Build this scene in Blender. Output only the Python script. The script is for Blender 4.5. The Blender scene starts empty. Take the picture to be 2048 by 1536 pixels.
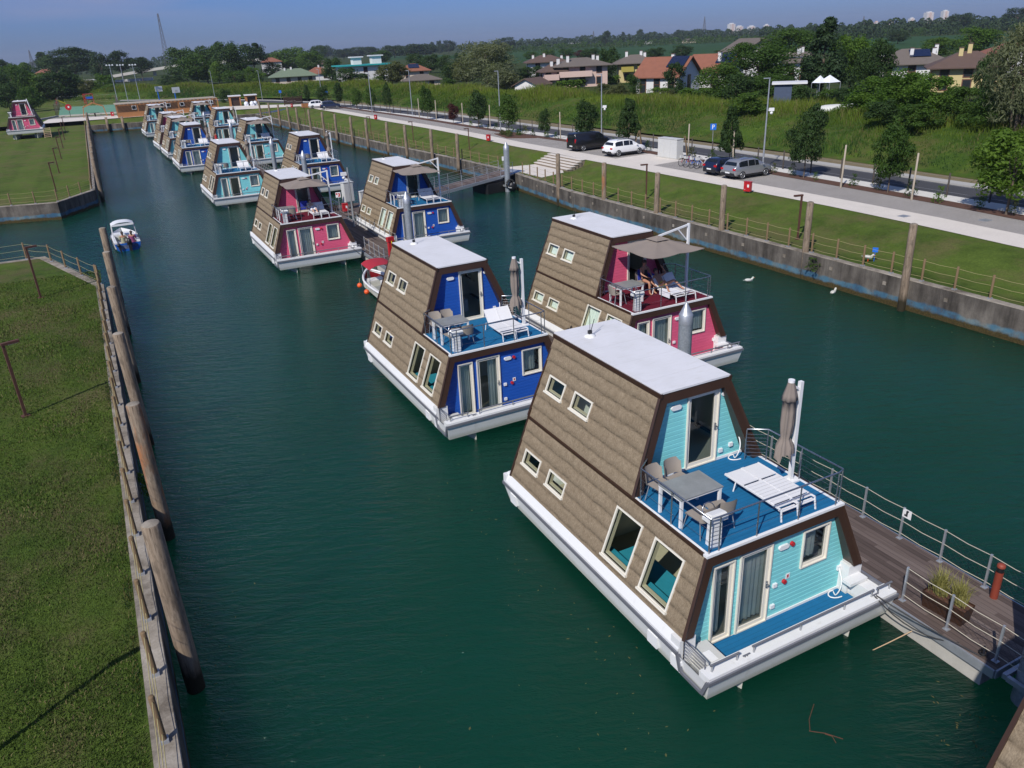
SUN_E, SKY_S, EXPO = 3.6, .085, .38
SKY_AIR, SKY_DUST, SKY_OZ = 1.0, .6, 3.0
SKY_LOW, SKY_CLOUD = (.26,.36,.78), (3.0,2.9,4.1)
HAZE = .00012
import bpy, math, random
import numpy as np
from mathutils import Vector, Matrix
S = bpy.context.scene
COL = S.collection
RND = random.Random(7)
PI = math.pi
def R(d): return math.radians(d)

# ------------------------------------------------------------------ camera geometry
# survey frame: x across the basin, y along the pier, z up, water at z = 0.
CAM_H = 12.73
PITCH, ROLL, YAW, FPX = math.atan(683/1558.), math.atan(.049), .455, 1558.
def _basis():
    f = Vector((0, math.cos(PITCH), -math.sin(PITCH))); r = Vector((1, 0, 0)); u = r.cross(f)
    rr = r*math.cos(ROLL) - u*math.sin(ROLL); uu = r*math.sin(ROLL) + u*math.cos(ROLL)
    m = Matrix.Rotation(-YAW, 3, 'Z')
    return m @ f, m @ rr, m @ uu
CF, CR, CU = _basis()
def at(px, py, z):
    """where the sight line of a surveyed picture point meets the level z"""
    d = CF*FPX + CR*(px-1024) - CU*(py-768)
    t = (z-CAM_H)/d.z
    return Vector((d.x*t, d.y*t, z))
def dist_of(p): return (Vector((p[0], p[1], p[2]-CAM_H))).dot(CF)
def px_size(p, px): return px*dist_of(p)/FPX          # length of px picture points at p

# ------------------------------------------------------------------ mesh builder
class MB:
    def __init__(s): s.v=[]; s.f=[]; s.m=[]; s.sm=[]
    def add(s, vs, fs, mi=0, smooth=False, M=None):
        o=len(s.v)
        s.v += [tuple(M @ Vector(v)) for v in vs] if M is not None else [tuple(v) for v in vs]
        for f in fs: s.f.append(tuple(i+o for i in f)); s.m.append(mi); s.sm.append(smooth)
        return s
    def box(s, c, d, mi=0, rot=None):
        x,y,z=d[0]/2,d[1]/2,d[2]/2
        vs=[Vector((a*x,b*y,e*z)) for e in(-1,1) for b in(-1,1) for a in(-1,1)]
        if rot is not None:
            m = rot if isinstance(rot, Matrix) else Matrix.Rotation(rot,3,'Z')
            vs=[m@v for v in vs]
        vs=[v+Vector(c) for v in vs]
        return s.add(vs,[(0,2,3,1),(4,5,7,6),(0,1,5,4),(2,6,7,3),(0,4,6,2),(1,3,7,5)],mi)
    def bx(s, x0,x1,y0,y1,z0,z1, mi=0): return s.box(((x0+x1)/2,(y0+y1)/2,(z0+z1)/2),(abs(x1-x0),abs(y1-y0),abs(z1-z0)),mi)
    def quad(s,a,b,c,d,mi=0): return s.add([a,b,c,d],[(0,1,2,3)],mi)
    def bar(s,a,b,w,h,mi=0):
        a,b=Vector(a),Vector(b); d=(b-a); L=d.length
        if L<1e-6: return s
        q=d.to_track_quat('Y','Z').to_matrix()
        return s.box((a+b)/2,(w,L,h),mi,q)
    def tube(s,pts,r,n=6,mi=0,caps=True,r2=None,smooth=True):
        pts=[Vector(p) for p in pts]; K=len(pts); vs=[];fs=[]
        ref=Vector((0,0,1))
        for i,p in enumerate(pts):
            t=(pts[min(i+1,K-1)]-pts[max(i-1,0)]).normalized()
            rf = ref if abs(t.dot(ref))<.95 else Vector((1,0,0))
            a=t.cross(rf).normalized(); b=t.cross(a)
            if isinstance(r,(list,tuple)): rr=r[i]
            else: rr=r if r2 is None else r+(r2-r)*i/(K-1)
            for k in range(n):
                th=2*PI*k/n; vs.append(p+a*rr*math.cos(th)+b*rr*math.sin(th))
        for i in range(K-1):
            for k in range(n):
                fs.append((i*n+k,i*n+(k+1)%n,(i+1)*n+(k+1)%n,(i+1)*n+k))
        s.add(vs,fs,mi,smooth)
        if caps:
            s.add(vs[:n],[tuple(range(n))],mi); s.add(vs[-n:],[tuple(reversed(range(n)))],mi)
        return s
    def lathe(s,prof,n=16,mi=0,c=(0,0,0),smooth=True):
        vs=[];fs=[]
        for r,z in prof:
            for k in range(n):
                th=2*PI*k/n; vs.append((c[0]+r*math.cos(th),c[1]+r*math.sin(th),c[2]+z))
        for i in range(len(prof)-1):
            for k in range(n): fs.append((i*n+k,i*n+(k+1)%n,(i+1)*n+(k+1)%n,(i+1)*n+k))
        return s.add(vs,fs,mi,smooth)
    def prism(s,poly,z0,z1,mi=0,mtop=None):
        n=len(poly)
        vs=[(p[0],p[1],z0) for p in poly]+[(p[0],p[1],z1) for p in poly]
        s.add(vs,[(i,(i+1)%n,n+(i+1)%n,n+i) for i in range(n)],mi)
        s.add(vs,[tuple(range(n,2*n))],mi if mtop is None else mtop)
        s.add(vs,[tuple(reversed(range(n)))],mi)
        return s
    def sphere(s,c,r,n=8,m=6,mi=0,sq=(1,1,1)):
        vs=[];fs=[]
        for i in range(m+1):
            ph=PI*i/m
            for k in range(n):
                th=2*PI*k/n
                vs.append((c[0]+r*sq[0]*math.sin(ph)*math.cos(th),c[1]+r*sq[1]*math.sin(ph)*math.sin(th),c[2]+r*sq[2]*math.cos(ph)))
        for i in range(m):
            for k in range(n): fs.append((i*n+k,(i+1)*n+k,(i+1)*n+(k+1)%n,i*n+(k+1)%n))
        return s.add(vs,fs,mi,True)
    def shear(s,fn): s.v=[tuple(fn(*v)) for v in s.v]; return s
    def mesh(s,name,mats):
        me=bpy.data.meshes.new(name); me.from_pydata(s.v,[],s.f); 
        for m in (mats if isinstance(mats,(list,tuple)) else [mats]): me.materials.append(m)
        me.polygons.foreach_set('material_index',s.m); me.polygons.foreach_set('use_smooth',s.sm)
        me.update(); return me
def link(name,data=None,parent=None,loc=(0,0,0),rz=0,scale=None):
    o=bpy.data.objects.new(name,data); COL.objects.link(o)
    if parent is not None: o.parent=parent
    o.location=loc; o.rotation_euler=(0,0,rz)
    if scale is not None: o.scale=scale if hasattr(scale,'__len__') else (scale,)*3
    return o
CACHE={}
def part(name,parent,mats,fn,key=None,**kw):
    """a mesh part; with a key the mesh is built once and shared"""
    if key is not None and (name,key) in CACHE: me=CACHE[(name,key)]
    else:
        b=MB(); r=fn(b); me=(b if r is None else r).mesh(name,mats)
        if key is not None: CACHE[(name,key)]=me
    return link(name,me,parent,**kw)
def tag(o,label=None,cat=None,group=None,kind=None):
    if label: o['label']=label
    if cat: o['category']=cat
    if group: o['group']=group
    if kind: o['kind']=kind
    return o
def thing(name,label,cat,loc=(0,0,0),rz=0,group=None,scale=None):
    o=link(name,None,None,loc,rz,scale); o.empty_display_size=.2
    return tag(o,label,cat,group)
def structure(name,b,mats): return tag(link(name,b.mesh(name,mats)),kind='structure')
def copy_tree(o,parent=None):
    c=o.copy(); COL.objects.link(c); c.parent=parent
    for ch in list(o.children): copy_tree(ch,c)
    return c
ORD='first second third fourth fifth sixth seventh eighth ninth tenth eleventh twelfth thirteenth fourteenth fifteenth sixteenth seventeenth eighteenth nineteenth twentieth'.split()
TENS={2:'twenty',3:'thirty',4:'forty',5:'fifty',6:'sixty',7:'seventy',8:'eighty',9:'ninety'}
TENTH={2:'twentieth',3:'thirtieth',4:'fortieth',5:'fiftieth',6:'sixtieth',7:'seventieth',8:'eightieth',9:'ninetieth'}
def nth(i):
    i+=1
    if i<=20: return ORD[i-1]
    t,u=divmod(i,10)
    return TENTH[t] if u==0 else TENS[t]+'-'+ORD[u-1]

# ------------------------------------------------------------------ materials
class NT:
    def __init__(s,name):
        s.m=bpy.data.materials.new(name); s.m.use_nodes=True; s.t=s.m.node_tree; s.t.nodes.clear()
        s.out=s.t.nodes.new('ShaderNodeOutputMaterial'); s._pos=None
    def n(s,ty,**kw):
        nd=s.t.nodes.new('ShaderNode'+ty)
        for k,v in kw.items():
            if k in nd.inputs: nd.inputs[k].default_value=v
            else: setattr(nd,k,v)
        return nd
    def l(s,a,b): s.t.links.new(a,b)
    def coord(s,kind='obj',scale=(1,1,1),rot=(0,0,0)):
        if kind=='pos': src=s.n('NewGeometry').outputs['Position']
        else: src=s.n('TexCoord').outputs['Object']
        mp=s.n('Mapping'); mp.inputs['Scale'].default_value=scale; mp.inputs['Rotation'].default_value=rot
        s.l(src,mp.inputs[0]); return mp.outputs[0]
    def noise(s,vec,scale,detail=4,rough=.55,dist=0):
        nd=s.n('TexNoise'); nd.inputs['Scale'].default_value=scale; nd.inputs['Detail'].default_value=detail
        nd.inputs['Roughness'].default_value=rough; nd.inputs['Distortion'].default_value=dist
        s.l(vec,nd.inputs['Vector']); return nd.outputs['Fac']
    def ramp(s,fac,stops):
        nd=s.n('ValToRGB'); e=nd.color_ramp.elements
        while len(e)<len(stops): e.new(.5)
        for i,(p,c) in enumerate(stops):
            e[i].position=p; e[i].color=(c[0],c[1],c[2],1) if hasattr(c,'__len__') else (c,c,c,1)
        s.l(fac,nd.inputs[0]); return nd.outputs[0]
    def mix(s,fac,a,b,mode='MIX'):
        nd=s.n('MixRGB',blend_type=mode)
        for i,x in enumerate((fac,a,b)):
            if hasattr(x,'is_linked'): s.l(x,nd.inputs[i])
            elif i==0: nd.inputs[0].default_value=x
            else: nd.inputs[i].default_value=(x[0],x[1],x[2],1) if hasattr(x,'__len__') else (x,x,x,1)
        return nd.outputs[0]
    def math(s,op,a,b=0.,c=None):
        nd=s.n('Math',operation=op)
        for i,x in enumerate((a,b) if c is None else (a,b,c)):
            if hasattr(x,'is_linked'): s.l(x,nd.inputs[i])
            else: nd.inputs[i].default_value=x
        return nd.outputs[0]
    def sep(s,v):
        nd=s.n('SeparateXYZ'); s.l(v,nd.inputs[0]); return nd.outputs
    def bump(s,h,strength=.3,dist=.02,normal=None):
        nd=s.n('Bump'); nd.inputs['Strength'].default_value=strength; nd.inputs['Distance'].default_value=dist
        s.l(h,nd.inputs['Height'])
        if normal is not None: s.l(normal,nd.inputs['Normal'])
        return nd.outputs[0]
    def bsdf(s,col,rough=.6,metal=0.,normal=None,spec=.5,**kw):
        nd=s.n('BsdfPrincipled')
        if hasattr(col,'is_linked'): s.l(col,nd.inputs['Base Color'])
        else: nd.inputs['Base Color'].default_value=(col[0],col[1],col[2],1)
        if hasattr(rough,'is_linked'): s.l(rough,nd.inputs['Roughness'])
        else: nd.inputs['Roughness'].default_value=rough
        nd.inputs['Metallic'].default_value=metal; nd.inputs['Specular IOR Level'].default_value=spec
        for k,v in kw.items(): nd.inputs[k.replace('_',' ')].default_value=v
        if normal is not None: s.l(normal,nd.inputs['Normal'])
        s.l(nd.outputs[0],s.out.inputs[0]); return nd
def sv(c,k): return tuple(min(1,x*k) for x in c)
def lin(r,g,b):
    f=lambda x:(x/255/12.92) if x/255<=.04045 else ((x/255+.055)/1.055)**2.4
    return (f(r),f(g),f(b))
def plain(name,col,rough=.6,metal=0.,var=.18,scale=3.,bump=0.,bscale=40,kind='obj',spec=.5,fine=.08,stretch=(1,1,1)):
    """paint, metal, plastic...: soft tone variation, fine grain, optional bump"""
    t=NT(name); v=t.coord(kind,stretch)
    a=t.noise(v,scale,5,.6); b=t.noise(v,scale*14,3,.6)
    f=t.math('MULTIPLY_ADD',a,2*var,1-var); g=t.math('MULTIPLY_ADD',b,2*fine,1-fine)
    c=t.mix(1.,t.mix(1.,col,f,'MULTIPLY'),g,'MULTIPLY')
    nrm=None
    if bump: nrm=t.bump(t.noise(v,bscale,4,.6),bump,.01)
    r=t.math('MULTIPLY_ADD',a,.2,rough-.1)
    t.bsdf(c,r,metal,nrm,spec); return t.m
MATS={}
def mats():
    M=MATS
    t=NT('white_gelcoat'); v=t.coord('obj'); x,y,z=t.sep(v); a=t.noise(v,1.1,5,.65); s_=t.noise(t.coord('obj',(2.2,2.2,.18)),2.4,5,.7); c=t.noise(v,9,4,.7)
    col=t.mix(t.ramp(s_,[(.56,0),(.78,.38)]),(.70,.70,.69),(.48,.46,.41)); col=t.mix(1.,col,t.math('MULTIPLY_ADD',a,.14,.93),'MULTIPLY')
    col=t.mix(t.math('MULTIPLY',t.ramp(t.math('ADD',z,t.math('MULTIPLY_ADD',c,.16,-.08)),[(.40,1),(.55,0)]),.55),col,(.34,.34,.24))
    t.bsdf(col,.36,0,None,.5); M['white']=t.m
    M['whitepaint']=plain('white_paint',(.72,.72,.72),.4,var=.04,fine=.02)
    # roof membrane with faint dirt and seams
    t=NT('roof_membrane'); v=t.coord('obj'); a=t.noise(v,1.3,6,.62); d=t.ramp(a,[(.30,(.60,.595,.60)),(.6,(.655,.65,.665))])
    s=t.noise(t.coord('obj',(1,6,1)),2.5,4); d=t.mix(t.ramp(s,[(.55,0),(.8,.5)]),d,(.50,.475,.43)); x,y,z=t.sep(v); sm=t.math('ABSOLUTE',t.math('SUBTRACT',t.math('FRACT',t.math('MULTIPLY',y,.83)),.5)); d=t.mix(t.ramp(sm,[(0,.0),(.485,.0),(.495,.35),(1,.35)]),d,(.46,.45,.44)); d=t.mix(t.ramp(t.noise(v,5.,6,.75),[(.58,0),(.75,.3)]),d,(.47,.44,.39))
    t.bsdf(d,.55,0,t.bump(t.noise(v,30,3),.08,.01)); M['roof']=t.m
    M['rub']=plain('rubber_rail',(.13,.135,.155),.5,var=.15)
    M['brown']=plain('brown_trim',(.040,.019,.011),.45,var=.14,scale=2,fine=.05)
    M['cream']=plain('cream_frame',(.68,.64,.55),.45,var=.06,fine=.03)
    M['sidewhite']=M['cream']
    # thatch: overlapping rows of straw with ragged wavy lower edges
    t=NT('straw_thatch'); v=t.coord('obj'); x,y,z=t.sep(v)
    w=t.noise(t.coord('obj',(.0,1.6,.0)),1.,3,.6); w2=t.noise(t.coord('obj',(0,9,0)),1.,2)
    zz=t.math('ADD',z,t.math('ADD',t.math('MULTIPLY_ADD',w,.10,-.05),t.math('MULTIPLY_ADD',w2,.04,-.02)))
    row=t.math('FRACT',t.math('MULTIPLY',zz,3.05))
    st=t.noise(t.coord('obj',(22,22,2.2)),1.6,5,.7); st2=t.noise(t.coord('obj',(5,5,5)),1.3,4,.6); st3=t.noise(t.coord('obj',(60,60,4)),1.,2,.7)
    base=t.ramp(st,[(.32,(.085,.060,.038)),(.48,(.235,.180,.122)),(.66,(.385,.305,.215))])
    base=t.mix(.45,base,t.ramp(st3,[(.38,(.085,.062,.040)),(.66,(.44,.36,.26))]))
    base=t.mix(.5,base,t.ramp(st2,[(.3,(.20,.158,.112)),(.7,(.33,.272,.20))]))
    edge=t.ramp(row,[(0,.36),(.12,.72),(.34,1.),(.78,1.08),(.92,.85),(1.,.42)])  # row ends darkened: shade between overlapping courses put into the colour
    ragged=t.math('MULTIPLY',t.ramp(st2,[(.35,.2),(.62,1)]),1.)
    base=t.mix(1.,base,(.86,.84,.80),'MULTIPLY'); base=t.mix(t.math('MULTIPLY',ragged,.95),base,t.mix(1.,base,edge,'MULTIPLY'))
    hgt=t.math('ADD',t.math('MULTIPLY',t.math('SUBTRACT',1.,row),.7),t.math('MULTIPLY',st,.6))
    t.bsdf(base,.95,0,t.bump(hgt,.55,.05),.1); M['thatch']=t.m
    def siding(name,c):
        t=NT(name); v=t.coord('obj',(1.2,1.2,9)); a=t.noise(v,1.,4,.6); b=t.noise(t.coord('obj',(3,3,60)),1.,2)
        f=t.math('MULTIPLY_ADD',a,.28,.86); col=t.mix(1.,c,f,'MULTIPLY')
        t.bsdf(col,.5,0,t.bump(b,.06,.005),.4); return t.m
    M['aqua']=siding('aqua_boards',(.205,.585,.60)); M['blue']=siding('blue_boards',(.012,.080,.38)); M['pink']=siding('pink_boards',(.62,.095,.185))
    def carpet(name,c):
        t=NT(name); v=t.coord('obj'); x,y,z=t.sep(v)
        ln=t.math('FRACT',t.math('MULTIPLY',y,8.5)); g=t.ramp(ln,[(0,.72),(.10,1.),(.9,1.),(1.,.72)])
        a=t.noise(v,4,5,.65); b=t.noise(v,90,2); f=t.math('MULTIPLY_ADD',a,.35,.8)
        col=t.mix(1.,t.mix(1.,t.mix(1.,c,f,'MULTIPLY'),g,'MULTIPLY'),t.math('MULTIPLY_ADD',b,.3,.85),'MULTIPLY')
        t.bsdf(col,.85,0,t.bump(b,.2,.01),.2); return t.m
    M['deckblue']=carpet('blue_decking',(.010,.125,.275)); M['deckred']=carpet('crimson_decking',(.115,.008,.022))
    M['steel']=plain('stainless_tube',(.42,.43,.45),.28,.9,var=.08)
    M['galv']=plain('galvanised_steel',(.42,.44,.47),.45,.6,var=.18,scale=6,fine=.12)
    M['cable']=plain('dark_cable',(.02,.02,.022),.6)
    M['ropepale']=plain('grey_rope',(.46,.42,.34),.9,var=.2,scale=8); M['rope']=plain('pale_rope',(.36,.31,.15),.9,var=.2,scale=8)
    M['black']=plain('black_plastic',(.012,.012,.014),.45)
    M['red']=plain('red_paint',(.42,.014,.020),.4,var=.08)
    M['redcanvas']=plain('red_canvas',(.34,.014,.028),.8,var=.12)
    M['darkred']=plain('dark_red_hull',(.14,.008,.012),.3)
    M['taupe']=plain('taupe_canvas',(.215,.178,.152),.9,var=.10,scale=4,bump=.1,bscale=60)
    M['taupemesh']=plain('taupe_weave',(.27,.235,.20),.8,var=.1)
    M['tablegrey']=plain('grey_stone_top',(.23,.24,.235),.35,var=.35,scale=3)
    M['sling']=plain('white_sling',(.66,.655,.665),.75,var=.05,fine=.03)
    M['wood']=plain('raw_timber',(.165,.108,.055),.8,var=.25,scale=4,fine=.2,stretch=(1,1,.2))
    M['woodorange']=plain('larch_cladding',(.36,.155,.055),.7,var=.25,scale=3,fine=.15)
    M['woodpale']=plain('pale_timber',(.46,.33,.20),.75,var=.2)
    M['woodgrey']=plain('weathered_timber',(.34,.29,.225),.85,var=.25,scale=3,fine=.2,stretch=(1,1,.25))
    M['corten']=plain('rusty_lamp_steel',(.085,.034,.022),.75,var=.3,scale=8,fine=.2)
    M['darkpost']=plain('dark_post',(.045,.035,.028),.7,var=.2)
    M['concrete']=plain('light_concrete',(.42,.40,.36),.85,var=.2,scale=2,bump=.2,kind='pos')
    M['cabgrey']=plain('grey_cabinet',(.52,.52,.50),.5,var=.07)
    M['soil']=plain('bark_mulch',(.085,.038,.022),.95,var=.35,scale=3,bump=.8,bscale=25,kind='pos',fine=.35)
    M['darkin']=plain('dark_interior',(.03,.03,.034),.8)
    M['terracotta']=plain('terracotta_tiles',(.215,.082,.048),.8,var=.25,scale=1.2,fine=.25,bump=.5,bscale=8)
    M['greytiles']=plain('grey_brown_tiles',(.125,.103,.088),.85,var=.2,scale=1.2,fine=.25,bump=.5,bscale=8)
    M['browntiles']=plain('brown_tiles',(.095,.060,.047),.85,var=.2,scale=1.2,fine=.25,bump=.5,bscale=8)
    M['greentiles']=plain('green_grey_roof',(.135,.175,.115),.85,var=.15,scale=1.,fine=.15)
    M['stucco']=plain('white_stucco',(.62,.61,.595),.85,var=.08)
    M['pinkstucco']=plain('pink_stucco',(.55,.40,.34),.85,var=.08)
    M['yellowstucco']=plain('yellow_stucco',(.50,.41,.20),.85,var=.08)
    M['olivestucco']=plain('olive_awning',(.22,.185,.03),.8,var=.12)
    M['beigestucco']=plain('beige_stucco',(.52,.44,.35),.85,var=.1)
    M['teal']=plain('teal_fascia',(.02,.30,.30),.6)
    M['orangewood']=plain('orange_shutter',(.50,.17,.03),.6)
    M['brownwood']=plain('brown_shutter',(.16,.07,.04),.6)
    M['solar']=plain('solar_panel',(.01,.016,.045),.15,var=.1)
    M['skin']=plain('tanned_skin',(.40,.20,.125),.55,var=.08,spec=.3)
    M['skinlight']=plain('light_skin',(.56,.33,.23),.55,var=.08,spec=.3)
    M['hair']=plain('brown_hair',(.035,.018,.010),.6)
    M['yellowcloth']=plain('yellow_cloth',(.78,.68,.02),.8)
    M['bluecloth']=plain('blue_towel',(.03,.05,.38),.9)
    M['blackcloth']=plain('black_swimwear',(.012,.012,.016),.8)
    M['whitecloth']=plain('white_towel',(.70,.72,.78),.9)
    M['redcloth']=plain('red_cloth',(.50,.02,.03),.85)
    M['olivecloth']=plain('khaki_cloth',(.36,.36,.24),.85)
    M['purplecloth']=plain('plum_cloth',(.26,.06,.16),.85)
    M['bluesign']=plain('blue_sign',(.012,.14,.60),.4)
    M['buoy']=plain('orange_buoy',(.75,.10,.02),.4)
    M['tyre']=plain('black_rubber',(.016,.016,.017),.8)
    M['rim']=plain('alloy_rim',(.50,.51,.53),.3,.8)
    M['lightred']=plain('tail_lamp',(.45,.01,.015),.2)
    M['lightclear']=plain('head_lamp',(.70,.72,.75),.1)
    for n_,c in dict(carwhite=(.76,.76,.76),carsilver=(.36,.37,.39),carblack=(.008,.008,.010),carnavy=(.008,.012,.035)).items():
        t=NT(n_); t.bsdf(c,.28,.6 if n_=='carsilver' else 0.,None,.5,Coat_Weight=.8,Coat_Roughness=.05); M[n_]=t.m
    t=NT('car_glass'); t.bsdf((.010,.013,.016),.05,0,None,.7); M['carglass']=t.m
    # window glass: fresnel mirror over a clear tint
    t=NT('window_glass'); fr=t.n('Fresnel'); fr.inputs[0].default_value=1.5
    a=t.n('BsdfTransparent'); a.inputs[0].default_value=(.90,.96,.94,1); b=t.n('BsdfGlossy'); b.inputs['Roughness'].default_value=.02
    mx=t.n('MixShader'); t.l(t.math('MULTIPLY',fr.outputs[0],.85),mx.inputs[0]); t.l(a.outputs[0],mx.inputs[1]); t.l(b.outputs[0],mx.inputs[2]); t.l(mx.outputs[0],t.out.inputs[0]); M['glass']=t.m
    t=NT('house_pane'); t.bsdf((.02,.024,.028),.08,0,None,.6); M['pane']=t.m
    # curtain: hanging folds, slightly translucent pale green-white cloth
    t=NT('curtain_cloth'); v=t.coord('obj'); x,y,z=t.sep(v)
    d=t.bsdf((.80,.86,.80),.9); tr=t.n('BsdfTranslucent'); tr.inputs[0].default_value=(.75,.84,.78,1)
    mx=t.n('MixShader'); mx.inputs[0].default_value=.25; t.l(d.outputs[0],mx.inputs[1]); t.l(tr.outputs[0],mx.inputs[2]); t.l(mx.outputs[0],t.out.inputs[0]); M['curtain']=t.m
    M['inwall']=plain('pale_inner_wall',(.70,.71,.62),.8,var=.05); M['sofa']=plain('teal_sofa',(.015,.23,.32),.85)
    M['floorwood']=plain('inner_floor',(.46,.40,.28),.6)
    # water
    t=NT('basin_water'); v=t.coord('pos'); 
    
    def ripple(rot,sx):
        q=t.coord('pos',(1,1,1),(0,0,rot)); m2=t.n('Mapping'); m2.inputs['Scale'].default_value=(sx,1,1); t.l(q,m2.inputs[0]); return m2.outputs[0]
    a=t.noise(ripple(.40,.30),3.4,5,.62,.5); b=t.noise(ripple(.62,.4),11.,4,.6,.3); c=t.noise(v,.10,3,.5)
    amp=t.math('MULTIPLY_ADD',c,1.5,.15)
    hgt=t.math('MULTIPLY',t.math('ADD',t.math('MULTIPLY',a,1.),t.math('MULTIPLY',b,.32)),amp)
    nrm=t.bump(hgt,.75,.13)
    wide=t.noise(v,.045,4,.55); mid=t.noise(v,.25,4,.6)
    col=t.ramp(t.math('MULTIPLY_ADD',mid,.3,t.math('MULTIPLY',wide,.7)),[(.3,(.0028,.036,.019)),(.55,(.0030,.043,.025)),(.75,(.0035,.052,.036))])
    wb=t.bsdf(col,.06,0,nrm,.5,IOR=1.333,Subsurface_Weight=1.,Subsurface_Scale=1.,Subsurface_Radius=(6.,12.,11.)); wb.subsurface_method='BURLEY'; M['water']=t.m
    # mown lawn
    def lawn(name,dark,midc,light,dry,stripes=0.):
        t=NT(name); v=t.coord('pos')
        a=t.noise(v,.22,5,.6); b=t.noise(v,1.3,5,.65); c=t.noise(v,9,4,.7); d=t.noise(v,34,3,.75)
        col=t.ramp(t.math('MULTIPLY_ADD',b,.5,t.math('MULTIPLY',a,.5)),[(.36,dark),(.5,midc),(.64,light)])
        if stripes:
            x,y,z=t.sep(v); s_=t.math('FRACT',t.math('MULTIPLY',t.math('ADD',x,t.math('MULTIPLY',a,1.2)),stripes))
            col=t.mix(t.ramp(s_,[(.0,0),(.1,.45),(.5,.45),(.6,0)]),col,light)
        dr=t.ramp(t.math('MULTIPLY_ADD',t.noise(t.coord('pos',(1,.7,1)),.6,6,.7),.6,t.math('MULTIPLY',t.noise(v,.16,4,.6),.4)),[(.47,0),(.60,.8)]); col=t.mix(dr,col,dry)
        col=t.mix(1.,col,t.math('MULTIPLY_ADD',c,.9,.55),'MULTIPLY'); col=t.mix(1.,col,t.math('MULTIPLY_ADD',d,1.1,.45),'MULTIPLY')
        t.bsdf(col,.95,0,t.bump(t.math('ADD',c,d),.8,.05),.1); return t.m
    M['lawn']=lawn('mown_lawn',(.034,.062,.011),(.060,.098,.017),(.088,.132,.021),(.118,.096,.048),0)
    M['lawnstripe']=lawn('striped_lawn',(.046,.072,.013),(.068,.104,.018),(.094,.136,.024),(.115,.104,.042),.23)
    M['bankgrass']=lawn('bank_turf',(.028,.058,.010),(.048,.088,.013),(.075,.120,.016),(.09,.085,.03))
    M['wildland']=lawn('rough_ground',(.016,.032,.008),(.028,.050,.010),(.042,.068,.014),(.065,.06,.028))
    t=NT('crop_field'); v=t.coord('pos',(1,1,1),(0,0,.9)); x,y,z=t.sep(v); rw=t.noise(t.coord('pos',(.02,.5,1),(0,0,.4)),1.,3); a=t.noise(v,.02,3)
    col=t.ramp(t.math('MULTIPLY_ADD',rw,.5,t.math('MULTIPLY',a,.5)),[(.35,(.020,.050,.017)),(.6,(.030,.070,.022)),(.8,(.05,.085,.03))])
    t.bsdf(col,.95,0,None,.1); M['crop']=t.m
    # paving, asphalt, gravel
    M['path']=plain('pale_gravel_path',(.58,.53,.475),.95,var=.10,scale=.7,bump=.35,bscale=60,kind='pos',fine=.12)
    t=NT('paver_parking'); v=t.coord('pos'); br=t.n('TexBrick'); t.l(v,br.inputs['Vector']); br.inputs['Scale'].default_value=4.2
    for k,c in (('Color1',(.30,.275,.26,1)),('Color2',(.35,.325,.31,1)),('Mortar',(.17,.16,.14,1))): br.inputs[k].default_value=c
    br.inputs['Mortar Size'].default_value=.03
    a=t.noise(v,.5,5,.6); col=t.mix(1.,br.outputs[0],t.math('MULTIPLY_ADD',a,.4,.8),'MULTIPLY'); t.bsdf(col,.9,0,t.bump(br.outputs['Fac'],-.2,.01),.2); M['paver']=t.m
    M['asphalt']=plain('asphalt',(.045,.045,.050),.85,var=.15,scale=1.,bump=.3,bscale=80,kind='pos',fine=.15)
    M['pavement']=plain('pavement_slabs',(.36,.35,.33),.9,var=.1,scale=1.,kind='pos')
    M['verge']=plain('dry_verge',(.16,.125,.065),.95,var=.35,scale=1.2,bump=.6,bscale=15,kind='pos',fine=.25)
    M['gravelwhite']=plain('white_gravel',(.56,.54,.50),.95,var=.15,scale=3,bump=.8,bscale=40,kind='pos',fine=.25)
    M['courtgreen']=plain('green_court',(.105,.24,.155),.85,var=.08,kind='pos')
    # quay wall: stained concrete, bleached blue tide band, weed at the waterline
    t=NT('quay_concrete'); v=t.coord('pos'); x,y,z=t.sep(v)
    a=t.noise(t.coord('pos',(1.2,1.2,.18)),1.3,6,.7); b=t.noise(v,.8,5,.6); c=t.noise(v,14,4,.7)
    con=t.ramp(t.math('MULTIPLY_ADD',a,.6,t.math('MULTIPLY',b,.4)),[(.36,(.032,.028,.024)),(.5,(.092,.081,.070)),(.68,(.190,.170,.146))])
    zz=t.math('ADD',z,t.math('MULTIPLY_ADD',b,.36,-.18))
    zz2=t.math('ADD',z,t.math('MULTIPLY_ADD',t.noise(v,2.2,4),.3,-.15))
    blue=t.ramp(b,[(.38,(.035,.095,.165)),(.55,(.07,.155,.215)),(.7,(.16,.20,.20))])
    col=t.mix(t.ramp(zz,[(.50,1),(.60,0)]),con,t.mix(t.ramp(t.noise(v,1.7,5,.7),[(.36,.2),(.52,1)]),con,blue))
    weed=t.ramp(c,[(.3,(.030,.026,.010)),(.7,(.085,.060,.022))])
    col=t.mix(t.ramp(zz2,[(.20,1),(.32,0)]),col,weed)
    col=t.mix(1.,col,t.math('MULTIPLY_ADD',c,.5,.75),'MULTIPLY')
    t.bsdf(col,.9,0,t.bump(t.math('ADD',c,a),.35,.02),.2); M['quay']=t.m
    t=NT('quay_cap'); v=t.coord('pos'); a=t.noise(v,1.1,6,.7); c=t.noise(v,16,4,.7)
    col=t.mix(1.,t.ramp(a,[(.33,(.11,.092,.072)),(.5,(.235,.205,.168)),(.7,(.34,.305,.26))]),t.math('MULTIPLY_ADD',c,.7,.65),'MULTIPLY')
    t.bsdf(col,.9,0,t.bump(c,.4,.02),.2); M['cap']=t.m
    # pier boards
    t=NT('pier_boards'); v=t.coord('pos'); x,y,z=t.sep(v)
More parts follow.
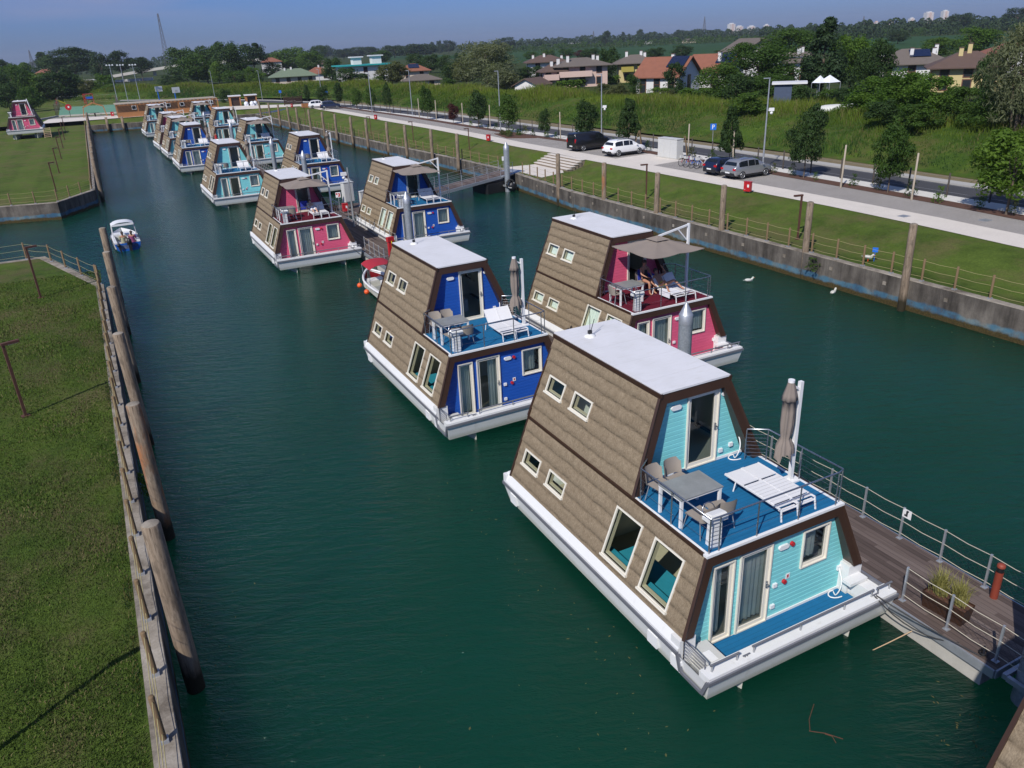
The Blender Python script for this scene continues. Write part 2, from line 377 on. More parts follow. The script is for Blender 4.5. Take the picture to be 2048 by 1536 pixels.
    ln=t.math('FRACT',t.math('MULTIPLY',x,7.)); idn=t.math('FLOOR',t.math('MULTIPLY',x,7.))
    cmb=t.n('CombineXYZ'); t.l(idn,cmb.inputs[0]); t.l(t.math('MULTIPLY',y,.22),cmb.inputs[1]); wn=t.n('TexWhiteNoise',noise_dimensions='2D')
    fl=t.n('CombineXYZ'); t.l(idn,fl.inputs[0]); t.l(t.math('FLOOR',t.math('MULTIPLY_ADD',idn,.37,t.math('MULTIPLY',y,.45))),fl.inputs[1]); t.l(fl.outputs[0],wn.inputs['Vector'])
    gr=t.noise(t.coord('pos',(30,1.2,1)),1.,4,.7)
    col=t.ramp(t.math('MULTIPLY_ADD',gr,.55,t.math('MULTIPLY',wn.outputs[0],.45)),[(.2,(.055,.040,.034)),(.5,(.105,.078,.068)),(.85,(.165,.13,.115))])
    col=t.mix(1.,col,t.ramp(ln,[(0,.3),(.06,1.),(.94,1.),(1.,.3)]),'MULTIPLY')
    t.bsdf(col,.8,0,t.bump(t.ramp(ln,[(0,0),(.06,1),(.94,1),(1,0)]),.4,.01),.3); M['pier']=t.m
    # timber mooring piles, some with orange lichen / rust runs
    def pile(name,orange):
        t=NT(name); v=t.coord('obj'); a=t.noise(t.coord('obj',(3,3,.35)),1.3,5,.7); b=t.noise(t.coord('obj',(20,20,1.6)),1.,4,.7); x,y,z=t.sep(v)
        col=t.ramp(t.math('MULTIPLY_ADD',b,.5,t.math('MULTIPLY',a,.5)),[(.3,(.10,.072,.050)),(.5,(.235,.18,.13)),(.7,(.36,.295,.225))])
        if orange: col=t.mix(t.ramp(t.noise(t.coord('obj',(2.5,2.5,.6)),1.2,4,.6),[(.47,0),(.60,.8)]),col,(.34,.125,.042))
        ck=t.noise(t.coord('obj',(14,14,.5)),1.,4,.8); col=t.mix(t.ramp(ck,[(.34,.85),(.42,0)]),col,(.05,.035,.025)); kn=t.noise(t.coord('obj',(5,5,2.2)),1.,3); col=t.mix(t.ramp(kn,[(.66,0),(.74,.6)]),col,(.10,.07,.05))
        mo=t.noise(t.coord('obj',(7,7,2.2)),1.3,5,.7); col=t.mix(t.ramp(mo,[(.50,0),(.64,.62)]),col,(.085,.068,.052))
        col=t.mix(t.ramp(t.math('ADD',z,t.math('MULTIPLY_ADD',a,.5,-.25)),[(.45,1),(.62,.55),(.95,0)]),col,(.030,.025,.014))
        t.bsdf(col,.9,0,t.bump(b,.5,.02),.2); return t.m
    M['pile']=pile('mooring_timber',False); M['pileorange']=pile('lichen_timber',True)
    # foliage
    def leaf(name,a_,b_,tr=.35):
        t=NT(name); oi=t.n('ObjectInfo'); v=t.coord('pos')
        n1=t.noise(v,.55,3); n2=t.noise(v,6,2)
        f=t.math('ADD',t.math('MULTIPLY_ADD',n1,.5,t.math('MULTIPLY',n2,.35)),t.math('MULTIPLY_ADD',oi.outputs['Random'],.3,-.08))
        col=t.ramp(f,[(.25,a_),(.75,b_)])
        d=t.bsdf(col,.65,0,None,.25); tl=t.n('BsdfTranslucent'); t.l(t.mix(1.,col,(1.25,1.35,.55),'MULTIPLY'),tl.inputs[0])
        mx=t.n('MixShader'); mx.inputs[0].default_value=tr; t.l(d.outputs[0],mx.inputs[1]); t.l(tl.outputs[0],mx.inputs[2]); t.l(mx.outputs[0],t.out.inputs[0]); return t.m
    M['leafdark']=leaf('dark_leaves',(.020,.046,.012),(.052,.096,.022)); M['leafmid']=leaf('green_leaves',(.034,.076,.012),(.085,.150,.024),.42)
    M['leafbright']=leaf('bright_leaves',(.052,.115,.012),(.125,.205,.026),.45); M['leafpine']=leaf('pine_needles',(.015,.036,.012),(.036,.068,.018),.2)
    M['leafwillow']=leaf('silver_leaves',(.085,.105,.05),(.20,.22,.12),.45); M['leafolive']=leaf('olive_leaves',(.06,.076,.026),(.14,.15,.055),.42)
    M['leaffar']=leaf('distant_leaves',(.022,.044,.018),(.046,.076,.028),.3)
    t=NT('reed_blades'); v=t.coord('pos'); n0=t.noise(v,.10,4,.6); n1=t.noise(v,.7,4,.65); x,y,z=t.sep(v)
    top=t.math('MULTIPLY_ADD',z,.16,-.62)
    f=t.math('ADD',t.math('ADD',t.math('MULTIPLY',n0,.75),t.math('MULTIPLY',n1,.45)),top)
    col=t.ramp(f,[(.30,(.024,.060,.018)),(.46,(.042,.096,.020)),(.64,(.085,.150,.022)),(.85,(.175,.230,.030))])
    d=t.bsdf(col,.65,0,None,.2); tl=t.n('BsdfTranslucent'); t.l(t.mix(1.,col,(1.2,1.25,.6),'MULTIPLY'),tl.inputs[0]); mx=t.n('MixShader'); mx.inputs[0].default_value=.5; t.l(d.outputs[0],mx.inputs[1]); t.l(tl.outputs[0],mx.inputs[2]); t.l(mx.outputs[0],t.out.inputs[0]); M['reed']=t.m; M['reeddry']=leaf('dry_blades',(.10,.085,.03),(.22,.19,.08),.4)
    M['planterplant']=leaf('planter_grass',(.16,.17,.05),(.36,.33,.12),.4)
    M['bark']=plain('bark',(.12,.09,.065),.95,var=.3,scale=6,fine=.3)
    M['redleaf']=leaf('purple_leaves',(.05,.012,.014),(.10,.03,.028))
    return M
M=mats()
# ================================================================== SETTING
def interp(tab,v):
    if v<=tab[0][0]: return tab[0][1]
    for (a,b),(c,d) in zip(tab,tab[1:]):
        if v<=c: return b+(d-b)*(v-a)/(c-a)
    return tab[-1][1]
def sstep(x): x=max(0,min(1,x)); return x*x*(3-2*x)
ZQ, ZP, ZB, ZF = 1.50, 2.30, 4.8, 3.55      # quay top, parking level, bank crest, fields behind
WALL=[(-25,32.9),(55,32.9),(64,33.7),(70,34.2),(84,33.6),(99,32.6),(120,31.9),(145,30.8),(162,30.4),(176,30.0)]
P1=[(-25,38.3),(22,39.3),(28,39.9),(35,40.3),(44,40.4),(55,40.4),(64,40.3),(71,40.5),(79,40.2),(92,40.9),(106,41.0),(126,40.6),(150,40.2),(177,39.5)]
P2=[(-25,40.9),(24,41.9),(29,42.4),(36,42.6),(48,42.7),(64,42.7),(80,42.5),(92,43.0),(106,43.1),(126,42.7),(150,42.4),(177,42.0)]
PK=[(-25,44.2),(26,45.0),(31,45.6),(40,46.1),(58,46.9),(66,46.9),(78,46.2),(89,45.6),(126,45.5),(165,44.0),(190,41.5)]
RN=[(-25,47.2),(20,47.9),(40,48.9),(60,49.6),(75,49.6),(95,48.6),(125,48.2),(160,45.8),(185,41.5),(205,36.0),(230,26.),(262,6.)]
RF=[(v,u+3.3) for v,u in RN[:-3]]+[(207,39.6),(233,29.0),(266,8.)]
BANK=[(54.0,-30),(54.2,20),(54.6,32),(55.6,45),(56.6,60),(57.0,80),(56.4,95),(55.5,112),(53.7,138),(52.3,165),(50.2,198),(46,213),(38.7,226),(27.5,244),(16,262),(4,276),(-25,290)]
VS=[-25+3*i for i in range(68)]
def w_(v): return interp(WALL,v)
STAIR=lambda v: sstep((v-62.6)/1.0)*(1-sstep((v-71.2)/1.4))

# water ------------------------------------------------------------
b=MB(); b.quad((-130,-40,0),(38,-40,0),(38,186,0),(-130,186,0)); structure('water',b,M['water'])
# low ground as one ring of sheets out to the horizon
b=MB(); Z0=1.40; FAR=9000
b.quad((-FAR,189,Z0),(FAR,189,Z0),(FAR,FAR,Z0),(-FAR,FAR,Z0)); b.quad((-FAR,-FAR,Z0),(-129,-FAR,Z0),(-129,189,Z0),(-FAR,189,Z0))
b.quad((56,-FAR,Z0),(FAR,-FAR,Z0),(FAR,189,Z0),(56,189,Z0)); b.quad((-129,-FAR,Z0),(56,-FAR,Z0),(56,-39,Z0),(-129,-39,Z0))
structure('ground',b,M['wildland'])
# fields behind the levee
bk=[Vector((x,y,0)) for x,y in BANK]
def boff(i,d):
    a=bk[max(i-1,0)]; c=bk[min(i+1,len(bk)-1)]; t=(c-a).normalized(); n=Vector((t.y,-t.x,0)); return bk[i]+n*d
# resample the bank line
def resample(pts,step):
    out=[pts[0]]
    for a,c in zip(pts,pts[1:]):
        n=max(1,int((c-a).length/step)); out+= [a+(c-a)*k/n for k in range(1,n+1)]
    return out
bk=resample(bk,4.); NB=len(bk)
def smooth(pts,k=3):
    for _ in range(k): pts=[pts[0]]+[(pts[i-1]+pts[i]*2+pts[i+1])/4 for i in range(1,len(pts)-1)]+[pts[-1]]
    return pts
bk=smooth(bk,6)
BPROF=[(0,ZP),(.8,ZP+.12),(2.,ZP+.7),(4.5,ZP+1.65),(7.0,ZP+2.3),(8.6,ZB),(10.0,ZB+.02),(12.5,ZB-.5),(16,ZF+.1),(18,ZF)]
def bpt(i,d):
    z=interp(BPROF,d); p=boff(i,d); r=random.Random(i*77+int(d*10)); 
    return Vector((p.x,p.y,z+(r.uniform(-.14,.16) if 1<d<15 else 0)))
b=MB(); K=len(BPROF)
vs=[bpt(i,d) for i in range(NB) for d,_ in BPROF]
b.add(vs,[(i*K+k,i*K+k+1,(i+1)*K+k+1,(i+1)*K+k) for i in range(NB-1) for k in range(K-1)],0,True)
structure('levee_bank',b,M['bankgrass'])
# upper field sheet
edge=[boff(i,17.6) for i in range(NB)]
b=MB(); vs=[(p.x,p.y,ZF-.02) for p in edge]; far=[]
for p in edge:
    d=Vector((p.x,p.y,0)).normalized(); q=Vector((p.x,p.y,0))+d*FAR; far.append((q.x,q.y,ZF-.02))
n=len(vs); b.add(vs+far,[(i,n+i,n+i+1,i+1) for i in range(n-1)]); structure('grassland',b,M['wildland'])

# right bank of the basin: lawn, path, parking, planting strip, road -----
b=MB(); T=[0,.06,.14,.24,.34,.44,.54,.64,.74,.84,.92,.97,1.]
vs=[]
VL=[-25+1.5*i for i in range(135)]
for v in VL:
    u0=w_(v)+.42; u1=interp(P1,v)+.02
    for t in T:
        z=ZQ-.03+(ZP-ZQ+.01)*sstep((t-.30)/.62)
        m=STAIR(v)
        if t<.985: z=z*(1-m)+(ZQ-.03)*m if t<.93 else z*(1-m)+(ZP-.45)*m
        r=random.Random(int(v*31)+int(t*997)); z+= r.uniform(-.02,.02) if .05<t<.95 else 0
        vs.append((u0+(u1-u0)*t,v,z))
K=len(T); b.add(vs,[(i*K+k,i*K+k+1,(i+1)*K+k+1,(i+1)*K+k) for i in range(len(VL)-1) for k in range(K-1)],0,True)
structure('quayside_lawn',b,M['lawnstripe'])
def strip(name,A,B,z,mat,v0=-25,v1=177,ext=None,step=3):
    b=MB(); n=int((v1-v0)/step); vv=[v0+(v1-v0)*i/n for i in range(n+1)]
    a=[(interp(A,v),v,z) for v in vv]; c=[(interp(B,v),v,z) for v in vv]; N=len(vv)
    b.add(a+c,[(i,N+i,N+i+1,i+1) for i in range(N-1)]); return structure(name,b,mat)
sh=lambda T_,d: [(v,u+d) for v,u in T_]
strip('land_base',sh(P1,0),[(-30,56),(165,56),(200,52)],ZP-.02,M['verge'],-25,186)
strip('path',P1,P2,ZP,M['path'])
b=MB(); b.quad((42.6,57.0,ZP+.002),(46.2,57.4,ZP+.002),(46.9,63.2,ZP+.002),(42.6,62.8,ZP+.002)); structure('paved_square',b,M['path'])
strip('parking',P2,PK,ZP-.004,M['paver'],-25,166)
strip('planting_bed',PK,sh(PK,1.25),ZP+.012,M['soil'],-25,176)
strip('gravel_strip',sh(PK,1.25),RN,ZP+.004,M['gravelwhite'],-25,178)
def road(name,A,B,z,mat):
    N=len(A); b=MB(); b.add([(u,v,z) for v,u in A]+[(u,v,z) for v,u in B],[(i,N+i,N+i+1,i+1) for i in range(N-1)]); return structure(name,b,mat)
road('road',RN,RF,ZP-.006,M['asphalt'])
b=MB()
for A0,A1 in ((RF,sh(RF,1.0)),):
    N=len(A0); lo=[(u,v,ZP-.02) for v,u in A0]; t0=[(u,v,ZP+.11) for v,u in A0]; t1=[(u+(.95 if v<200 else .75),v+(0 if v<200 else .7),ZP+.11) for v,u in A0]; t2=[(x,y,ZP-.02) for x,y,_ in t1]
    b.add(lo+t0+t1+t2,[(k*N+i,(k+1)*N+i,(k+1)*N+i+1,k*N+i+1) for k in range(3) for i in range(N-1)])
structure('pavement',b,M['pavement'])
# painted manholes/drain covers on the path
for k,(x,y) in enumerate(((41.2,30.6),(43.6,27.2))):
    o=part('drain_cover',None,M['galv'],lambda b: b.bx(-.3,.3,-.25,.25,0,.02),key='d',loc=(x,y,ZP)); tag(o,('square steel drain cover set in the pale gravel path','square drain cover set in the grey paver parking strip')[k],'drain cover')
# planted island projecting into the parking
b=MB(); b.prism([(43.1,86.3),(45.7,83.6),(46.2,90.5),(44.2,92.0)],ZP-.01,ZP+.06); structure('planting_island',b,M['soil'])

# quay walls -------------------------------------------------------
def wall(name,label,pts,inner,z=ZQ,zl=-1.4):
    """pts: water-side line; inner: land-side line (same length)"""
    b=MB(); N=len(pts)
    vs=[(x,y,zl) for x,y in pts]+[(x,y,z-.03) for x,y in pts]+[(x,y,z) for x,y in [(p[0]*.96+q[0]*.04,p[1]*.96+q[1]*.04) for p,q in zip(pts,inner)]]+[(x,y,z) for x,y in inner]+[(x,y,z-.4) for x,y in inner]
    b.add(vs,[(i,i+1,N+i+1,N+i) for i in range(N-1)],0)
    for k in (1,2,3): b.add(vs,[(k*N+i,k*N+i+1,(k+1)*N+i+1,(k+1)*N+i) for i in range(N-1)],1)
    o=link(name,b.mesh(name,[M['quay'],M['cap']])); return tag(o,label,'quay wall')
vv=[-25+4*i for i in range(51)]
vr=[v for v in vv if v<66]+[66.4]; vr2=[69.6]+[v for v in vv if 71<v<176]+[176.5]
allv=sorted(set([v for v in vv if v<176]+[176.5]))
wall('quay_wall','long stained concrete quay wall with blue band along the parking side',[(w_(v),v) for v in allv],[(w_(v)+.42,v) for v in allv])
qw=[o for o in COL.objects if o.name.startswith('quay_wall')][0]
for k in range(22): part('anchor_plate',qw,M['cap'],lambda b: b.bx(-.03,.0,-.09,.09,-.09,.09),key='ap',loc=(w_(21.6+3.32*k)-.001,21.6+3.32*k,1.02))
LA=[(-1.10,-25),(-1.08,11),(-1.2,22),(-1.32,33),(-1.42,41),(-1.50,47.6),(-4.7,57.6),(-30,58.6),(-130,62)]
LAi=[(-1.55,-25),(-1.54,11),(-1.62,22),(-1.72,33),(-1.80,41),(-1.92,47.5),(-5.0,57.15),(-30,58.15),(-130,61.5)]
wall('quay_wall','weathered concrete quay wall of the near lawn beside the leaning piles',LA,LAi)
LB=[(-130,85),(-30,82.6),(-9,82.2),(-4.5,80.9),(-1.35,86.6),(-1.3,100),(-1.35,120),(-1.4,150),(-1.4,181.0)]
LBi=[(-130,85.5),(-30,83.05),(-9,82.65),(-4.65,81.45),(-1.8,86.8),(-1.75,100),(-1.8,120),(-1.85,150),(-1.85,181.5)]
wall('quay_wall','concrete quay wall of the far lawn where the side channel meets the basin',LB,LBi)
LE=[(-1.4,181.0),(8,179.0),(20,178.0),(26,177.6),(30.0,176.5)]
wall('quay_wall','pale concrete quay wall closing the far end of the basin',LE,[(x,y+.45) for x,y in LE])
# lawns on the left and far end ------------------------------------
b=MB(); b.add([(x,y,ZQ-.03) for x,y in [(-130,-25)]+[(p[0],p[1]) for p in LAi]],[tuple(range(len(LAi)+1))]); structure('near_lawn',b,M['lawn'])
b=MB(); pts=LBi+[(-1.85,190),(-130,190)]; b.add([(x,y,ZQ-.03) for x,y in pts],[tuple(range(len(pts)))]); structure('far_lawn',b,M['lawnstripe'])
b=MB(); E0=[(-1.85,181.4)]+[(x,y+.45) for x,y in LE[1:]]; E1=[(-1.85,184.3),(8,183.4),(20,182.2),(29,180.6),(39.6,177)]
b.add([(x,y,ZQ-.03) for x,y in E0]+[(x,y,ZP-.01) for x,y in E1],[(i,i+1,6+i,5+i) for i in range(4)],0,True); structure('end_lawn',b,M['lawnstripe'])
b=MB(); b.quad((-140,184,ZP-.3),(-1.85,184,ZP-.012),(-1.85,300,ZP-.012),(-140,300,ZP-.3)); b.quad((-1.85,184,ZP-.012),(45,178,ZP-.012),(38,206,ZP-.012),(-1.85,300,ZP-.012)); structure('park_lawn',b,M['lawnstripe'])
b=MB()
for q in ([(39.4,176.9),(42.1,176.9),(41.3,183.9),(36.3,178.0)],[(36.3,178.0),(41.3,183.9),(35.2,190.0),(28.5,181.0)],[(28.5,181.0),(35.2,190.0),(27.0,196.5),(22.5,182.6)],[(22.5,182.6),(27.0,196.5),(18.5,186.),(18.5,183.0)],[(-9.5,183.9),(5.0,183.3),(5.0,192.5),(-8.4,197.0)],[(5.0,183.3),(18.5,183.0),(18.5,184.1),(5.0,184.5)]):
    b.add([(x,y,ZP) for x,y in q],[(0,1,2,3)])
structure('footpath',b,M['path'])
b=MB(); b.quad((-8.3,197.2,ZP-.004),(4.9,192.7,ZP-.004),(4.9,196.0,ZP-.004),(-7.2,201.2,ZP-.004)); structure('paved_terrace',b,M['paver'])
b=MB(); b.quad((-6.6,203.5,ZP),(5.6,200.5,ZP),(6.2,243,ZP),(-7.2,249,ZP)); structure('sports_court',b,M['courtgreen'])
b=MB()
for a,c,w in (((-9.9,196),(-6.8,203.5),.35),((-6.8,203.5),(5.3,200.4),.35)): b.bar((*a,ZP+.1),(*c,ZP+.1),w,.4)
tag(link('kerb_wall',b.mesh('kerb_wall',M['concrete'])),'low pale kerb wall edging the green sports court','low wall')
b=MB(); g_=[at(a,c,ZP+.02) for a,c in ((50,209),(82,203),(108,199),(134,194),(134,190.5),(108,194.5),(82,199.5),(50,206.5))]; b.add([tuple(q) for q in g_],[(0,1,6,7),(1,2,5,6),(2,3,4,5)]); structure('gravel_track',b,M['path'])

# stone steps --------------------------------------------------------
t=thing('stone_steps','pale stone steps cut into the grass slope by the parking','steps',(0,0,0))
def steps(b):
    n=5
    for k in range(n):
        u0=38.05+.42*k; z1=ZQ+.03+(ZP-ZQ)*(k+1)/n
        z1-=.008 if k==n-1 else 0; b.bx(u0+.03,u0+.52,63.95+.1*k,70.35+.05*k,ZQ-.3,z1-.052,1); b.bx(u0,u0+.52,63.9+.1*k,70.4+.05*k,z1-.05,z1)
part('treads',t,[M['path'],plain('brown_risers',(.20,.16,.12),.9)],steps)
b=MB(); b.quad((34.6,62.6,ZQ-.012),(38.1,63.9,ZQ-.012),(38.1,70.3,ZQ-.012),(34.7,70.6,ZQ-.012)); structure('landing',b,M['path'])

# rope fences on the quays -------------------------------------------
def rope_fence(label,line,spacing=1.68,h=1.08,z=ZQ,rope='rope',inset=0.,postr=.055):
    pts=[Vector((x,y,z)) for x,y in line]; t=thing('rope_fence',label,'fence',pts[0])
    o0=pts[0]; posts=[]
    L=sum((c-a).length for a,c in zip(pts,pts[1:])); n=max(1,round(L/spacing)); acc=0; seg=0
    for k in range(n+1):
        s=L*k/n; q=0
        for a,c in zip(pts,pts[1:]):
            d=(c-a).length
            if s<=q+d+1e-6: posts.append(a+(c-a)*((s-q)/d)); break
            q+=d
    def pf(b):
        b.lathe([(postr,.0),(postr,h-.02),(postr*.8,h),(0,h)],8,0); b.box((0,0,.03),(.16,.16,.07),1)
    def ropes(b,ps):
        for hh in (.22,.60,.98):
            for a,c in zip(ps,ps[1:]):
                m=(a+c)/2; m=m+Vector((0,0,-.035)); b.tube([a+Vector((0,0,hh))-o0,m+Vector((0,0,hh))-o0,c+Vector((0,0,hh))-o0],.008,4,0,False)
    show=posts[:100]
    for p in show: part('post',t,[M['wood'],M['galv']],pf,key=('rf',h),loc=p-o0)
    part('ropes',t,M['rope'],lambda b: ropes(b,posts))
    return t
vf=[-6+6*i for i in range(13)]
rope_fence('timber post and rope fence along the quay below the parking lawn',[(w_(v)+.25,v) for v in range(8,65,4)]+[(w_(65.2)+.25,65.2)])
rope_fence('timber post and rope fence on the far quay beyond the gangway',[(w_(v)+.25,v) for v in [71]+list(range(75,174,7))],2.0)
rope_fence('timber post and rope fence on the near quay behind the leaning piles',[(-1.32,1.0),(-1.33,12.84),(-1.38,18.4),(-1.47,29),(-1.55,38),(-1.68,47.7)],1.84)
rope_fence('timber rope fence turning the corner above the side channel',[(-1.75,47.9),(-4.85,57.35),(-16,57.75),(-30,58.3)],2.7)
rope_fence('timber rope fence of the far lawn along the side channel',[(-20,82.7),(-9,82.4),(-4.6,81.2),(-1.62,86.7)],2.0)
rope_fence('timber rope fence of the far lawn along the basin',[(-1.6,87.4),(-1.55,110),(-1.62,150),(-1.62,180.6)],2.1)

# mooring piles --------------------------------------------------------
def pilemesh(key,mk,h=4.3,r=.235):
    def fn(b):
        rr=random.Random(key)
        prof=[(r*1.02,-1.5),(r,.2),(r*rr.uniform(.96,1.02),1.4),(r*.97,2.8),(r*.95,h-.03),(r*.86,h)]
        b.lathe(prof,14,0); b.lathe([(r*.86,h),(r*.5,h+.03),(0,h+.035)],14,1)
    return fn
def mooring_pile(x,y,label,group,orange,lean=(0,0),h=4.3,r=.235,key=0):
    t=thing('mooring_pile',label,'mooring pile',(x,y,0),RND.uniform(0,6),group); 
    me=CACHE.get(('pilem',key,orange,h,r))
    if me is None:
        bb=MB(); pilemesh(key,None,h,r)(bb); me=bb.mesh('mooring_pile',[M['pileorange' if orange else 'pile'],M['cap']]); CACHE[('pilem',key,orange,h,r)]=me
    bpy.data.objects.remove(t); o=link('mooring_pile',me,None,(x,y,0),RND.uniform(0,6)); o.rotation_euler=(lean[1],lean[0],RND.uniform(0,6) if lean==(0,0) else 0)
    return tag(o,label,'mooring pile',group)
for k,(x,y) in enumerate([(-.75,15.05),(-.75,21.67),(-.82,28.4),(-.86,35.1),(-.88,42.3),(-.95,48.9)]):
    mooring_pile(x,y,'%s timber mooring pile from the near end of the near lawn quay'%nth(k)+(', streaked orange' if k in(1,) else ''),'piles along the near lawn quay',k in(1,),(RND.uniform(-.012,.012),RND.uniform(-.01,.01)),4.3,.195,k%3)
pr=[(33.12,23.65),(33.5,30.25),(33.55,37.1),(33.5,43.7),(33.5,50.2),(33.55,57.1),(33.85,78.7),(33.55,85.3),(33.3,93.0),(33.0,99.1),(32.6,106.4),(32.3,112.5),(32.0,119.6),(31.8,126.0),(31.6,133.6),(31.2,140.6),(31.0,146.5),(30.85,154.0),(30.6,161.2),(30.3,169)]
for k,(x,y) in enumerate(pr):
    mooring_pile(x-.42,y,'%s timber mooring pile from the near end of the parking side quay'%nth(k),'piles along the parking side quay',k in (4,17),(RND.uniform(-.01,.022),RND.uniform(-.01,.01)),4.2,.185,k%3)
pb=[(-.95,88.6+6.6*k) for k in range(14)]
for k,(x,y) in enumerate(pb):
    mooring_pile(x,y,'%s timber mooring pile from the channel corner along the far lawn'%nth(k),'piles along the far lawn quay',False,(RND.uniform(-.012,.012),RND.uniform(-.01,.01)),4.2,.19,k%3)
for k,(x,y) in enumerate([(2.2,179.9),(5.0,179.3)]):
    mooring_pile(x,y,'dark short pile standing before the far end wall, %s from the corner'%nth(k),'short piles at the end wall',False,(0,0),2.2,.25,2)

# path lamps (corten posts) ------------------------------------------------
def path_lamp(x,y,z,rz,label,group,h=2.7):
    t=thing('path_lamp',label,'path lamp',(x,y,z),rz,group)
    part('post',t,M['corten'],lambda b: (b.bx(-.045,.045,-.045,.045,0,h-.06),b.bx(-.13,.13,-.13,.13,0,.03))[0] and None,key=('pl',h))
    part('lamp_head',t,[M['corten'],M['lightclear']],lambda b: (b.bx(-.06,.50,-.065,.065,h-.06,h+.03),b.bx(.14,.46,-.045,.045,h-.075,h-.062,1))[0] and None,key=('pl',h))
    return t
ll=[(-4.4,13.3,1),(-4.41,29.96,1),(-4.56,46.87,1)]
for k,(x,y,_) in enumerate(ll): path_lamp(x,y,ZQ-.03,.35,['rusty steel path lamp on the near lawn, its shadow reaching the foot of the frame','rusty steel path lamp halfway along the near lawn','rusty steel path lamp at the corner of the near lawn'][k],'rusty lamps on the near lawn')
for k in range(6): path_lamp(-4.75-.04*k,88.6+15.6*k,ZQ-.03,.35,'%s rusty path lamp from the channel corner on the far lawn'%nth(k),'rusty lamps on the far lawn')
for k,(x,y) in enumerate([(34.9,32.6),(35.6,48.3),(37.4,84.5),(36.0,98.9),(34.6,112.2),(33.2,126.0),(32.7,142.8)]): path_lamp(x,y,ZQ-.02,PI-.2,'%s dark path lamp from the near end on the parking side lawn'%nth(k),'path lamps on the parking side lawn',2.55)
# ================================================================== HOUSEBOATS
XB,XM,XT=2.58,1.92,.98; Z0B,Z1B,Z2B=1.22,2.95,5.25; YB=7.68; ZD=.45
def xl(z): return XB-(z-Z0B)*(XB-XM)/(Z1B-Z0B)
def xu(z): return XM-(z-Z1B)*(XM-XT)/(Z2B-Z1B)
def yl_(z): return -.21*(Z1B-z)/(Z1B-Z0B)
def yu_(z): return 2.56+.325*(z-Z1B)/(Z2B-Z1B)
WIN_U=[(6.42,7.29,3.81,4.27),(5.10,5.97,3.81,4.27)]; WIN_L=[(6.42,7.31,1.755,2.18),(5.08,5.96,1.755,2.18)]; WIN_B=[(1.97,3.0,1.40,2.60),(.50,1.52,1.40,2.60)]
COURSE=1/3.05
def side_panel(b,sg,xf,yf,z0,z1,holes,courses=False):
    ycut=[YB]+[h[0] for h in holes]+[h[1] for h in holes]; zc=[z0,z1]+[h[2] for h in holes]+[h[3] for h in holes]; lines=[]
    if courses:
        lines=[k*COURSE for k in range(1,20) if z0+.06<k*COURSE<z1-.06]; zc+=lines
        ycut+=[q*.19 for q in range(2,41) if all(abs(q*.19-y)>.03 for y in ycut)]
    ymin=yf(z1)+.3
    ys=[None]+sorted(set(y for y in ycut if y>ymin)); zs=sorted(set(zc))
    P_=lambda y,z,d=0: (sg*(xf(z)-d),(yf(z)+.03 if y is None else y),z)
    def jit(y,z): 
        q=(0 if y is None else y); return .018*math.sin(q*4.1+z*9)+.016*math.sin(q*11.3+z*23)
    for a,c in zip(ys,ys[1:]):
        for e,g in zip(zs,zs[1:]):
            ym=((a if a is not None else yf((e+g)/2))+c)/2; zm=(e+g)/2
            if any(h[0]<ym<h[1] and h[2]<zm<h[3] for h in holes): continue
            if e in lines:      # lower edge of a course: hangs over the one below, ragged
                q0,q1=P_(a,e-.02+jit(a,e),-.022),P_(c,e-.02+jit(c,e),-.022); lo=[P_(a,e-.02+jit(a,e),0),P_(c,e-.02+jit(c,e),0)]
                f=[q0,lo[0],lo[1],q1]; b.quad(*(f if sg<0 else f[::-1]))
            else: q0,q1=P_(a,e),P_(c,e)
            q=[q0,q1,P_(c,g),P_(a,g)]
            if sg>0: q=q[::-1]
            b.quad(*q[::-1])
    for h in holes:   # reveals
        d=.10
        for (y0_,zz0),(y1_,zz1) in (((h[0],h[2]),(h[1],h[2])),((h[1],h[2]),(h[1],h[3])),((h[1],h[3]),(h[0],h[3])),((h[0],h[3]),(h[0],h[2]))):
            b.quad(P_(y0_,zz0),P_(y1_,zz1),P_(y1_,zz1,d),P_(y0_,zz0,d),1)
def side_matrix(sg,xf,h):
    zc=(h[2]+h[3])/2; yc=(h[0]+h[1])/2; dz=.01
    up=Vector((sg*(xf(zc+dz)-xf(zc))/dz,0,1)); k=up.length; up.normalize(); ay=Vector((0,sg,0)); n=ay.cross(up)
    m=Matrix((ay,up,n)).transposed().to_4x4(); m.translation=(sg*xf(zc),yc,zc)
    return m,(h[1]-h[0]),(h[3]-h[2])*k
def frame_mesh(b,w,hh,fw,dep,z0=-.06,sill=0.):
    # local: x width, y height, z outward
    for x0,x1,y0,y1 in ((-w/2,w/2,hh/2-fw,hh/2),(-w/2,w/2,-hh/2,-hh/2+fw),(-w/2,-w/2+fw,-hh/2+fw,hh/2-fw),(w/2-fw,w/2,-hh/2+fw,hh/2-fw)): b.bx(x0,x1,y0,y1,z0,dep)
    if sill: b.bx(-w/2-.02,w/2+.02,-hh/2-.03,-hh/2+.02,-.02,dep+sill)
def pane_mesh(b,w,hh,fw,z): b.quad((-w/2+fw*.6,-hh/2+fw*.6,z),(w/2-fw*.6,-hh/2+fw*.6,z),(w/2-fw*.6,hh/2-fw*.6,z),(-w/2+fw*.6,hh/2-fw*.6,z))
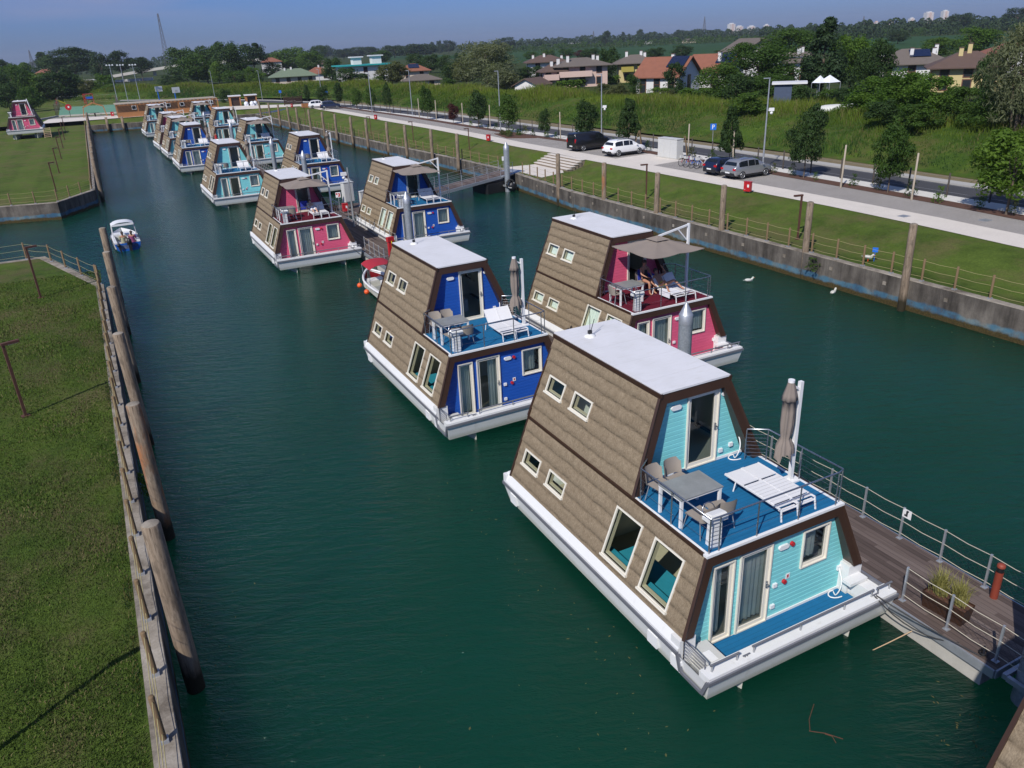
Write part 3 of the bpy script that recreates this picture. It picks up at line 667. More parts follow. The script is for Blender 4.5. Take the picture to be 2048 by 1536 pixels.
def curtain_mesh(b,w,hh,z,x0=0,x1=1,seed=1):
    r=random.Random(seed); n=int(26*(x1-x0))+4; ph=r.uniform(0,6); vs=[]
    for k in range(n+1):
        x=-w/2+w*(x0+(x1-x0)*k/n); zz=z-.04*(.5+.5*math.sin(k*1.35+ph))-.012*math.sin(k*.61)
        vs+= [(x,-hh/2,zz),(x,hh/2,zz)]
    b.add(vs,[(2*k,2*k+2,2*k+3,2*k+1) for k in range(n)],0,True)
def front_wall(b,y,z0,z1,half,holes,step=.118):
    zs=[z0]; z=z0
    while z<z1-1e-4: z=min(z1,z+step); zs.append(z)
    for za,zb in zip(zs,zs[1:]):
        cuts=sorted(set([za,zb]+[q for h in holes for q in (h[2],h[3]) if za<q<zb]))
        for ca,cb in zip(cuts,cuts[1:]):
            zm=(ca+cb)/2; sp=[]
            xs=[None]+sorted(q for h in holes if h[2]<zm<h[3] for q in (h[0],h[1]))+['r']
            for i in range(0,len(xs),2):
                l,r=xs[i],xs[i+1]
                xa0=-half(ca) if l is None else l; xa1=-half(cb) if l is None else l
                xb0=half(ca) if r=='r' else r; xb1=half(cb) if r=='r' else r
                # flat board with a bevelled upper edge that catches the light
                cm=max(ca,cb-.022) if abs(cb-zb)<1e-6 else cb; k_=(cm-ca)/(cb-ca); xm0=xa0+(xa1-xa0)*k_; xm1=xb0+(xb1-xb0)*k_
                if cm>ca: b.quad((xa0,y,ca),(xb0,y,ca),(xm1,y,cm),(xm0,y,cm))
                if cm<cb: b.quad((xm0,y,cm),(xm1,y,cm),(xb1,y+.014,cb),(xa1,y+.014,cb))
    for h in holes:
        for p,q in (((h[0],h[2]),(h[1],h[2])),((h[1],h[2]),(h[1],h[3])),((h[1],h[3]),(h[0],h[3])),((h[0],h[3]),(h[0],h[2]))):
            b.quad((p[0],y,p[1]),(q[0],y,q[1]),(q[0],y+.1,q[1]),(p[0],y+.1,p[1]))
DOOR_L=(-.93,-.02,.46,2.57); LITE=(-1.66,-1.08,.49,2.53); WIN_F=(.89,1.70,1.53,2.53); DOOR_U=(-.14,.81,2.99,4.97)
YS_L,YS_U=.10,2.99
def leg(b,o0,i0,o1,i1,z0,z1,yf,yb):
    # frame leg between heights, outer/inner x
    vs=[(o0,yf(z0),z0),(i0,yf(z0),z0),(i0,yb,z0),(o0,yb,z0),(o1,yf(z1),z1),(i1,yf(z1),z1),(i1,yb,z1),(o1,yb,z1)]
    b.add(vs,[(0,1,5,4),(1,2,6,5),(2,3,7,6),(3,0,4,7),(0,3,2,1),(4,5,6,7)])
def frame_part(b,xf,yf,z0,z1,w,yb,bar):
    for s in (-1,1): leg(b,s*(xf(z0)-.004),s*(xf(z0)-w),s*(xf(z1)-.004),s*(xf(z1)-w),z0,z1-.003,yf,yb+.12)
    zi=z1-bar; vs=[]
    x0,x1=xf(zi)-w+.02,xf(z1)-w+.02
    vs=[(-x0,yf(zi),zi),(x0,yf(zi),zi),(x1,yf(z1),z1-.004),(-x1,yf(z1),z1-.004),(-x0,yb,zi),(x0,yb,zi),(x1,yb,z1-.004),(-x1,yb,z1-.004)]
    b.add([(v[0],v[1]+.002,v[2]) for v in vs],[(0,1,2,3),(4,7,6,5),(0,4,5,1),(2,6,7,3)])
def fdoor(parent,name,op,y,key,curt=0,fw=.115,handle=1,gate=True):
    w,hh=op[1]-op[0],op[3]-op[2]; 
    m=Matrix(((1,0,0),(0,0,-1),(0,1,0))).to_4x4(); m.translation=((op[0]+op[1])/2,y,(op[2]+op[3])/2)
    o=part(name,parent,M['cream'],lambda b: (frame_mesh(b,w,hh,.032,.05),frame_mesh(b,w-.064,hh-.064,fw-.03,.008))[0],key=('fd',w,hh,fw)); o.matrix_local=m
    part('pane',o,M['glass'],lambda b: pane_mesh(b,w,hh,fw,-.02),key=('fd',w,hh))
    if handle: part('handle',o,M['steel'],lambda b: (b.bx(w/2-fw*.8,w/2-fw*.45,-.12,.06,.008,.03),b.tube([(w/2-fw*.55,-.01,.02),(w/2-fw*.55,-.01,.10),(w/2-fw*1.4,-.01,.10)],.012,6))[0] and None,key=('fd',w,hh))
    if curt: part('curtain',o,M['curtain'],lambda b: curtain_mesh(b,w-.1,hh-.2,-.14,*curt),key=('fd',w,hh,curt))
    return o
LAMPS=[((.31,2.34),YS_L),((-.48,4.76),YS_U)]
def houseboat(x,y,color,label,rz=0.,z=0.,cur=(0,0,0,0),far=False,umb=None,extra=()):
    t=thing('houseboat',label,'houseboat',(x,y,z),rz,'thatched houseboats moored along the pier' if z==0 else None)
    # hull
    def hull(b):
        o=[(-2.69,-1.13),(2.69,-1.13),(2.69,7.96),(-2.69,7.96)]
        lo=[(-2.60,-1.00,.34),(2.60,-1.00,.34),(2.60,7.75,.34),(-2.60,7.75,.34)]
        ring=lo+[(p[0],p[1],.86) for p in o]
        b.add(ring,[(i,(i+1)%4,4+(i+1)%4,4+i) for i in range(4)]+[(3,2,1,0)])
        # bulwark at the bow, with the side opening on the left
        b.bx(-2.69,2.69,-1.13,-.82,.86,1.01); b.bx(-2.36,2.69,-.82,-.79,ZD-.05,1.0)
        # side ledges from rail up to the thatch
        for s in (-1,1):
            vs=[(s*2.69,-.15,.86),(s*2.69,7.96,.86),(s*2.69,-.15,1.0),(s*2.69,7.96,1.0),(s*2.56,-.15,1.25),(s*2.56,7.9,1.25),(s*2.3,-.15,1.25),(s*2.3,7.9,1.25)]
            b.add(vs,[(0,1,3,2),(2,3,5,4),(4,5,7,6)] if s>0 else [(2,3,1,0),(4,5,3,2),(6,7,5,4)])
            b.bx(s*2.25,s*2.67,-.17,.12,ZD,1.215)
        b.bx(-2.69,2.69,7.8,7.96,.86,1.2)
        b.bx(2.33,2.69,-.82,-.15,ZD,.86); b.bx(2.05,2.60,-.42,-.17,.88,.96)
        b.bx(-2.5,2.5,-.80,.1,ZD-.08,ZD-.004)
        for s in (-1,1): b.bx(s*2.69,s*2.705,.35,.75,.48,.78) if False else None
    h=part('hull',t,M['white'],hull,key='h')
    for yy in (.55,-.28,7.2): part('hull_port',h,M['whitepaint'],lambda b: b.bx(-2.70,-2.60,0,.34,.46,.76) and None,key='h',loc=(0,yy,0))
    part('rub_rail',h,M['rub'],lambda b: (b.bx(-2.73,2.73,-1.17,-1.11,.86,.945),b.bx(2.67,2.73,-1.11,7.98,.86,.945),b.bx(-2.73,-2.67,-.15,7.98,.86,.945),b.bx(-2.67,2.67,7.94,8.0,.84,.95),b.bar((-2.70,-.15,.9),(-2.70,-.28,.52),.06,.09),b.bar((-2.70,-.28,.52),(-2.70,-.95,.52),.05,.07),b.bar((-2.70,-.95,.5),(-2.70,-1.1,.9),.05,.08))[0] and None,key='h')
    for s in (-1,1):
        def fl(b):
            c=-1.55 if s<0 else 1.6
            b.bx(c-.42,c+.42,.5,7.2,-.5,.36); b.add([(c-.42,.5,-.5),(c+.42,.5,-.5),(c+.42,.5,.36),(c-.42,.5,.36),(c,-.85,-.5),(c,-.92,.36)],[(0,4,5,3),(1,2,5,4),(3,5,2)])
        part('float',h,M['white'],fl,key=('f',s))
    dk='deckred' if color=='pink' else 'deckblue'
    part('bow_deck',t,M[dk],lambda b: b.bx(-2.3,2.32,-.79,YS_L-.02,ZD-.02,ZD),key=dk)
    # side walls
    for nm,xf,yf,za,zb,ho in (('lower_thatch_wall',xl,yl_,Z0B,Z1B-.02,WIN_L+WIN_B),('upper_thatch_wall',xu,yu_,Z1B+.02,Z2B-.05,WIN_U)):
        for s in (-1,1):
            w=part(nm,t,[M['thatch'],M['brown']],lambda b: side_panel(b,s,xf,yf,za,zb,ho,True),key=s)
            for hi,ho_ in enumerate(ho):
                if far and s>0: continue
                m,ww,hh=side_matrix(s,xf,ho_)
                wn=part('window',w,M['cream'],lambda b: frame_mesh(b,ww,hh,.045,.035,-.012,.03),key=('s',round(ww,2),round(hh,2))); wn.matrix_local=m
                # panes belong to the window frame mesh as a second material
                if len(wn.data.materials)<2:
                    bb=MB(); bb.v=[tuple(v.co) for v in wn.data.vertices]; bb.f=[tuple(p.vertices) for p in wn.data.polygons]; bb.m=[0]*len(bb.f); bb.sm=[False]*len(bb.f)
                    n0=len(bb.f); pane_mesh(bb,ww,hh,.045,.004); bb.m[n0:]=[1]*(len(bb.f)-n0)
                    me=bb.mesh('window',[M['cream'],M['glass']]); CACHE[('window',('s',round(ww,2),round(hh,2)))]=me; wn.data=me
                if cur[3] and hi>=0 and s<0:
                    bb=('curtain_s',round(ww,2),round(hh,2))
                    # drawn blind behind the pane
                    part('blind',w,M['curtain'],lambda b: curtain_mesh(b,ww-.04,hh-.04,-.16,0,1,hi+3),key=bb+(hi,)).matrix_local=m
    part('rear_wall',t,M[color],lambda b: front_wall(b,0,Z0B,Z2B-.05,lambda z: (xl(z) if z<Z1B else xu(z))-.02,[],.236),key=color,loc=(0,YB-.03,0),rz=0)
    # belt and edge trims
    def trims(b):
        for s in (-1,1):
            b.bar((s*(xl(Z0B)+.008),yl_(Z0B)+.02,Z0B),(s*(xl(Z1B)+.008),yl_(Z1B)+.02,Z1B-.03),.07,.06); b.bar((s*(xu(Z1B)+.008),yu_(Z1B)+.02,Z1B+.03),(s*(xu(Z2B)+.008),yu_(Z2B)+.02,Z2B-.02),.07,.06)
            b.bar((s*(XM+.012),.1,Z1B),(s*(XM+.012),YB+.02,Z1B),.05,.075)
            b.bar((s*(xu(Z2B-.03)+.02),2.84,Z2B-.03),(s*(xu(Z2B-.03)+.02),YB+.03,Z2B-.03),.07,.11)
            b.bar((s*(XB+.006),YB,Z0B),(s*(XM+.006),YB,Z1B-.05),.06,.07); b.bar((s*(XM+.006),YB,Z1B+.05),(s*(XT+.006),YB,Z2B-.1),.06,.07)
    part('edge_trim',t,M['brown'],trims,key='t')
    part('lower_frame',t,M['brown'],lambda b: frame_part(b,xl,yl_,Z0B,Z1B-.02,.23,YS_L+.03,.24),key='t')
    part('upper_frame',t,M['brown'],lambda b: frame_part(b,xu,yu_,Z1B+.0,Z2B,.24,YS_U+.02,.25),key='t')
    # roof
    def roof(b):
        b.prism([(-XT-.03,2.86),(XT+.03,2.86),(XT+.03,YB+.04),(-XT-.03,YB+.04)],Z2B+.003,Z2B+.05)
    r=part('roof',t,M['roof'],roof,key='r')
    def aer(b):
        b.lathe([(.16,0),(.15,.04),(.06,.07),(.0,.08)],12,0,(-.35,6.9,Z2B+.05)); b.tube([(-.35,6.9,Z2B+.1),(-.35,6.9,Z2B+1.0)],.008,4,1); b.bx(-.40,-.30,6.86,6.94,Z2B+.13,Z2B+.22,1); b.tube([(-.33,6.88,Z2B+.2),(-.18,6.95,Z2B+.5)],.012,4,1)
    part('aerial',r,[M['white'],M['cable']],aer,key='a')
    # front walls
    hl=lambda z: (xl(max(z,Z0B))-.20)
    lw=part('lower_front_wall',t,M[color],lambda b: front_wall(b,YS_L,ZD,Z1B-.1,hl,[DOOR_L,LITE,WIN_F]),key=color)
    uw=part('upper_front_wall',t,M[color],lambda b: front_wall(b,YS_U,Z1B+.02,Z2B-.05,lambda z:xu(z)-.18,[DOOR_U]),key=color)
    part('skirting',lw,M['whitepaint'],lambda b: b.bx(-2.25,LITE[0],YS_L-.03,YS_L-.002,ZD,ZD+.06) and None,key='l'); part('skirting',lw,M['whitepaint'],lambda b: b.bx(DOOR_L[1],2.25,YS_L-.03,YS_L-.002,ZD,ZD+.06) and None,key='l2')
    part('skirting',uw,M['whitepaint'],lambda b: b.bx(-1.7,DOOR_U[0],YS_U-.03,YS_U-.002,2.976,3.04) and None,key='u'); part('skirting',uw,M['whitepaint'],lambda b: b.bx(DOOR_U[1],1.7,YS_U-.03,YS_U-.002,2.976,3.04) and None,key='u2')
    fdoor(t,'lower_door',DOOR_L,YS_L,0,cur[0]); fdoor(t,'tall_window',LITE,YS_L,0,cur[1],.10,0); fdoor(t,'front_window',WIN_F,YS_L,0,cur[2],.09,0); fdoor(t,'upper_door',DOOR_U,YS_U,0,(0,1,5) if umb=='drawn' else 0)
    # interior
    def inside(b):
        b.bx(-2.3,2.3,.22,7.6,ZD-.04,ZD,1); b.bx(-1.78,1.78,.3,7.6,2.80,2.86,0); 
        for y_,xf,za,zb in ((4.5,xl,ZD,2.8),(6.2,xu,2.97,5.1)):
            e0,e1=xf(max(za,Z0B))-.14,xf(zb)-.14; b.add([(-e0,y_,za),(e0,y_,za),(e1,y_,zb),(-e1,y_,zb)],[(0,1,2,3)])
        for s in (-1,1):   # inner lining seen through the glass
            side_panel(b,s,lambda z:xl(z)-.11,yl_,Z0B,2.8,WIN_L+WIN_B); side_panel(b,s,lambda z:xu(z)-.11,yu_,2.97,5.15,WIN_U)
        b.bx(-2.28,-1.25,.45,3.3,ZD,1.0,2); b.bx(-2.25,-2.06,.5,3.3,1.0,1.28,2); b.bx(.3,1.6,3.2,4.4,ZD,1.3,3)
        b.bx(-.9,.8,4.4,6.1,2.86,3.35,4)
    part('interior',t,[M['inwall'],M['floorwood'],M['sofa'],M['inwall'],M['whitecloth']],inside,key='i')
    # upper deck
    d=part('upper_deck',t,M[dk],lambda b: b.bx(-1.84,1.84,.05,YS_U-.01,2.928,2.975),key=dk)
    part('deck_edge',d,M['whitepaint'],lambda b: (b.bx(-1.95,1.95,-.025,.05,2.925,2.985),b.bx(-1.95,-1.84,.05,2.62,2.925,2.985),b.bx(1.84,1.95,.05,2.62,2.925,2.985),b.bx(-1.87,1.87,.05,YS_U,2.87,2.925))[0] and None,key='d')
    def rail(b):
        z0,z1=2.985,2.985+.84; r_=.017
        L=[(-1.86,2.40),(-1.86,1.28),(-1.86,.04)]; F=[(-1.62,.02),(-.6,.02),(.58,.02),(1.70,.02)]; Rr=[(1.87,.08),(1.87,1.25),(1.87,2.33)]
        for p in L+F+Rr+[(-1.45,2.72),(1.45,2.62)]: b.tube([(*p,z0),(*p,z1)],r_,6,0,True)
        b.tube([(-1.45,2.72,z1),(-1.86,2.40,z1),(-1.86,.04,z1),(-1.62,.02,z1),(1.70,.02,z1),(1.87,.08,z1),(1.87,2.33,z1),(1.45,2.62,z1)],.02,6,0)
        for k in range(1,8):
            zz=z0+.1*k
            for line in ([(-1.45,2.72),(-1.86,2.40)],[(-1.86,.04),(-1.62,.02)],[(1.87,2.33),(1.45,2.62)]): b.tube([(*q,zz) for q in line],.006,3,0,False)
        for zz in (z0+.28,z0+.56):
            for line in ([(-1.86,2.40),(-1.86,.04)],[(-1.62,.02),(1.70,.02)],[(1.87,.08),(1.87,2.33)]): b.tube([(*q,zz) for q in line],.004,3,0,False)
    part('deck_railing',t,M['steel'],rail,key='r')
    def brail(b):
        z0=1.01
        for seg in ([-2.5,-1.85],[-1.40,-.1,1.2,2.05],[2.25,2.62]):
            for xx in seg: b.tube([(xx,-.98,z0),(xx,-.98,z0+.17)],.022,6,0)
            b.tube([(seg[0]-.05,-.98,z0+.17),(seg[-1]+.05,-.98,z0+.17)],.026,6,1)
    part('bow_rail',t,[M['steel'],M['rub']],brail,key='r')
    def gate(b):
        x=-2.58
        for k in range(8): b.tube([(x,-.86+.0,.55+.09*k),(x,-.2,.55+.09*k)],.008,4,0,False)
        b.tube([(x,-.86,.5),(x,-.86,1.22),(x,-.2,1.26),(x,-.2,.5),(x,-.86,.5)],.018,5,0)
    part('side_gate',t,M['rub'],gate,key='g')
    part('gate_post',t,M['whitepaint'],lambda b: b.bx(2.36,2.62,-.14,.10,1.216,1.30),key='g')
    def locker(b): b.bx(-2.30,-1.82,-.74,-.02,ZD,ZD+.34,0); b.bx(-2.16,-1.98,-.6,-.3,ZD+.341,ZD+.345,1)
    part('locker',t,[M['cabgrey'],M['whitepaint']],locker,key='l')
    def cleat(b):
        for xx in (-1.62,2.15): b.tube([(xx-.09,-1.0,1.06),(xx+.09,-1.0,1.06)],.016,6); b.tube([(xx-.03,-1.0,1.0),(xx-.03,-1.0,1.06)],.014,6); b.tube([(xx+.03,-1.0,1.0),(xx+.03,-1.0,1.06)],.014,6)
    part('cleat',t,M['rub'],cleat,key='c')
    for (lx,lz),yy in LAMPS:
        def lampm(b):
            vs=[]; n=16
            for k in range(n):
                th=2*PI*k/n; cx=math.copysign(.085,math.cos(th)) if abs(math.cos(th))>1e-6 else 0
                vs.append((cx+.06*math.cos(th),.06*math.sin(th)))
            b.prism(vs,0,.05)
        lo=part('wall_lamp',t,M['whitepaint'],lampm,key='l'); lo.matrix_local=Matrix(((1,0,0,lx),(0,0,-1,yy),(0,1,0,lz),(0,0,0,1)))
    for ax,az in ((.56,2.34),(.44,1.36)): part('alarm_button',t,M['red'],lambda b: b.tube([(0,0,0),(0,-.06,0)],.055,10) and None,key='b',loc=(ax,YS_L,az))
    part('notice_plate',t,[M['whitepaint'],M['red']],lambda b: (b.bx(.48,.60,YS_L-.022,YS_L-.012,1.40,1.54),b.bx(.515,.565,YS_L-.025,YS_L-.022,1.43,1.51,1))[0] and None,key='b')
    for px_,pz_,yy in ((.16,1.36,YS_L),(.15,.78,YS_L),(.96,3.22,YS_U),(1.28,3.30,YS_U),(-1.9,.62,YS_L)): part('socket',t,M['whitepaint'],lambda b: b.bx(-.055,.055,-.05,0,-.05,.05) and None,key='b',loc=(px_,yy,pz_))
    part('speaker_disc',t,M['whitepaint'],lambda b: b.tube([(.94,YS_U,4.76),(.94,YS_U-.03,4.76)],.05,10) and None,key='b')
    def hose(b,x0,y0,z0,zf):
        pts=[(x0,y0-.05,z0)]; 
        for k in range(1,13):
            a=k/12; pts.append((x0-.03-.28*math.sin(a*PI*.9)*a,y0-.05-.22*math.sin(a*PI),z0+(zf-z0)*min(1,a*1.35)))
        for k in range(1,8): a=k/7; pts.append((pts[12][0]-.25*math.sin(a*PI),pts[12][1]-.12+.14*math.cos(a*PI),zf))
        b.tube(pts,.016,5)
    part('shower_hose',t,M['whitepaint'],lambda b: (hose(b,1.50,YS_U,3.55,2.99),hose(b,2.2,YS_L,1.05,.47),b.bx(2.15,2.25,YS_L-.05,YS_L,1.0,1.12))[0] and None,key='b')
    # upper helm
    def helm(b):
        b.add([(-1.68,.16,2.975),(-1.42,.16,2.975),(-1.42,.36,2.975),(-1.68,.36,2.975),(-1.67,.18,3.60),(-1.43,.18,3.60),(-1.43,.34,3.60),(-1.67,.34,3.60)],[(0,1,5,4),(1,2,6,5),(2,3,7,6),(3,0,4,7),(4,5,6,7)])
        b.add([(-1.78,.13,3.60),(-1.32,.13,3.60),(-1.32,.40,3.60),(-1.78,.40,3.60),(-1.78,.13,3.72),(-1.32,.13,3.72),(-1.32,.40,3.66),(-1.78,.40,3.66),(-1.72,.17,3.79),(-1.38,.17,3.79),(-1.38,.34,3.76),(-1.72,.34,3.76)],[(0,1,5,4),(1,2,6,5),(2,3,7,6),(3,0,4,7),(4,5,9,8),(5,6,10,9),(6,7,11,10),(7,4,8,11),(8,9,10,11),(3,2,1,0)])
    he=part('helm_console',t,M['white'],helm,key='h')
    part('steering_wheel',he,M['steel'],lambda b: (b.tube([(-1.55+.16*math.cos(2*PI*k/18),.47+.06*math.sin(2*PI*k/18),3.70+.15*math.sin(2*PI*k/18)) for k in range(19)],.013,5,0,False),b.tube([(-1.71,.47,3.70),(-1.39,.47,3.70)],.01,4),b.tube([(-1.55,.36,3.68),(-1.55,.47,3.70)],.015,5))[0] and None,key='h')
    return t

# ------------------------------------------------------------------ deck furniture
def bt(bx_,p,rz=0.):      # boat-local to world
    c,s=math.cos(rz),math.sin(rz); return (bx_[0]+c*p[0]-s*p[1],bx_[1]+s*p[0]+c*p[1],bx_[2]+p[2])
ZU=2.977
def deck_table(loc,label,rz=0):
    t=thing('deck_table',label,'table',loc,rz,'tables on the houseboat decks')
    part('table_top',t,[M['tablegrey'],M['whitepaint']],lambda b: (b.bx(-.575,.575,-.41,.41,.705,.725),b.bx(-.56,.56,-.395,.395,.66,.703,1))[0] and None,key='t')
    for sx in (-1,1):
        for sy in (-1,1): part('leg',t,M['whitepaint'],lambda b: b.bx(-.03,.03,-.03,.03,0,.66),key='t',loc=(sx*.52,sy*.36,0))
    return t
def deck_chair(loc,label,rz=0,group='chairs on the houseboat decks'):
    t=thing('deck_chair',label,'chair',loc,rz,group)
    def seat(b):
        b.bx(-.23,.23,-.22,.22,.43,.455)
    part('seat',t,M['taupemesh'],seat,key='c')
    def back(b):
        vs=[];n=9
        for k in range(n+1):
            a=PI*(k/n); x=-.25*math.cos(a); y=.20+.12*math.sin(a)
            for z in (.42,.60,.80 if .15<k/n<.85 else .72): vs.append((x,y+(z-.42)*.18,z))
        b.add(vs,[(3*k+j,3*k+3+j,3*k+4+j,3*k+1+j) for k in range(n) for j in range(2)],0,True)
        b.add([(v[0]*1.0,v[1]+.012,v[2]) for v in vs],[(3*k+1+j,3*k+4+j,3*k+3+j,3*k+j) for k in range(n) for j in range(2)],0,True)
    part('backrest',t,M['taupemesh'],back,key='c')
    for sx in (-1,1):
        for sy in (-1,1): part('leg',t,M['galv'],lambda b: b.tube([(0,0,.44),(sx*.05,sy*.08,0)],.013,5),key=('c',sx,sy),loc=(sx*.2,sy*.18,0))
    return t
def lounger(loc,label,raised,rz=0):
    t=thing('sun_lounger',label,'sun lounger',loc,rz,'white sun loungers on the houseboat decks')
    W_=.235; ang=R(48) if raised else 0
    def slat(b):
        for k in range(10):
            y=-.86+.113*k+.004; z=.305 if k>1 else .305-.03*(2-k)**1.5
            b.bx(-W_,W_,y,y+.100,z,z+.014)
        b.bar((-W_-.012,-.85,.29),(-W_-.012,.30,.29),.028,.035); b.bar((W_+.012,-.85,.29),(W_+.012,.30,.29),.028,.035)
        if not raised: b.bar((-W_-.012,.3,.29),(-W_-.012,.92,.29),.028,.035); b.bar((W_+.012,.3,.29),(W_+.012,.92,.29),.028,.035)
    part('seat',t,M['sling'],slat,key=('l',raised))
    def back(b):
        b.box((0,.30,0),(2*W_,.58,.016)); b.bar((-W_-.0,.02,0),(-W_,.6,0),.03,.03); b.bar((W_,.02,0),(W_,.6,0),.03,.03)
    part('backrest',t,M['sling'],back,key='l',loc=(0,.31,.31)).rotation_euler=(ang,0,0)
    for sx in (-1,1):
        part('leg',t,M['whitepaint'],lambda b: b.bar((0,0,.30),(sx*.01,-.05,0),.03,.03),key=('l1',sx),loc=(sx*W_,-.84,0))
        part('leg',t,M['whitepaint'],lambda b: b.bar((0,0,.29),(sx*.02,.05,0),.03,.03),key=('l2',sx),loc=(sx*W_,.55,0))
    return t
def parasol_closed(loc,label,rz=0,seed=0):
    t=thing('parasol',label,'parasol',loc,rz,'parasols on the houseboat decks')
    part('mast',t,M['whitepaint'],lambda b: (b.bx(-.045,.045,-.045,.045,0,2.55),b.bx(-.15,.15,-.15,.15,0,.04))[0] and None,key='p')
    part('arm',t,M['whitepaint'],lambda b: (b.bar((0,0,2.35),(-.27,0,2.52),.05,.05),b.bar((-.02,0,1.05),(-.22,0,.95),.04,.04),b.tube([(-.30,0,2.60),(-.30,0,2.66)],.075,10))[0] and None,key='p')
    def canopy(b):
        r=random.Random(seed); n=28; prof=[(2.60,.075),(2.50,.10),(2.30,.155),(2.18,.185),(2.165,.13),(1.9,.14),(1.6,.145),(1.35,.125),(1.22,.10),(1.15,.13),(1.02,.185),(.86,.20)]
        vs=[]
        for j,(z,rad) in enumerate(prof):
            for k in range(n):
                th=2*PI*k/n; f=1+(.22 if j>3 else .08)*math.sin(k*PI/2+.4*math.sin(j))+r.uniform(-.04,.04); dz=0
                if j>=len(prof)-1: dz=-.26*max(0,math.sin(th*4+.6))-.05*r.random()
                vs.append((-.30+rad*f*math.cos(th),rad*f*math.sin(th)*.9,z+dz))
        b.add(vs,[(j*n+k,(j+1)*n+k,(j+1)*n+(k+1)%n,j*n+(k+1)%n) for j in range(len(prof)-1) for k in range(n)],0,True)
        b.add(vs[:n],[tuple(range(n))],0)
    part('canopy',t,M['taupe'],canopy,key=('pc',seed))
    return t
def parasol_open(loc,label,rz=0,tilt=0.):
    t=thing('parasol',label,'parasol',loc,rz,'parasols on the houseboat decks')
    part('mast',t,M['whitepaint'],lambda b: (b.bx(-.045,.045,-.045,.045,0,2.75),b.bx(-.15,.15,-.15,.15,0,.04))[0] and None,key='po')
    part('arm',t,M['whitepaint'],lambda b: (b.bar((0,0,2.70),(-1.55,0,2.46),.06,.07),b.bar((0,0,2.0),(-.55,0,2.58),.05,.05))[0] and None,key='po')
    def canopy(b):
        A=1.30; n=12; c=(-1.58,0); vs=[]; 
        # four sides, pyramid with slight sag between the ribs
        for j in range(7):
            q=j/6
            for k in range(4*n):
                side,i=divmod(k,n); a=i/n
                p0=[(-1,-1),(1,-1),(1,1),(-1,1)][side]; p1=[(1,-1),(1,1),(-1,1),(-1,-1)][side]
                x=(p0[0]+(p1[0]-p0[0])*a)*A*q; y=(p0[1]+(p1[1]-p0[1])*a)*A*q
                sag=.045*q*abs(math.sin(a*2*PI))+.03*math.sin(q*PI)
                vs.append((c[0]+x,c[1]+y,2.43-.40*q-sag))
        N=4*n
        b.add(vs,[(j*N+k,(j+1)*N+k,(j+1)*N+(k+1)%N,j*N+(k+1)%N) for j in range(6) for k in range(N)],0,True)
        b.add([(v[0],v[1],v[2]-.012) for v in vs],[(j*N+(k+1)%N,(j+1)*N+(k+1)%N,(j+1)*N+k,j*N+k) for j in range(6) for k in range(N)],0,True)
        # vent cap
        b.add([(c[0]-.34,-.34,2.36),(c[0]+.34,-.34,2.36),(c[0]+.34,.34,2.36),(c[0]-.34,.34,2.36),(c[0],0,2.50)],[(0,1,4),(1,2,4),(2,3,4),(3,0,4)],0)
    part('canopy',t,M['taupe'],canopy,key='po')
    def ribs(b):
        for sx,sy in ((1,1),(1,-1),(-1,1),(-1,-1),(1,0),(-1,0),(0,1),(0,-1)): b.bar((-1.58,0,2.38),(-1.58+1.27*sx,1.27*sy,1.985),.02,.025)
    part('ribs',t,M['galv'],ribs,key='po')
    return t

BOATS=[ # x, y, colour, label, parasol, loungers raised, curtains(lower door, tall window, front window, side blinds), chairs
 (11.07,10.04,'aqua','aqua houseboat nearest the camera, its deck loungers lying flat','closed',False,((0,1,7),(0,.70,2),(0,.8,3),0),4),  # lower-door curtain added to stand in for the pale lit interior
 (11.02,23.33,'blue','blue houseboat straight behind the nearest aqua one','closed',True,((.55,1,5),(0,1,2),(0,.8,3),0),4),
 (18.67,23.37,'pink','pink houseboat right of the pier under an open square parasol','open',True,((0,1,4),(0,1,2),(0,1,3),1),1),
 (10.88,50.01,'pink','pink houseboat left of the pier, behind the red-canopied boat','open',True,((0,1,4),(0,1,2),(0,1,3),0),2),
 (18.59,50.02,'blue','blue houseboat with open parasol at the foot of the gangway','open',True,((0,1,4),(0,1,2),(0,1,3),1),2),
 (18.43,77.26,'blue','blue houseboat right of the pier, beyond the gangway, with closed parasol','closed',True,((.6,1,4),(0,1,2),(0,1,3),0),2),
 (10.74,76.79,'aqua','aqua houseboat left of the pier, straight behind the left pink one','closed',True,(0,(0,1,2),(0,1,3),0),2),
 (10.52,103.56,'blue','blue houseboat fourth along the open water side, white loungers raised','closed',True,((0,1,4),(0,1,2),0,0),2),
 (17.92,103.2,'aqua','aqua houseboat with open parasol, right of the pier in the middle distance','open',True,(0,(0,1,2),(0,1,3),0),2),
 (18.18,131.82,'aqua','aqua houseboat right of the pier with closed parasol, far along','closed',True,(0,(0,1,2),(0,1,3),0),2),
 (10.56,118.7,'aqua','aqua houseboat wedged between a blue and a pink one far along','open',True,(0,(0,1,2),0,0),2),
 (10.41,130.5,'pink','small distant pink houseboat showing only its left half','open',True,(0,(0,1,2),0,0),2),
 (10.27,157.4,'aqua','farthest aqua houseboat on the open water side','open',True,((0,1,4),(0,1,2),0,0),2),
 (17.66,156.0,'aqua','farthest aqua houseboat right of the pier, before the wooden lodge','open',True,(0,(0,1,2),0,0),2)]
SHORT=['nearest aqua houseboat','blue houseboat behind it','pink houseboat right of the pier','pink houseboat left of the pier','blue houseboat by the gangway','blue houseboat beyond the gangway','aqua houseboat behind the left pink one','fourth open-water houseboat','parasol-shaded aqua houseboat mid-distance','distant right-hand aqua houseboat','wedged aqua houseboat','distant half-hidden pink houseboat','farthest open-water aqua houseboat','farthest aqua houseboat by the lodge']
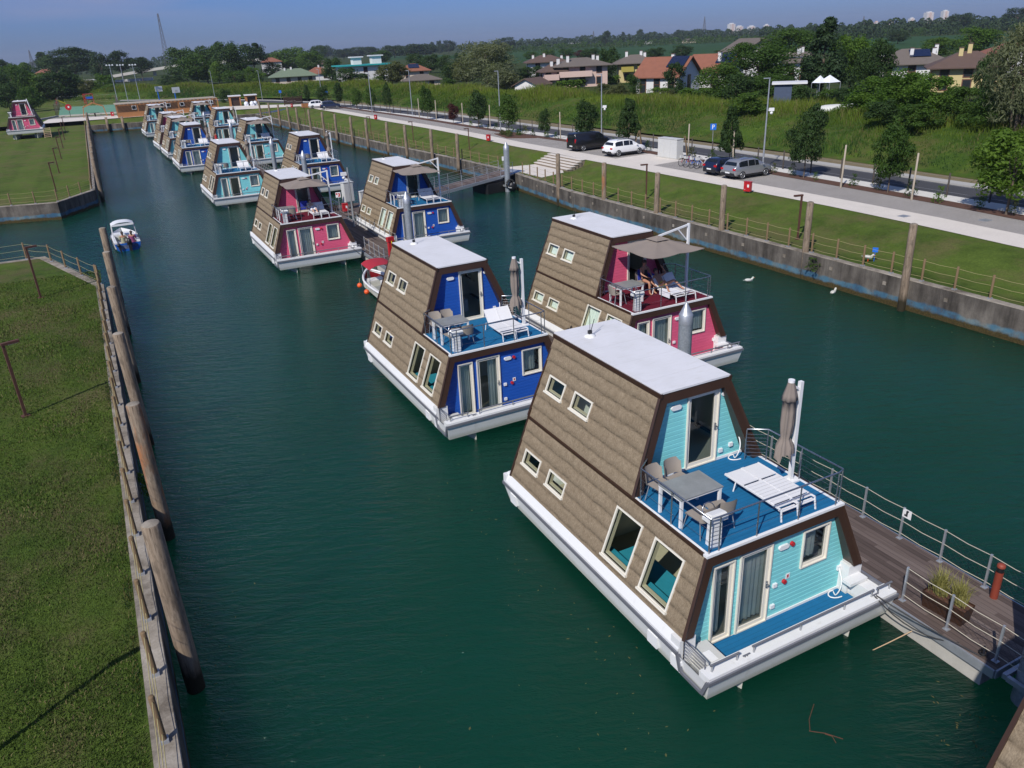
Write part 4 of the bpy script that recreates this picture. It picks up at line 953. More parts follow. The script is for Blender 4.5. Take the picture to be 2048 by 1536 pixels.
SHORT[1]='near blue houseboat'; SHORT[11]='half-hidden pink houseboat'; SHORT[8]='mid-distance aqua houseboat'; SHORT[6]='third open-water houseboat'
for i,(x,y,c,lab,par,rais,cur,nch) in enumerate(BOATS):
    houseboat(x,y,c,lab,rz=R([0,.5,-.1,.4,-.4,-.7,.3,.2,.3,-.3,1.4,1.8,1.2,-1.][i]),cur=cur,far=i>5)
    O=(x,y,ZU); sn=SHORT[i]
    deck_table(bt(O,(-1.24,1.44,0)),'grey-topped table with white legs on the '+sn)
    for k in range(nch):
        if i==2: cx,cy,rz=-1.66,1.44,R(82)
        else: cx=-1.50+.52*(k%2)+RND.uniform(-.04,.04); cy,rz=((2.14,RND.uniform(-.15,.15)) if k>=2 else (.78,PI+RND.uniform(-.25,.25)))
        w=('left near','right near','left far','right far')[k] if nch>1 else 'left'
        deck_chair(bt(O,(cx,cy,0)),'taupe chair, %s side of the table, on the %s'%(w,sn),rz)
    if i==3:   # one lounger in use, pushed aside
        pass
    for k,xx in enumerate((.46,.98)):
        lounger(bt(O,(xx,1.03,0)),'white lounger, %s of two, on the %s'%(('left','right')[k],sn),rais,RND.uniform(-.03,.03) if rais else 0)
    if par=='closed': parasol_closed(bt(O,(1.66,1.32,0)),'furled taupe parasol on its white mast on the '+sn,0,i%3)
    else: parasol_open(bt(O,(1.74,1.42,0)),'open taupe square parasol shading the deck of the '+sn,RND.uniform(-.05,.05))
# the pink boat standing ashore and the one cut by the frame
houseboat(-10.6,159.76,'pink','pink houseboat propped up ashore on the far lawn',z=2.0,cur=((0,1,4),(0,1,2),(0,1,3),0),far=True)
for k,(xx,yy) in enumerate(((-12.2,160.6),(-9.0,160.6),(-12.2,166),(-9.0,166))):
    tag(part('support_block',None,M['concrete'],lambda b: b.bx(-.5,.5,-.5,.5,0,.6),key='s',loc=(xx,yy,ZQ-.05)),'concrete block propping the pink houseboat ashore, hidden in its shade','support block','blocks under the boat ashore')
ws=thing('wooden_stairs','wooden stairs leading up to the pink houseboat ashore','stairs',(-7.8,159.0,ZQ-.03),0)
part('treads',ws,M['woodpale'],lambda b: [b.bx(-.1+.0*k,.9,-.35*k-.3,-.35*k,1.5-.25*k-.05,1.5-.25*k) for k in range(6)] and None)
part('stringer',ws,M['woodpale'],lambda b: (b.bar((-.1,0,1.5),(-.1,-2.1,0),.05,.2),b.bar((.9,0,1.5),(.9,-2.1,0),.05,.2))[0] and None)
pm=thing('parasol_mast','white parasol mast leaning bare on the deck of the boat ashore','parasol mast',(-8.95,161.1,2.0+ZU),0)
part('mast',pm,M['whitepaint'],lambda b: (b.bar((0,0,0),(-.35,.2,2.7),.09,.09),b.bar((-.35,.2,2.7),(-.55,.2,2.2),.07,.07))[0] and None)
houseboat(11.03,-3.58,'blue','thatched houseboat cut off at the bottom right corner',cur=(0,0,0,0))
# ================================================================== PIER
PX0,PX1,PZ=13.78,16.08,.66
secs=[(-12,5.5),(6.55,19.4),(19.6,33.2),(33.4,47.0),(47.2,60.6),(60.8,74.2),(74.4,88),(88.2,101.6),(101.8,115.4),(115.6,129),(129.2,142.6),(142.8,158.5)]
for k,(a,c) in enumerate(secs):
    t=thing('pontoon',('%s pontoon of the boarded pier counted from the near end'%nth(k)),'pontoon',(0,a,0),0,'pontoons of the pier')
    L=c-a
    part('deck',t,M['pier'],lambda b: b.bx(PX0,PX1,0,L,PZ-.06,PZ))
    part('edge_beam',t,M['galv'],lambda b: (b.bx(PX0-.05,PX0-.002,0,L,PZ-.22,PZ-.012),b.bx(PX1+.002,PX1+.05,0,L,PZ-.22,PZ-.012),b.bx(PX0,PX1,-.04,-.002,PZ-.22,PZ-.012),b.bx(PX0,PX1,L+.002,L+.04,PZ-.22,PZ-.012))[0] and None)
    n=2 if L<16 else 3
    for j in range(n): part('float',t,M['concrete'],lambda b: b.bx(PX0+.06,PX1-.06,.25+j*L/n,(j+1)*L/n-.25,-.5,PZ-.062))
def pier_rail(label,x,v0,v1,net=True,h=.92,gap=1.12):
    t=thing('pier_railing',label,'railing',(x,v0,PZ),0,'railings of the pier'); L=v1-v0; n=max(1,round(L/gap))
    def post(b): b.bx(-.022,.022,-.022,.022,0,h); b.bx(-.06,.06,-.06,.06,0,.015); [b.tube([(-.03,0,z),(.03,0,z)],.02,5) for z in (.16,.52,.89)]
    for k in range(n+1): part('post',t,M['galv'],post,key=('pr',h),loc=(0,L*k/n,0))
    def ropes(b):
        for z in (.16,.52,.89):
            for k in range(n): b.tube([(0,L*k/n,z),(0,L*(k+.5)/n,z-.03),(0,L*(k+1)/n,z)],.010,4,0,False)
    part('ropes',t,M['ropepale'],ropes)
    if net:
        def nt(b):
            s=.16; r=.0015
            m=int(L/s)
            for k in range(m):
                y=k*s
                for (ya,yb,za,zb) in ((y,y+.7,.16,.86),(y+.7,y,.16,.86)):
                    if yb<=L and ya<=L: b.bar((0,ya,za),(0,yb,zb),r*2,r*2)
        part('net',t,M['cable'],nt)
    return t
pier_rail('galvanised post and rope railing along the right edge of the near pier',15.98,6.0,20.8)
pier_rail('railing along the pier behind the near pink houseboat',15.98,33.6,47.4,False)
pier_rail('short rope railing left of the planter at the pier front',14.0,5.6,8.9,True)
pier_rail('short rope railing on the pier beside the near aqua boat window',14.0,11.0,12.4,False)
pier_rail('rope railing on the pier beside the blue near boat',14.0,20.2,24.0,False)
pier_rail('railing on the pier between the left pink boat and the blue boat',15.95,49.0,60.0,False)
pier_rail('railing left of the pier by the left pink boat',13.95,60.8,66,False)
pier_rail('railing left of the pier behind the red-canopied boat',13.95,45.4,49.4,False)
for k,(a,c) in enumerate(((74.6,77),(86,100),(113,129),(142,156))): pier_rail('distant pier railing, %s group beyond the gangway'%nth(k),15.95,a,c,False)
o=part('pictogram_sign',None,[M['whitepaint'],M['pane']],lambda b: (b.box((0,0,0),(.012,.24,.24)),b.box((-.008,0,.03),(.004,.05,.10),1),b.box((-.008,.02,-.05),(.004,.09,.05),1),b.box((-.008,-.02,.08),(.004,.05,.04),1))[0] and None,loc=(15.96,10.45,PZ+.79)); tag(o,'small white pictogram sign with a black figure on the pier railing','sign')
# planters
def planter(x,y,label,plant='planterplant',rz=0,h=.42,L=.95,W=.42,ph=.75,tall=True,seed=1):
    t=thing('planter',label,'planter',(x,y,PZ),rz,'planters on the pier')
    part('trough',t,[M['brown'],M['soil']],lambda b: (b.add([(-W/2*.85,-L/2*.92,0),(W/2*.85,-L/2*.92,0),(W/2*.85,L/2*.92,0),(-W/2*.85,L/2*.92,0),(-W/2,-L/2,h),(W/2,-L/2,h),(W/2,L/2,h),(-W/2,L/2,h)],[(0,1,5,4),(1,2,6,5),(2,3,7,6),(3,0,4,7),(3,2,1,0)]),b.quad((-W/2+.02,-L/2+.02,h-.03),(W/2-.02,-L/2+.02,h-.03),(W/2-.02,L/2-.02,h-.03),(-W/2+.02,L/2-.02,h-.03),1))[0] and None)
    def pl(b):
        r=random.Random(seed)
        for k in range(420 if tall else 150):
            c=(r.choice((-1,1))*L*.22 if tall else 0); x0,y0=r.gauss(0,.05),c+r.gauss(0,.07); a=r.uniform(0,2*PI); l=ph*r.uniform(.6,1.1); o_=r.uniform(.08,.5)*l
            p=[]; w=.010 if tall else .035
            for q in (0,.5,1): p.append(Vector((x0+math.cos(a)*o_*q*q*1.,y0+math.sin(a)*o_*q*q,h-.03+l*(q-.28*q*q*(o_/l)*2))))
            s=Vector((-math.sin(a),math.cos(a),0))*w
            b.add([p[0]-s,p[0]+s,p[1]+s,p[1]-s,p[2]],[(0,1,2,3),(3,2,4)])
    part('plants',t,M[plant],pl)
    return t
planter(14.45,8.15,'brown trough with tall feathery grasses at the front of the pier',rz=.1,seed=3)
planter(15.2,47.3,'dark trough with a leafy green plant on the pier by the middle blue boat','leafbright',0,.5,.7,.5,.5,False,4)
planter(16.0,64.6,'low planter beside the red box near the gangway','leafmid',0,.4,.8,.5,.45,False,5)
bl=thing('bollard_lamp','rust-red cylindrical bollard lamp on the near pier edge','bollard lamp',(15.83,7.95,PZ))
part('post',bl,M['redpost'] if 'redpost' in M else plain('red_brown_post',(.20,.035,.018),.6),lambda b: b.lathe([(.085,0),(.085,.72)],14) and None)
part('lens',bl,M['black'],lambda b: b.lathe([(.075,.72),(.075,.84)],14) and None)
part('cap',bl,plain('red_brown_cap',(.22,.04,.02),.6),lambda b: b.lathe([(.088,.84),(.088,.90),(.05,.93),(0,.935)],14) and None)
# steel guide piles
def steel_pile(x,y,label,h=4.42,r=.235):
    t=thing('steel_pile',label,'steel pile',(x,y,0),0,'galvanised guide piles of the pier')
    part('shaft',t,M['galvpile'],lambda b: b.lathe([(r,-2),(r,h-.62)],20) and None,key=('s',h,r))
    part('cone_cap',t,M['galv'],lambda b: b.lathe([(r+.006,h-.75),(r+.006,h-.42),(r*.96,h-.40),(.03,h)],20) and None,key=('s',h,r))
    part('collar',t,M['galv'],lambda b: (b.bar((-r-.08,-r-.06,.55),(r+.08,-r-.06,.55),.09,.12),b.bar((-r-.08,r+.06,.55),(r+.08,r+.06,.55),.09,.12),b.bar((-r-.06,-r,.55),(-r-.06,r,.55),.09,.12),b.bar((r+.06,-r,.55),(r+.06,r,.55),.09,.12))[0] and None,key=('s',h,r))
    return t
t_=NT('spangled_zinc'); v_=t_.coord('obj'); vo=t_.n('TexVoronoi'); vo.inputs['Scale'].default_value=22; t_.l(v_,vo.inputs['Vector']); a_=t_.noise(v_,1.5,4)
t_.bsdf(t_.mix(.5,t_.ramp(vo.outputs['Color'],[(.2,(.24,.27,.30)),(.8,(.42,.45,.48))]),t_.ramp(a_,[(.3,(.26,.29,.32)),(.7,(.40,.43,.46))])),.42,.45); M['galvpile']=t_.m
for k,(x,y) in enumerate(((16.45,19.9),(16.45,47.5),(16.5,90),(16.55,118),(16.55,146))): steel_pile(x,y,['galvanised cone-topped guide pile before the near pink houseboat','galvanised guide pile before the blue boat by the gangway','galvanised guide pile before the mid-distance aqua boat','galvanised guide pile before the distant aqua boat','galvanised guide pile at the far end of the pier'][k])
steel_pile(14.25,6.05,'big galvanised guide pile at the right edge of the picture',4.42,.30)
steel_pile(16.55,75.6,'galvanised guide pile whose tip shows above the blue boat by the gangway')
steel_pile(32.86,66.0,'galvanised guide pile at the landward end of the gangway',4.45,.26)
# cabinets, boxes, poles on the pier
def box_cabinet(x,y,z,w,d,h,label,rz=0,legs=0.,mat='cabgrey',doors=3):
    t=thing('utility_cabinet',label,'utility cabinet',(x,y,z),rz)
    part('body',t,M[mat],lambda b: (b.bx(-w/2,w/2,-d/2,d/2,legs,h-.05),)[0] and None)
    part('lid',t,M[mat],lambda b: b.prism([(-w/2-.04,-d/2-.04),(w/2+.04,-d/2-.04),(w/2+.04,d/2+.04),(-w/2-.04,d/2+.04)],h-.048,h) and None)
    for k in range(doors): part('door',t,M[mat],lambda b: b.bx(-w/2+.03+k*(w-.04)/doors,-w/2+(k+1)*(w-.04)/doors,-d/2-.02,-d/2-.002,legs+.05,h-.1) and None)
    if legs: 
        for sx in (-1,1): part('leg',t,M['darkpost'],lambda b: b.bx(sx*w*.35-.05,sx*w*.35+.05,-.05,.05,0,legs))
    part('plinth',t,M['concrete'],lambda b: b.bx(-w/2-.08,w/2+.08,-d/2-.1,d/2+.08,-.05,.06)) if not legs else None
    return t
box_cabinet(17.3,64.4,PZ,.85,.55,2.2,'tall pale grey cabinet on legs near the gangway foot',.2,.6,'cabgrey',2)
box_cabinet(18.6,64.6,PZ,.7,.5,1.3,'smaller pale cabinet half hidden behind the blue boat by the gangway',.2,0,'cabgrey',1)
b=MB(); b.bx(16.1,20.5,61.8,66.6,PZ-.09,PZ-.004); structure('platform',b,M['pier'])
def red_box(x,y,z,label,h=.72,w=.48,legs=.12,rz=0,group='red hydrant boxes',front=True):
    t=thing('hydrant_box',label,'hydrant box',(x,y,z),rz,group)
    part('body',t,M['red'],lambda b: (b.bx(-w/2,w/2,-.13,.13,legs,h),b.bx(-w/2-.02,w/2+.02,-.15,.15,h,h+.03))[0] and None,key=('rb',h,w))
    part('label_plate',t,M['whitepaint'],lambda b: (b.bx(.02,.16,-.136,-.131,h*.52,h*.78),b.bx(-.17,-.13,-.136,-.131,h*.3,h*.34))[0] and None,key=('rb',h,w))
    for s in (-1,1): part('leg',t,M['galv'],lambda b: b.bx(-.02,.02,-.02,.02,0,legs),key=('rb',h),loc=(s*w*.38,0,0))
    return t
red_box(16.55,63.0,PZ,'red hydrant box on the pier near the pale cabinets',.72,.42)
red_box(15.2,36.4,PZ,'red box on the pier behind the furled parasol of the near blue boat',1.05,.42)
fp=thing('fire_point','tall red fire point with yellow hose on the pier behind the red-canopied boat','fire point',(14.75,46.4,PZ),.2)
part('body',fp,M['red'],lambda b: (b.bx(-.17,.17,-.1,.1,0,1.25),b.bx(-.22,.22,-.13,.13,1.05,1.33))[0] and None); part('hose',fp,M['yellowcloth'],lambda b: b.tube([(.02,-.12,1.1),(.05,-.13,.6),(.04,-.12,.1)],.025,6) and None)
def hydrant_sign(x,y,label,z=PZ,h=1.5):
    t=thing('hydrant_sign',label,'sign',(x,y,z),-.3,'red and white fire signs on the pier')
    part('post',t,M['galv'],lambda b: b.bx(-.02,.02,-.02,.02,0,h),key='hs')
    part('plate',t,[M['whitepaint'],M['red']],lambda b: (b.bx(-.2,.2,-.035,-.022,h-.42,h),b.bx(-.02,.15,-.04,-.036,h-.36,h-.08,1),b.bx(-.17,-.06,-.04,-.036,h-.2,h-.06,1),b.bx(.02,.06,-.043,-.041,h-.3,h-.14,0))[0] and None,key='hs')
hydrant_sign(16.4,64.1,'red and white fire sign on a post beside the pale cabinet'); hydrant_sign(15.3,36.9,'red and white fire sign behind the near blue boat parasol',PZ,1.75)
def cctv_pole(x,y,z,label,h,head,street=False,rz=0):
    t=thing('street_lamp' if street else 'camera_pole',label,'street lamp' if street else 'camera pole',(x,y,z),rz,'tall grey street lamps' if street else None)
    part('pole',t,M['galv'],lambda b: b.tube([(0,0,0),(0,0,h*.5),(0,0,h)],[.075,.065,.05],8) and None,key=('p',h))
    if street: part('lamp_head',t,[M['galv'],M['lightclear']],lambda b: (b.box((.22,0,h),(.5,.16,.06)),b.box((.24,0,h-.033),(.38,.11,.004),1))[0] and None,key=('p',h))
    if head: part('camera',t,M['whitepaint'],lambda b: (b.bx(-.52,-.12,-.10,.10,head,head+.24),b.sphere((-.34,0,head-.14),.13,8,6),b.bx(-.14,.0,-.02,.02,head+.05,head+.09))[0] and None,key=('p',h,head))
    return t
cctv_pole(15.55,57.2,PZ,'slim pole with a white camera dome standing on the pier by the left pink boat',4.3,3.75)
# mooring lines
def line(label,a,c,sag=.15):
    a,c=Vector(a),Vector(c); b=MB(); b.tube([a+(c-a)*q+Vector((0,0,-sag*4*q*(1-q))) for q in [k/8 for k in range(9)]],.016,5)
    return tag(link('mooring_line',b.mesh('mooring_line',M['cable'])),label,'mooring line','mooring lines')
line('upper dark mooring line from the nearest aqua boat to the pier',(13.2,9.0,1.05),(13.85,6.9,PZ+.03),.05); line('lower dark mooring line from the nearest aqua boat to the pier',(13.15,9.0,1.05),(13.85,7.4,PZ),.28)
line('dark mooring line from the left pink boat to the pier',(13.0,48.95,1.05),(13.85,46.2,PZ+.03),.2)
cl=part('dock_cleat',None,M['black'],lambda b: (b.tube([(-.14,0,.09),(.14,0,.09)],.025,6),b.bx(-.06,-.02,-.03,.03,0,.09),b.bx(.02,.06,-.03,.03,0,.09),b.tube([(.1*math.cos(k),.08*math.sin(k),.02+.004*k) for k in range(14)],.018,5))[0] and None,loc=(13.98,6.95,PZ),rz=.5); tag(cl,'black dock cleat with coiled line on the near pier edge','cleat')
stick=part('driftwood_cane',None,M['woodpale'],lambda b: b.tube([at(1738,1304,-.03),at(1780,1284,.10),at(1824,1262,.34)],[.010,.013,.013],5) and None); tag(stick,'pale cane leaning in the water against the pier float','cane')
# gangway ------------------------------------------------------------
g=thing('gangway','boarded gangway with rope rails linking the pier to the quay','gangway',(0,0,0))
GA=[(20.5,63.2,PZ+.02),(33.9,66.9,1.52)]; ga,gc=Vector(GA[0]),Vector(GA[1]); gd=(gc-ga); gn=Vector((-gd.y,gd.x,0)).normalized()
part('boards',g,M['pier'],lambda b: b.add([ga-gn*.0,gc-gn*.0,gc+gn*2.0,ga+gn*2.0]+[p-Vector((0,0,.08)) for p in (ga,gc,gc+gn*2.0,ga+gn*2.0)],[(0,1,2,3),(7,6,5,4),(0,4,5,1),(2,6,7,3)]) and None)
part('side_beam',g,M['galv'],lambda b: (b.bar(ga-gn*.06+Vector((0,0,-.12)),gc-gn*.06+Vector((0,0,-.12)),.08,.26),b.bar(ga+gn*2.06+Vector((0,0,-.12)),gc+gn*2.06+Vector((0,0,-.12)),.08,.26))[0] and None)
for s in (0,1):
    def grail(b):
        o=gn*2.0*s; n=9
        for k in range(n+1): p=ga+gd*k/n+o; b.tube([p,p+Vector((0,0,.95))],.022,6)
        for z in (.35,.65,.95): b.tube([ga+o+Vector((0,0,z)),gc+o+Vector((0,0,z))],.012,4)
    part('railing',g,M['galv'],grail)
part('floating_box',g,M['black'],lambda b: (b.box((31.9,67.3,.42),(3.0,2.2,.9),0,.27),b.sphere((33.2,65.6,.5),.42,10,8,0,(1,.5,1)))[0] and None)
b=MB(); b.add([(32.5,66.2,1.42),(35.2,66.9,1.56),(34.6,69.1,1.56),(31.9,68.4,1.42)]+[(32.5,66.2,1.3),(35.2,66.9,1.46),(34.6,69.1,1.46),(31.9,68.4,1.3)],[(0,1,2,3),(0,4,5,1),(1,5,6,2),(2,6,7,3),(3,7,4,0)]); tag(link('hinge_plate',b.mesh('hinge_plate',M['galv'])),'grey steel hinge plate where the gangway meets the quay','hinge plate')
o=thing('tyre_fender','black tyre with white sidewall hanging at the quay by the gangway','tyre',(32.9,65.55,.75)); part('tyre',o,M['tyre'],lambda b: b.tube([(.36*math.cos(k*PI/9),0,.36*math.sin(k*PI/9)) for k in range(19)],.1,8,0,False) and None); part('sidewall',o,M['whitepaint'],lambda b: b.tube([(.36*math.cos(k*PI/9),-.07,.36*math.sin(k*PI/9)) for k in range(11,20)],.045,6) and None)
o=thing('notice_post','small white notice on a post at the quay edge by the gangway','sign',(34.9,70.9,ZQ)); part('post',o,M['galv'],lambda b: b.bx(-.02,.02,-.02,.02,0,.9)); part('plate',o,M['whitepaint'],lambda b: b.bx(-.13,.13,-.04,-.022,.6,1.0))

# ================================================================== PEOPLE
def person(name_label,joints,radii,edges,skin,clothes,hair=None,head=None,loc=(0,0,0),rz=0,hairlen=.0,face=(0,-1,0)):
    """one continuous skinned body; clothing and hair are children"""
    me=bpy.data.meshes.new('person'); names=list(joints); 
    me.from_pydata([joints[n] for n in names],[(names.index(a),names.index(c)) for a,c in edges],[]); me.materials.append(M[skin])
    o=link('person',me,None,loc,rz); tag(o,name_label,'person')
    sk=o.modifiers.new('skin','SKIN'); sk.use_smooth_shade=True
    for i,n in enumerate(names):
        r=radii[n]; d=me.skin_vertices[0].data[i]; d.radius=(r,r) if not hasattr(r,'__len__') else r; d.use_root=(n=='pelvis')
    sb=o.modifiers.new('sub','SUBSURF'); sb.levels=1; sb.render_levels=2
    hd=Vector(joints['head']); up=(hd-Vector(joints['neck'])).normalized(); fv=Vector(face).normalized()
    if hair:
        def hm(b):
            b.sphere(hd+up*.03-fv*.018,.098,12,8,0,(1,1,1.02))
            if hairlen: b.tube([hd-fv*.07+up*.02,hd-fv*.10-up*.08,hd-fv*.10-up*hairlen],[.07,.065,.035],8)
        part('hair',o,M[hair],hm)
    def eyes(b):
        sd=fv.cross(up).normalized()
        for s in (-1,1): b.sphere(hd+fv*.088+sd*.033*s+up*.012,.011,6,4)
        b.box(hd+fv*.085-up*.045,(.035,.012,.010))
    part('eyes',o,M['black'],eyes); part('nose',o,M[skin],lambda b: b.sphere(hd+fv*.098-up*.012,.017,6,5))
    for cn,mat,chain,r in clothes:
        part(cn,o,M[mat],lambda b: [b.tube([joints[n] for n in ch],[rr for rr in r_],10) for ch,r_ in zip(chain,r)] and None)
    return o
def fingers(J,Rd,E,wrist,hand,side,dirv):
    """palm vertex plus five unequal fingers, lightly curled"""
    h=Vector(J[hand]); d=Vector(dirv).normalized(); s=Vector(side).normalized(); n=d.cross(s)
    for k,(off,l) in enumerate(((.028,.06),(.01,.072),(-.010,.068),(-.028,.054))):
        a,c='%s_f%d'%(hand,k),'%s_g%d'%(hand,k); J[a]=tuple(h+s*off+d*(.035+l*.5)); J[c]=tuple(h+s*off+d*(.03+l)-n*.018); Rd[a]=.009; Rd[c]=.007; E+= [(hand,a),(a,c)]
    a='%s_t'%hand; J[a]=tuple(h+s*.05+d*.03); Rd[a]=.010; E.append((hand,a))
def build(label,J,skin,cl,hair,loc,rz,face,hairlen=0.):
    Rd=dict(pelvis=(.15,.115),belly=(.125,.095),chest=(.15,.10),neck=.052,head=.098,crown=.075)
    E=[('pelvis','belly'),('belly','chest'),('chest','neck'),('neck','head'),('head','crown')]
    hd=Vector(J['head']); up=(hd-Vector(J['neck'])).normalized(); J['crown']=tuple(hd+up*.075)
    for s in 'LR':
        E+= [('chest','sh'+s),('sh'+s,'el'+s),('el'+s,'wr'+s),('wr'+s,'ha'+s),('pelvis','hi'+s),('hi'+s,'kn'+s),('kn'+s,'an'+s),('an'+s,'to'+s)]
        Rd.update({'sh'+s:.055,'el'+s:.040,'wr'+s:.027,'ha'+s:(.036,.018),'hi'+s:.085,'kn'+s:.056,'an'+s:.036,'to'+s:.030})
        d=Vector(J['ha'+s])-Vector(J['wr'+s]); side=d.cross(Vector((0,0,1))); side=side if side.length>1e-4 else Vector((1,0,0))
        fingers(J,Rd,E,'wr'+s,'ha'+s,side,d)
    c2=[]
    for cn,mat,chains,r in cl: c2.append((cn,mat,chains,r))
    return person(label,J,Rd,E,skin,c2,hair,None,loc,rz,hairlen,face)
def sitting(): # on a seat .45 high facing -y, pelvis above origin
    return dict(pelvis=(0,0,.54),belly=(0,.03,.72),chest=(0,.06,.95),neck=(0,.05,1.12),head=(0,.03,1.25),
     shL=(-.18,.06,1.03),elL=(-.24,-.06,.80),wrL=(-.16,-.28,.74),haL=(-.13,-.34,.73),shR=(.18,.06,1.03),elR=(.24,-.05,.79),wrR=(.15,-.26,.72),haR=(.12,-.32,.71),
     hiL=(-.10,-.04,.53),knL=(-.13,-.42,.52),anL=(-.13,-.46,.09),toL=(-.14,-.60,.04),hiR=(.10,-.04,.53),knR=(.13,-.42,.52),anR=(.13,-.44,.09),toR=(.15,-.58,.04))
B3=(18.67,23.37,ZU)
J=sitting(); build('person in black sitting at the table under the big square parasol',J,'skin',[('swimsuit','blackcloth',[('pelvis','belly','chest')],[(.165,.14,.12)])],'hair',bt(B3,(.1,2.05,0)),.1,(0,-1,-.1))
deck_chair(bt(B3,(.1,2.12,0)),'chair with a blue towel under the seated person on the pink boat')
tw=part('beach_towel',None,M['bluecloth'],lambda b: (b.box((-.02,.34,.62),(.5,.04,.5)),b.box((.28,.2,.5),(.2,.3,.3)))[0] and None,loc=bt(B3,(.3,2.1,0))); tag(tw,'blue towel draped over the chair on the near pink boat','towel')
J=dict(pelvis=(0,.30,.44),belly=(0,.46,.52),chest=(0,.64,.66),neck=(0,.75,.78),head=(0,.78,.90),shL=(-.18,.66,.72),elL=(-.34,.60,.52),wrL=(-.36,.36,.46),haL=(-.36,.28,.45),shR=(.18,.66,.72),elR=(.40,.64,.78),wrR=(.34,.78,.98),haR=(.30,.80,1.04),
  hiL=(-.10,.26,.43),knL=(-.20,-.08,.72),anL=(-.22,-.38,.38),toL=(-.23,-.50,.36),hiR=(.10,.26,.43),knR=(.30,-.06,.66),anR=(.46,-.38,.38),toR=(.48,-.50,.37))
build('person in yellow trunks reclining on the left lounger under the square parasol',J,'skin',[('trunks','yellowcloth',[('pelvis','hiL'),('pelvis','hiR'),('hiL',),] [:2],[(.15,.115),(.15,.115)])],'hair',bt(B3,(.46,1.03,0)),0,(0,-.8,.5))
tw=part('beach_towel',None,M['whitecloth'],lambda b: (b.box((-.05,-.2,.335),(.5,.7,.02)),b.box((-.27,-.2,.22),(.02,.66,.22)))[0] and None,loc=bt(B3,(.46,1.03,0))); tag(tw,'white towel spread on the left lounger of the near pink boat','towel')
B4=(10.88,50.01,ZU)
J=dict(pelvis=(0,.30,.44),belly=(0,.46,.50),chest=(0,.64,.62),neck=(0,.75,.74),head=(0,.79,.86),shL=(-.18,.66,.68),elL=(-.32,.56,.50),wrL=(-.26,.34,.48),haL=(-.22,.27,.48),shR=(.18,.66,.68),elR=(.32,.56,.50),wrR=(.26,.34,.48),haR=(.22,.27,.48),
  hiL=(-.09,.26,.43),knL=(-.11,-.16,.46),anL=(-.10,-.56,.38),toL=(-.12,-.66,.42),hiR=(.09,.26,.43),knR=(.12,-.14,.50),anR=(.11,-.54,.38),toR=(.13,-.64,.42))
build('person lying on the left lounger of the left pink boat',J,'skinlight',[('shorts','whitecloth',[('pelvis','hiL','knL'),('pelvis','hiR','knR')],[(.15,.11,.075),(.15,.11,.075)])],'hair',bt(B4,(.46,1.03,0)),0,(0,-.7,.6))
tw=part('beach_towel',None,M['bluecloth'],lambda b: (b.box((0,0,.62),(.46,.035,.55)),)[0] and None,loc=bt(B4,(.10,2.0,0))); tag(tw,'violet-blue towel hung over a chair on the left pink boat','towel')
tw=part('beach_towel',None,M['redcloth'],lambda b: (b.box((0,0,.60),(.46,.035,.34)),)[0] and None,loc=bt(B4,(-1.5,.55,0))); tag(tw,'red cloth hung over the near chair on the left pink boat','towel')
st=dict(pelvis=(0,0,.92),belly=(0,.01,1.08),chest=(0,.0,1.32),neck=(0,0,1.50),head=(0,-.02,1.63),shL=(-.19,0,1.40),elL=(-.25,.02,1.13),wrL=(-.26,-.08,.90),haL=(-.26,-.11,.83),shR=(.19,0,1.40),elR=(.25,.02,1.13),wrR=(.26,-.08,.90),haR=(.26,-.11,.83),
  hiL=(-.10,0,.90),knL=(-.11,-.01,.49),anL=(-.11,.02,.09),toL=(-.12,-.12,.04),hiR=(.10,0,.90),knR=(.11,-.01,.49),anR=(.11,.02,.09),toR=(.12,-.12,.04))
build('person in red standing at the left corner of the distant aqua boat bow',dict(st),'skin',[('shirt','redcloth',[('pelvis','belly','chest')],[(.165,.15,.16)]),('shorts','redcloth',[('pelvis','hiL','knL'),('pelvis','hiR','knR')],[(.16,.12,.09),(.16,.12,.09)])],'hair',(16.0,131.2,ZD),.3,(0,-1,0))

# ================================================================== SMALL BOATS
def hull_loft(b,L,Wd,H,mi_low=0,mi_up=1,sheer=.18,stern=.85,n=14,band=.62):
    # y from 0 stern to L bow; gunwale outline
    rows=[]
    for k in range(n+1):
        q=k/n; w=Wd/2*(stern+(1-stern)*math.sin(min(1,q*2.2)*PI/2))*(1-max(0,(q-.45)/.55)**2.4); w=max(w,.02); zt=H+sheer*q*q; kb=-.12+.30*max(0,(q-.6)/.4)**2
        rows.append([(0,kb),(w*.62,kb+.06),(w*.88,kb+(zt-kb)*band),(w,zt)])
    N=4
    for s in (-1,1):
        vs=[(s*p[0],L*k/n+(.12*L*(p[1]/H)*max(0,k/n-.7)),p[1]) for k,r in enumerate(rows) for p in r]
        for j in range(3): b.add(vs,[(k*N+j,(k+1)*N+j,(k+1)*N+j+1,k*N+j+1) if s>0 else (k*N+j+1,(k+1)*N+j+1,(k+1)*N+j,k*N+j) for k in range(n)],mi_low if j<2 else mi_up,True)
    r=rows[0]; b.add([(-p[0],0,p[1]) for p in r]+[(p[0],0,p[1]) for p in r],[(0,1,2,3,7,6,5)],mi_low)
    return rows
rb=thing('motorboat','small dark red boat with white gunwale and red canopy moored at the pier','boat',(12.45,39.7,0),0)
rb.rotation_euler[2]=-.02
part('hull',rb,[M['darkred'],M['white']],lambda b: hull_loft(b,4.6,1.75,.55,0,1,.18,.85,14,.86) and None)
part('gunwale',rb,M['white'],lambda b: [b.tube([(s*.84*(1-max(0,(k/14-.45)/.55)**2.4)*( .85+.15*math.sin(min(1,k/14*2.2)*PI/2)),4.6*k/14+(.12*4.6*(1+.18*(k/14)**2/.55)*max(0,k/14-.7)),.56+.18*(k/14)**2) for k in range(15)],.065,6) for s in (-1,1)] and None)
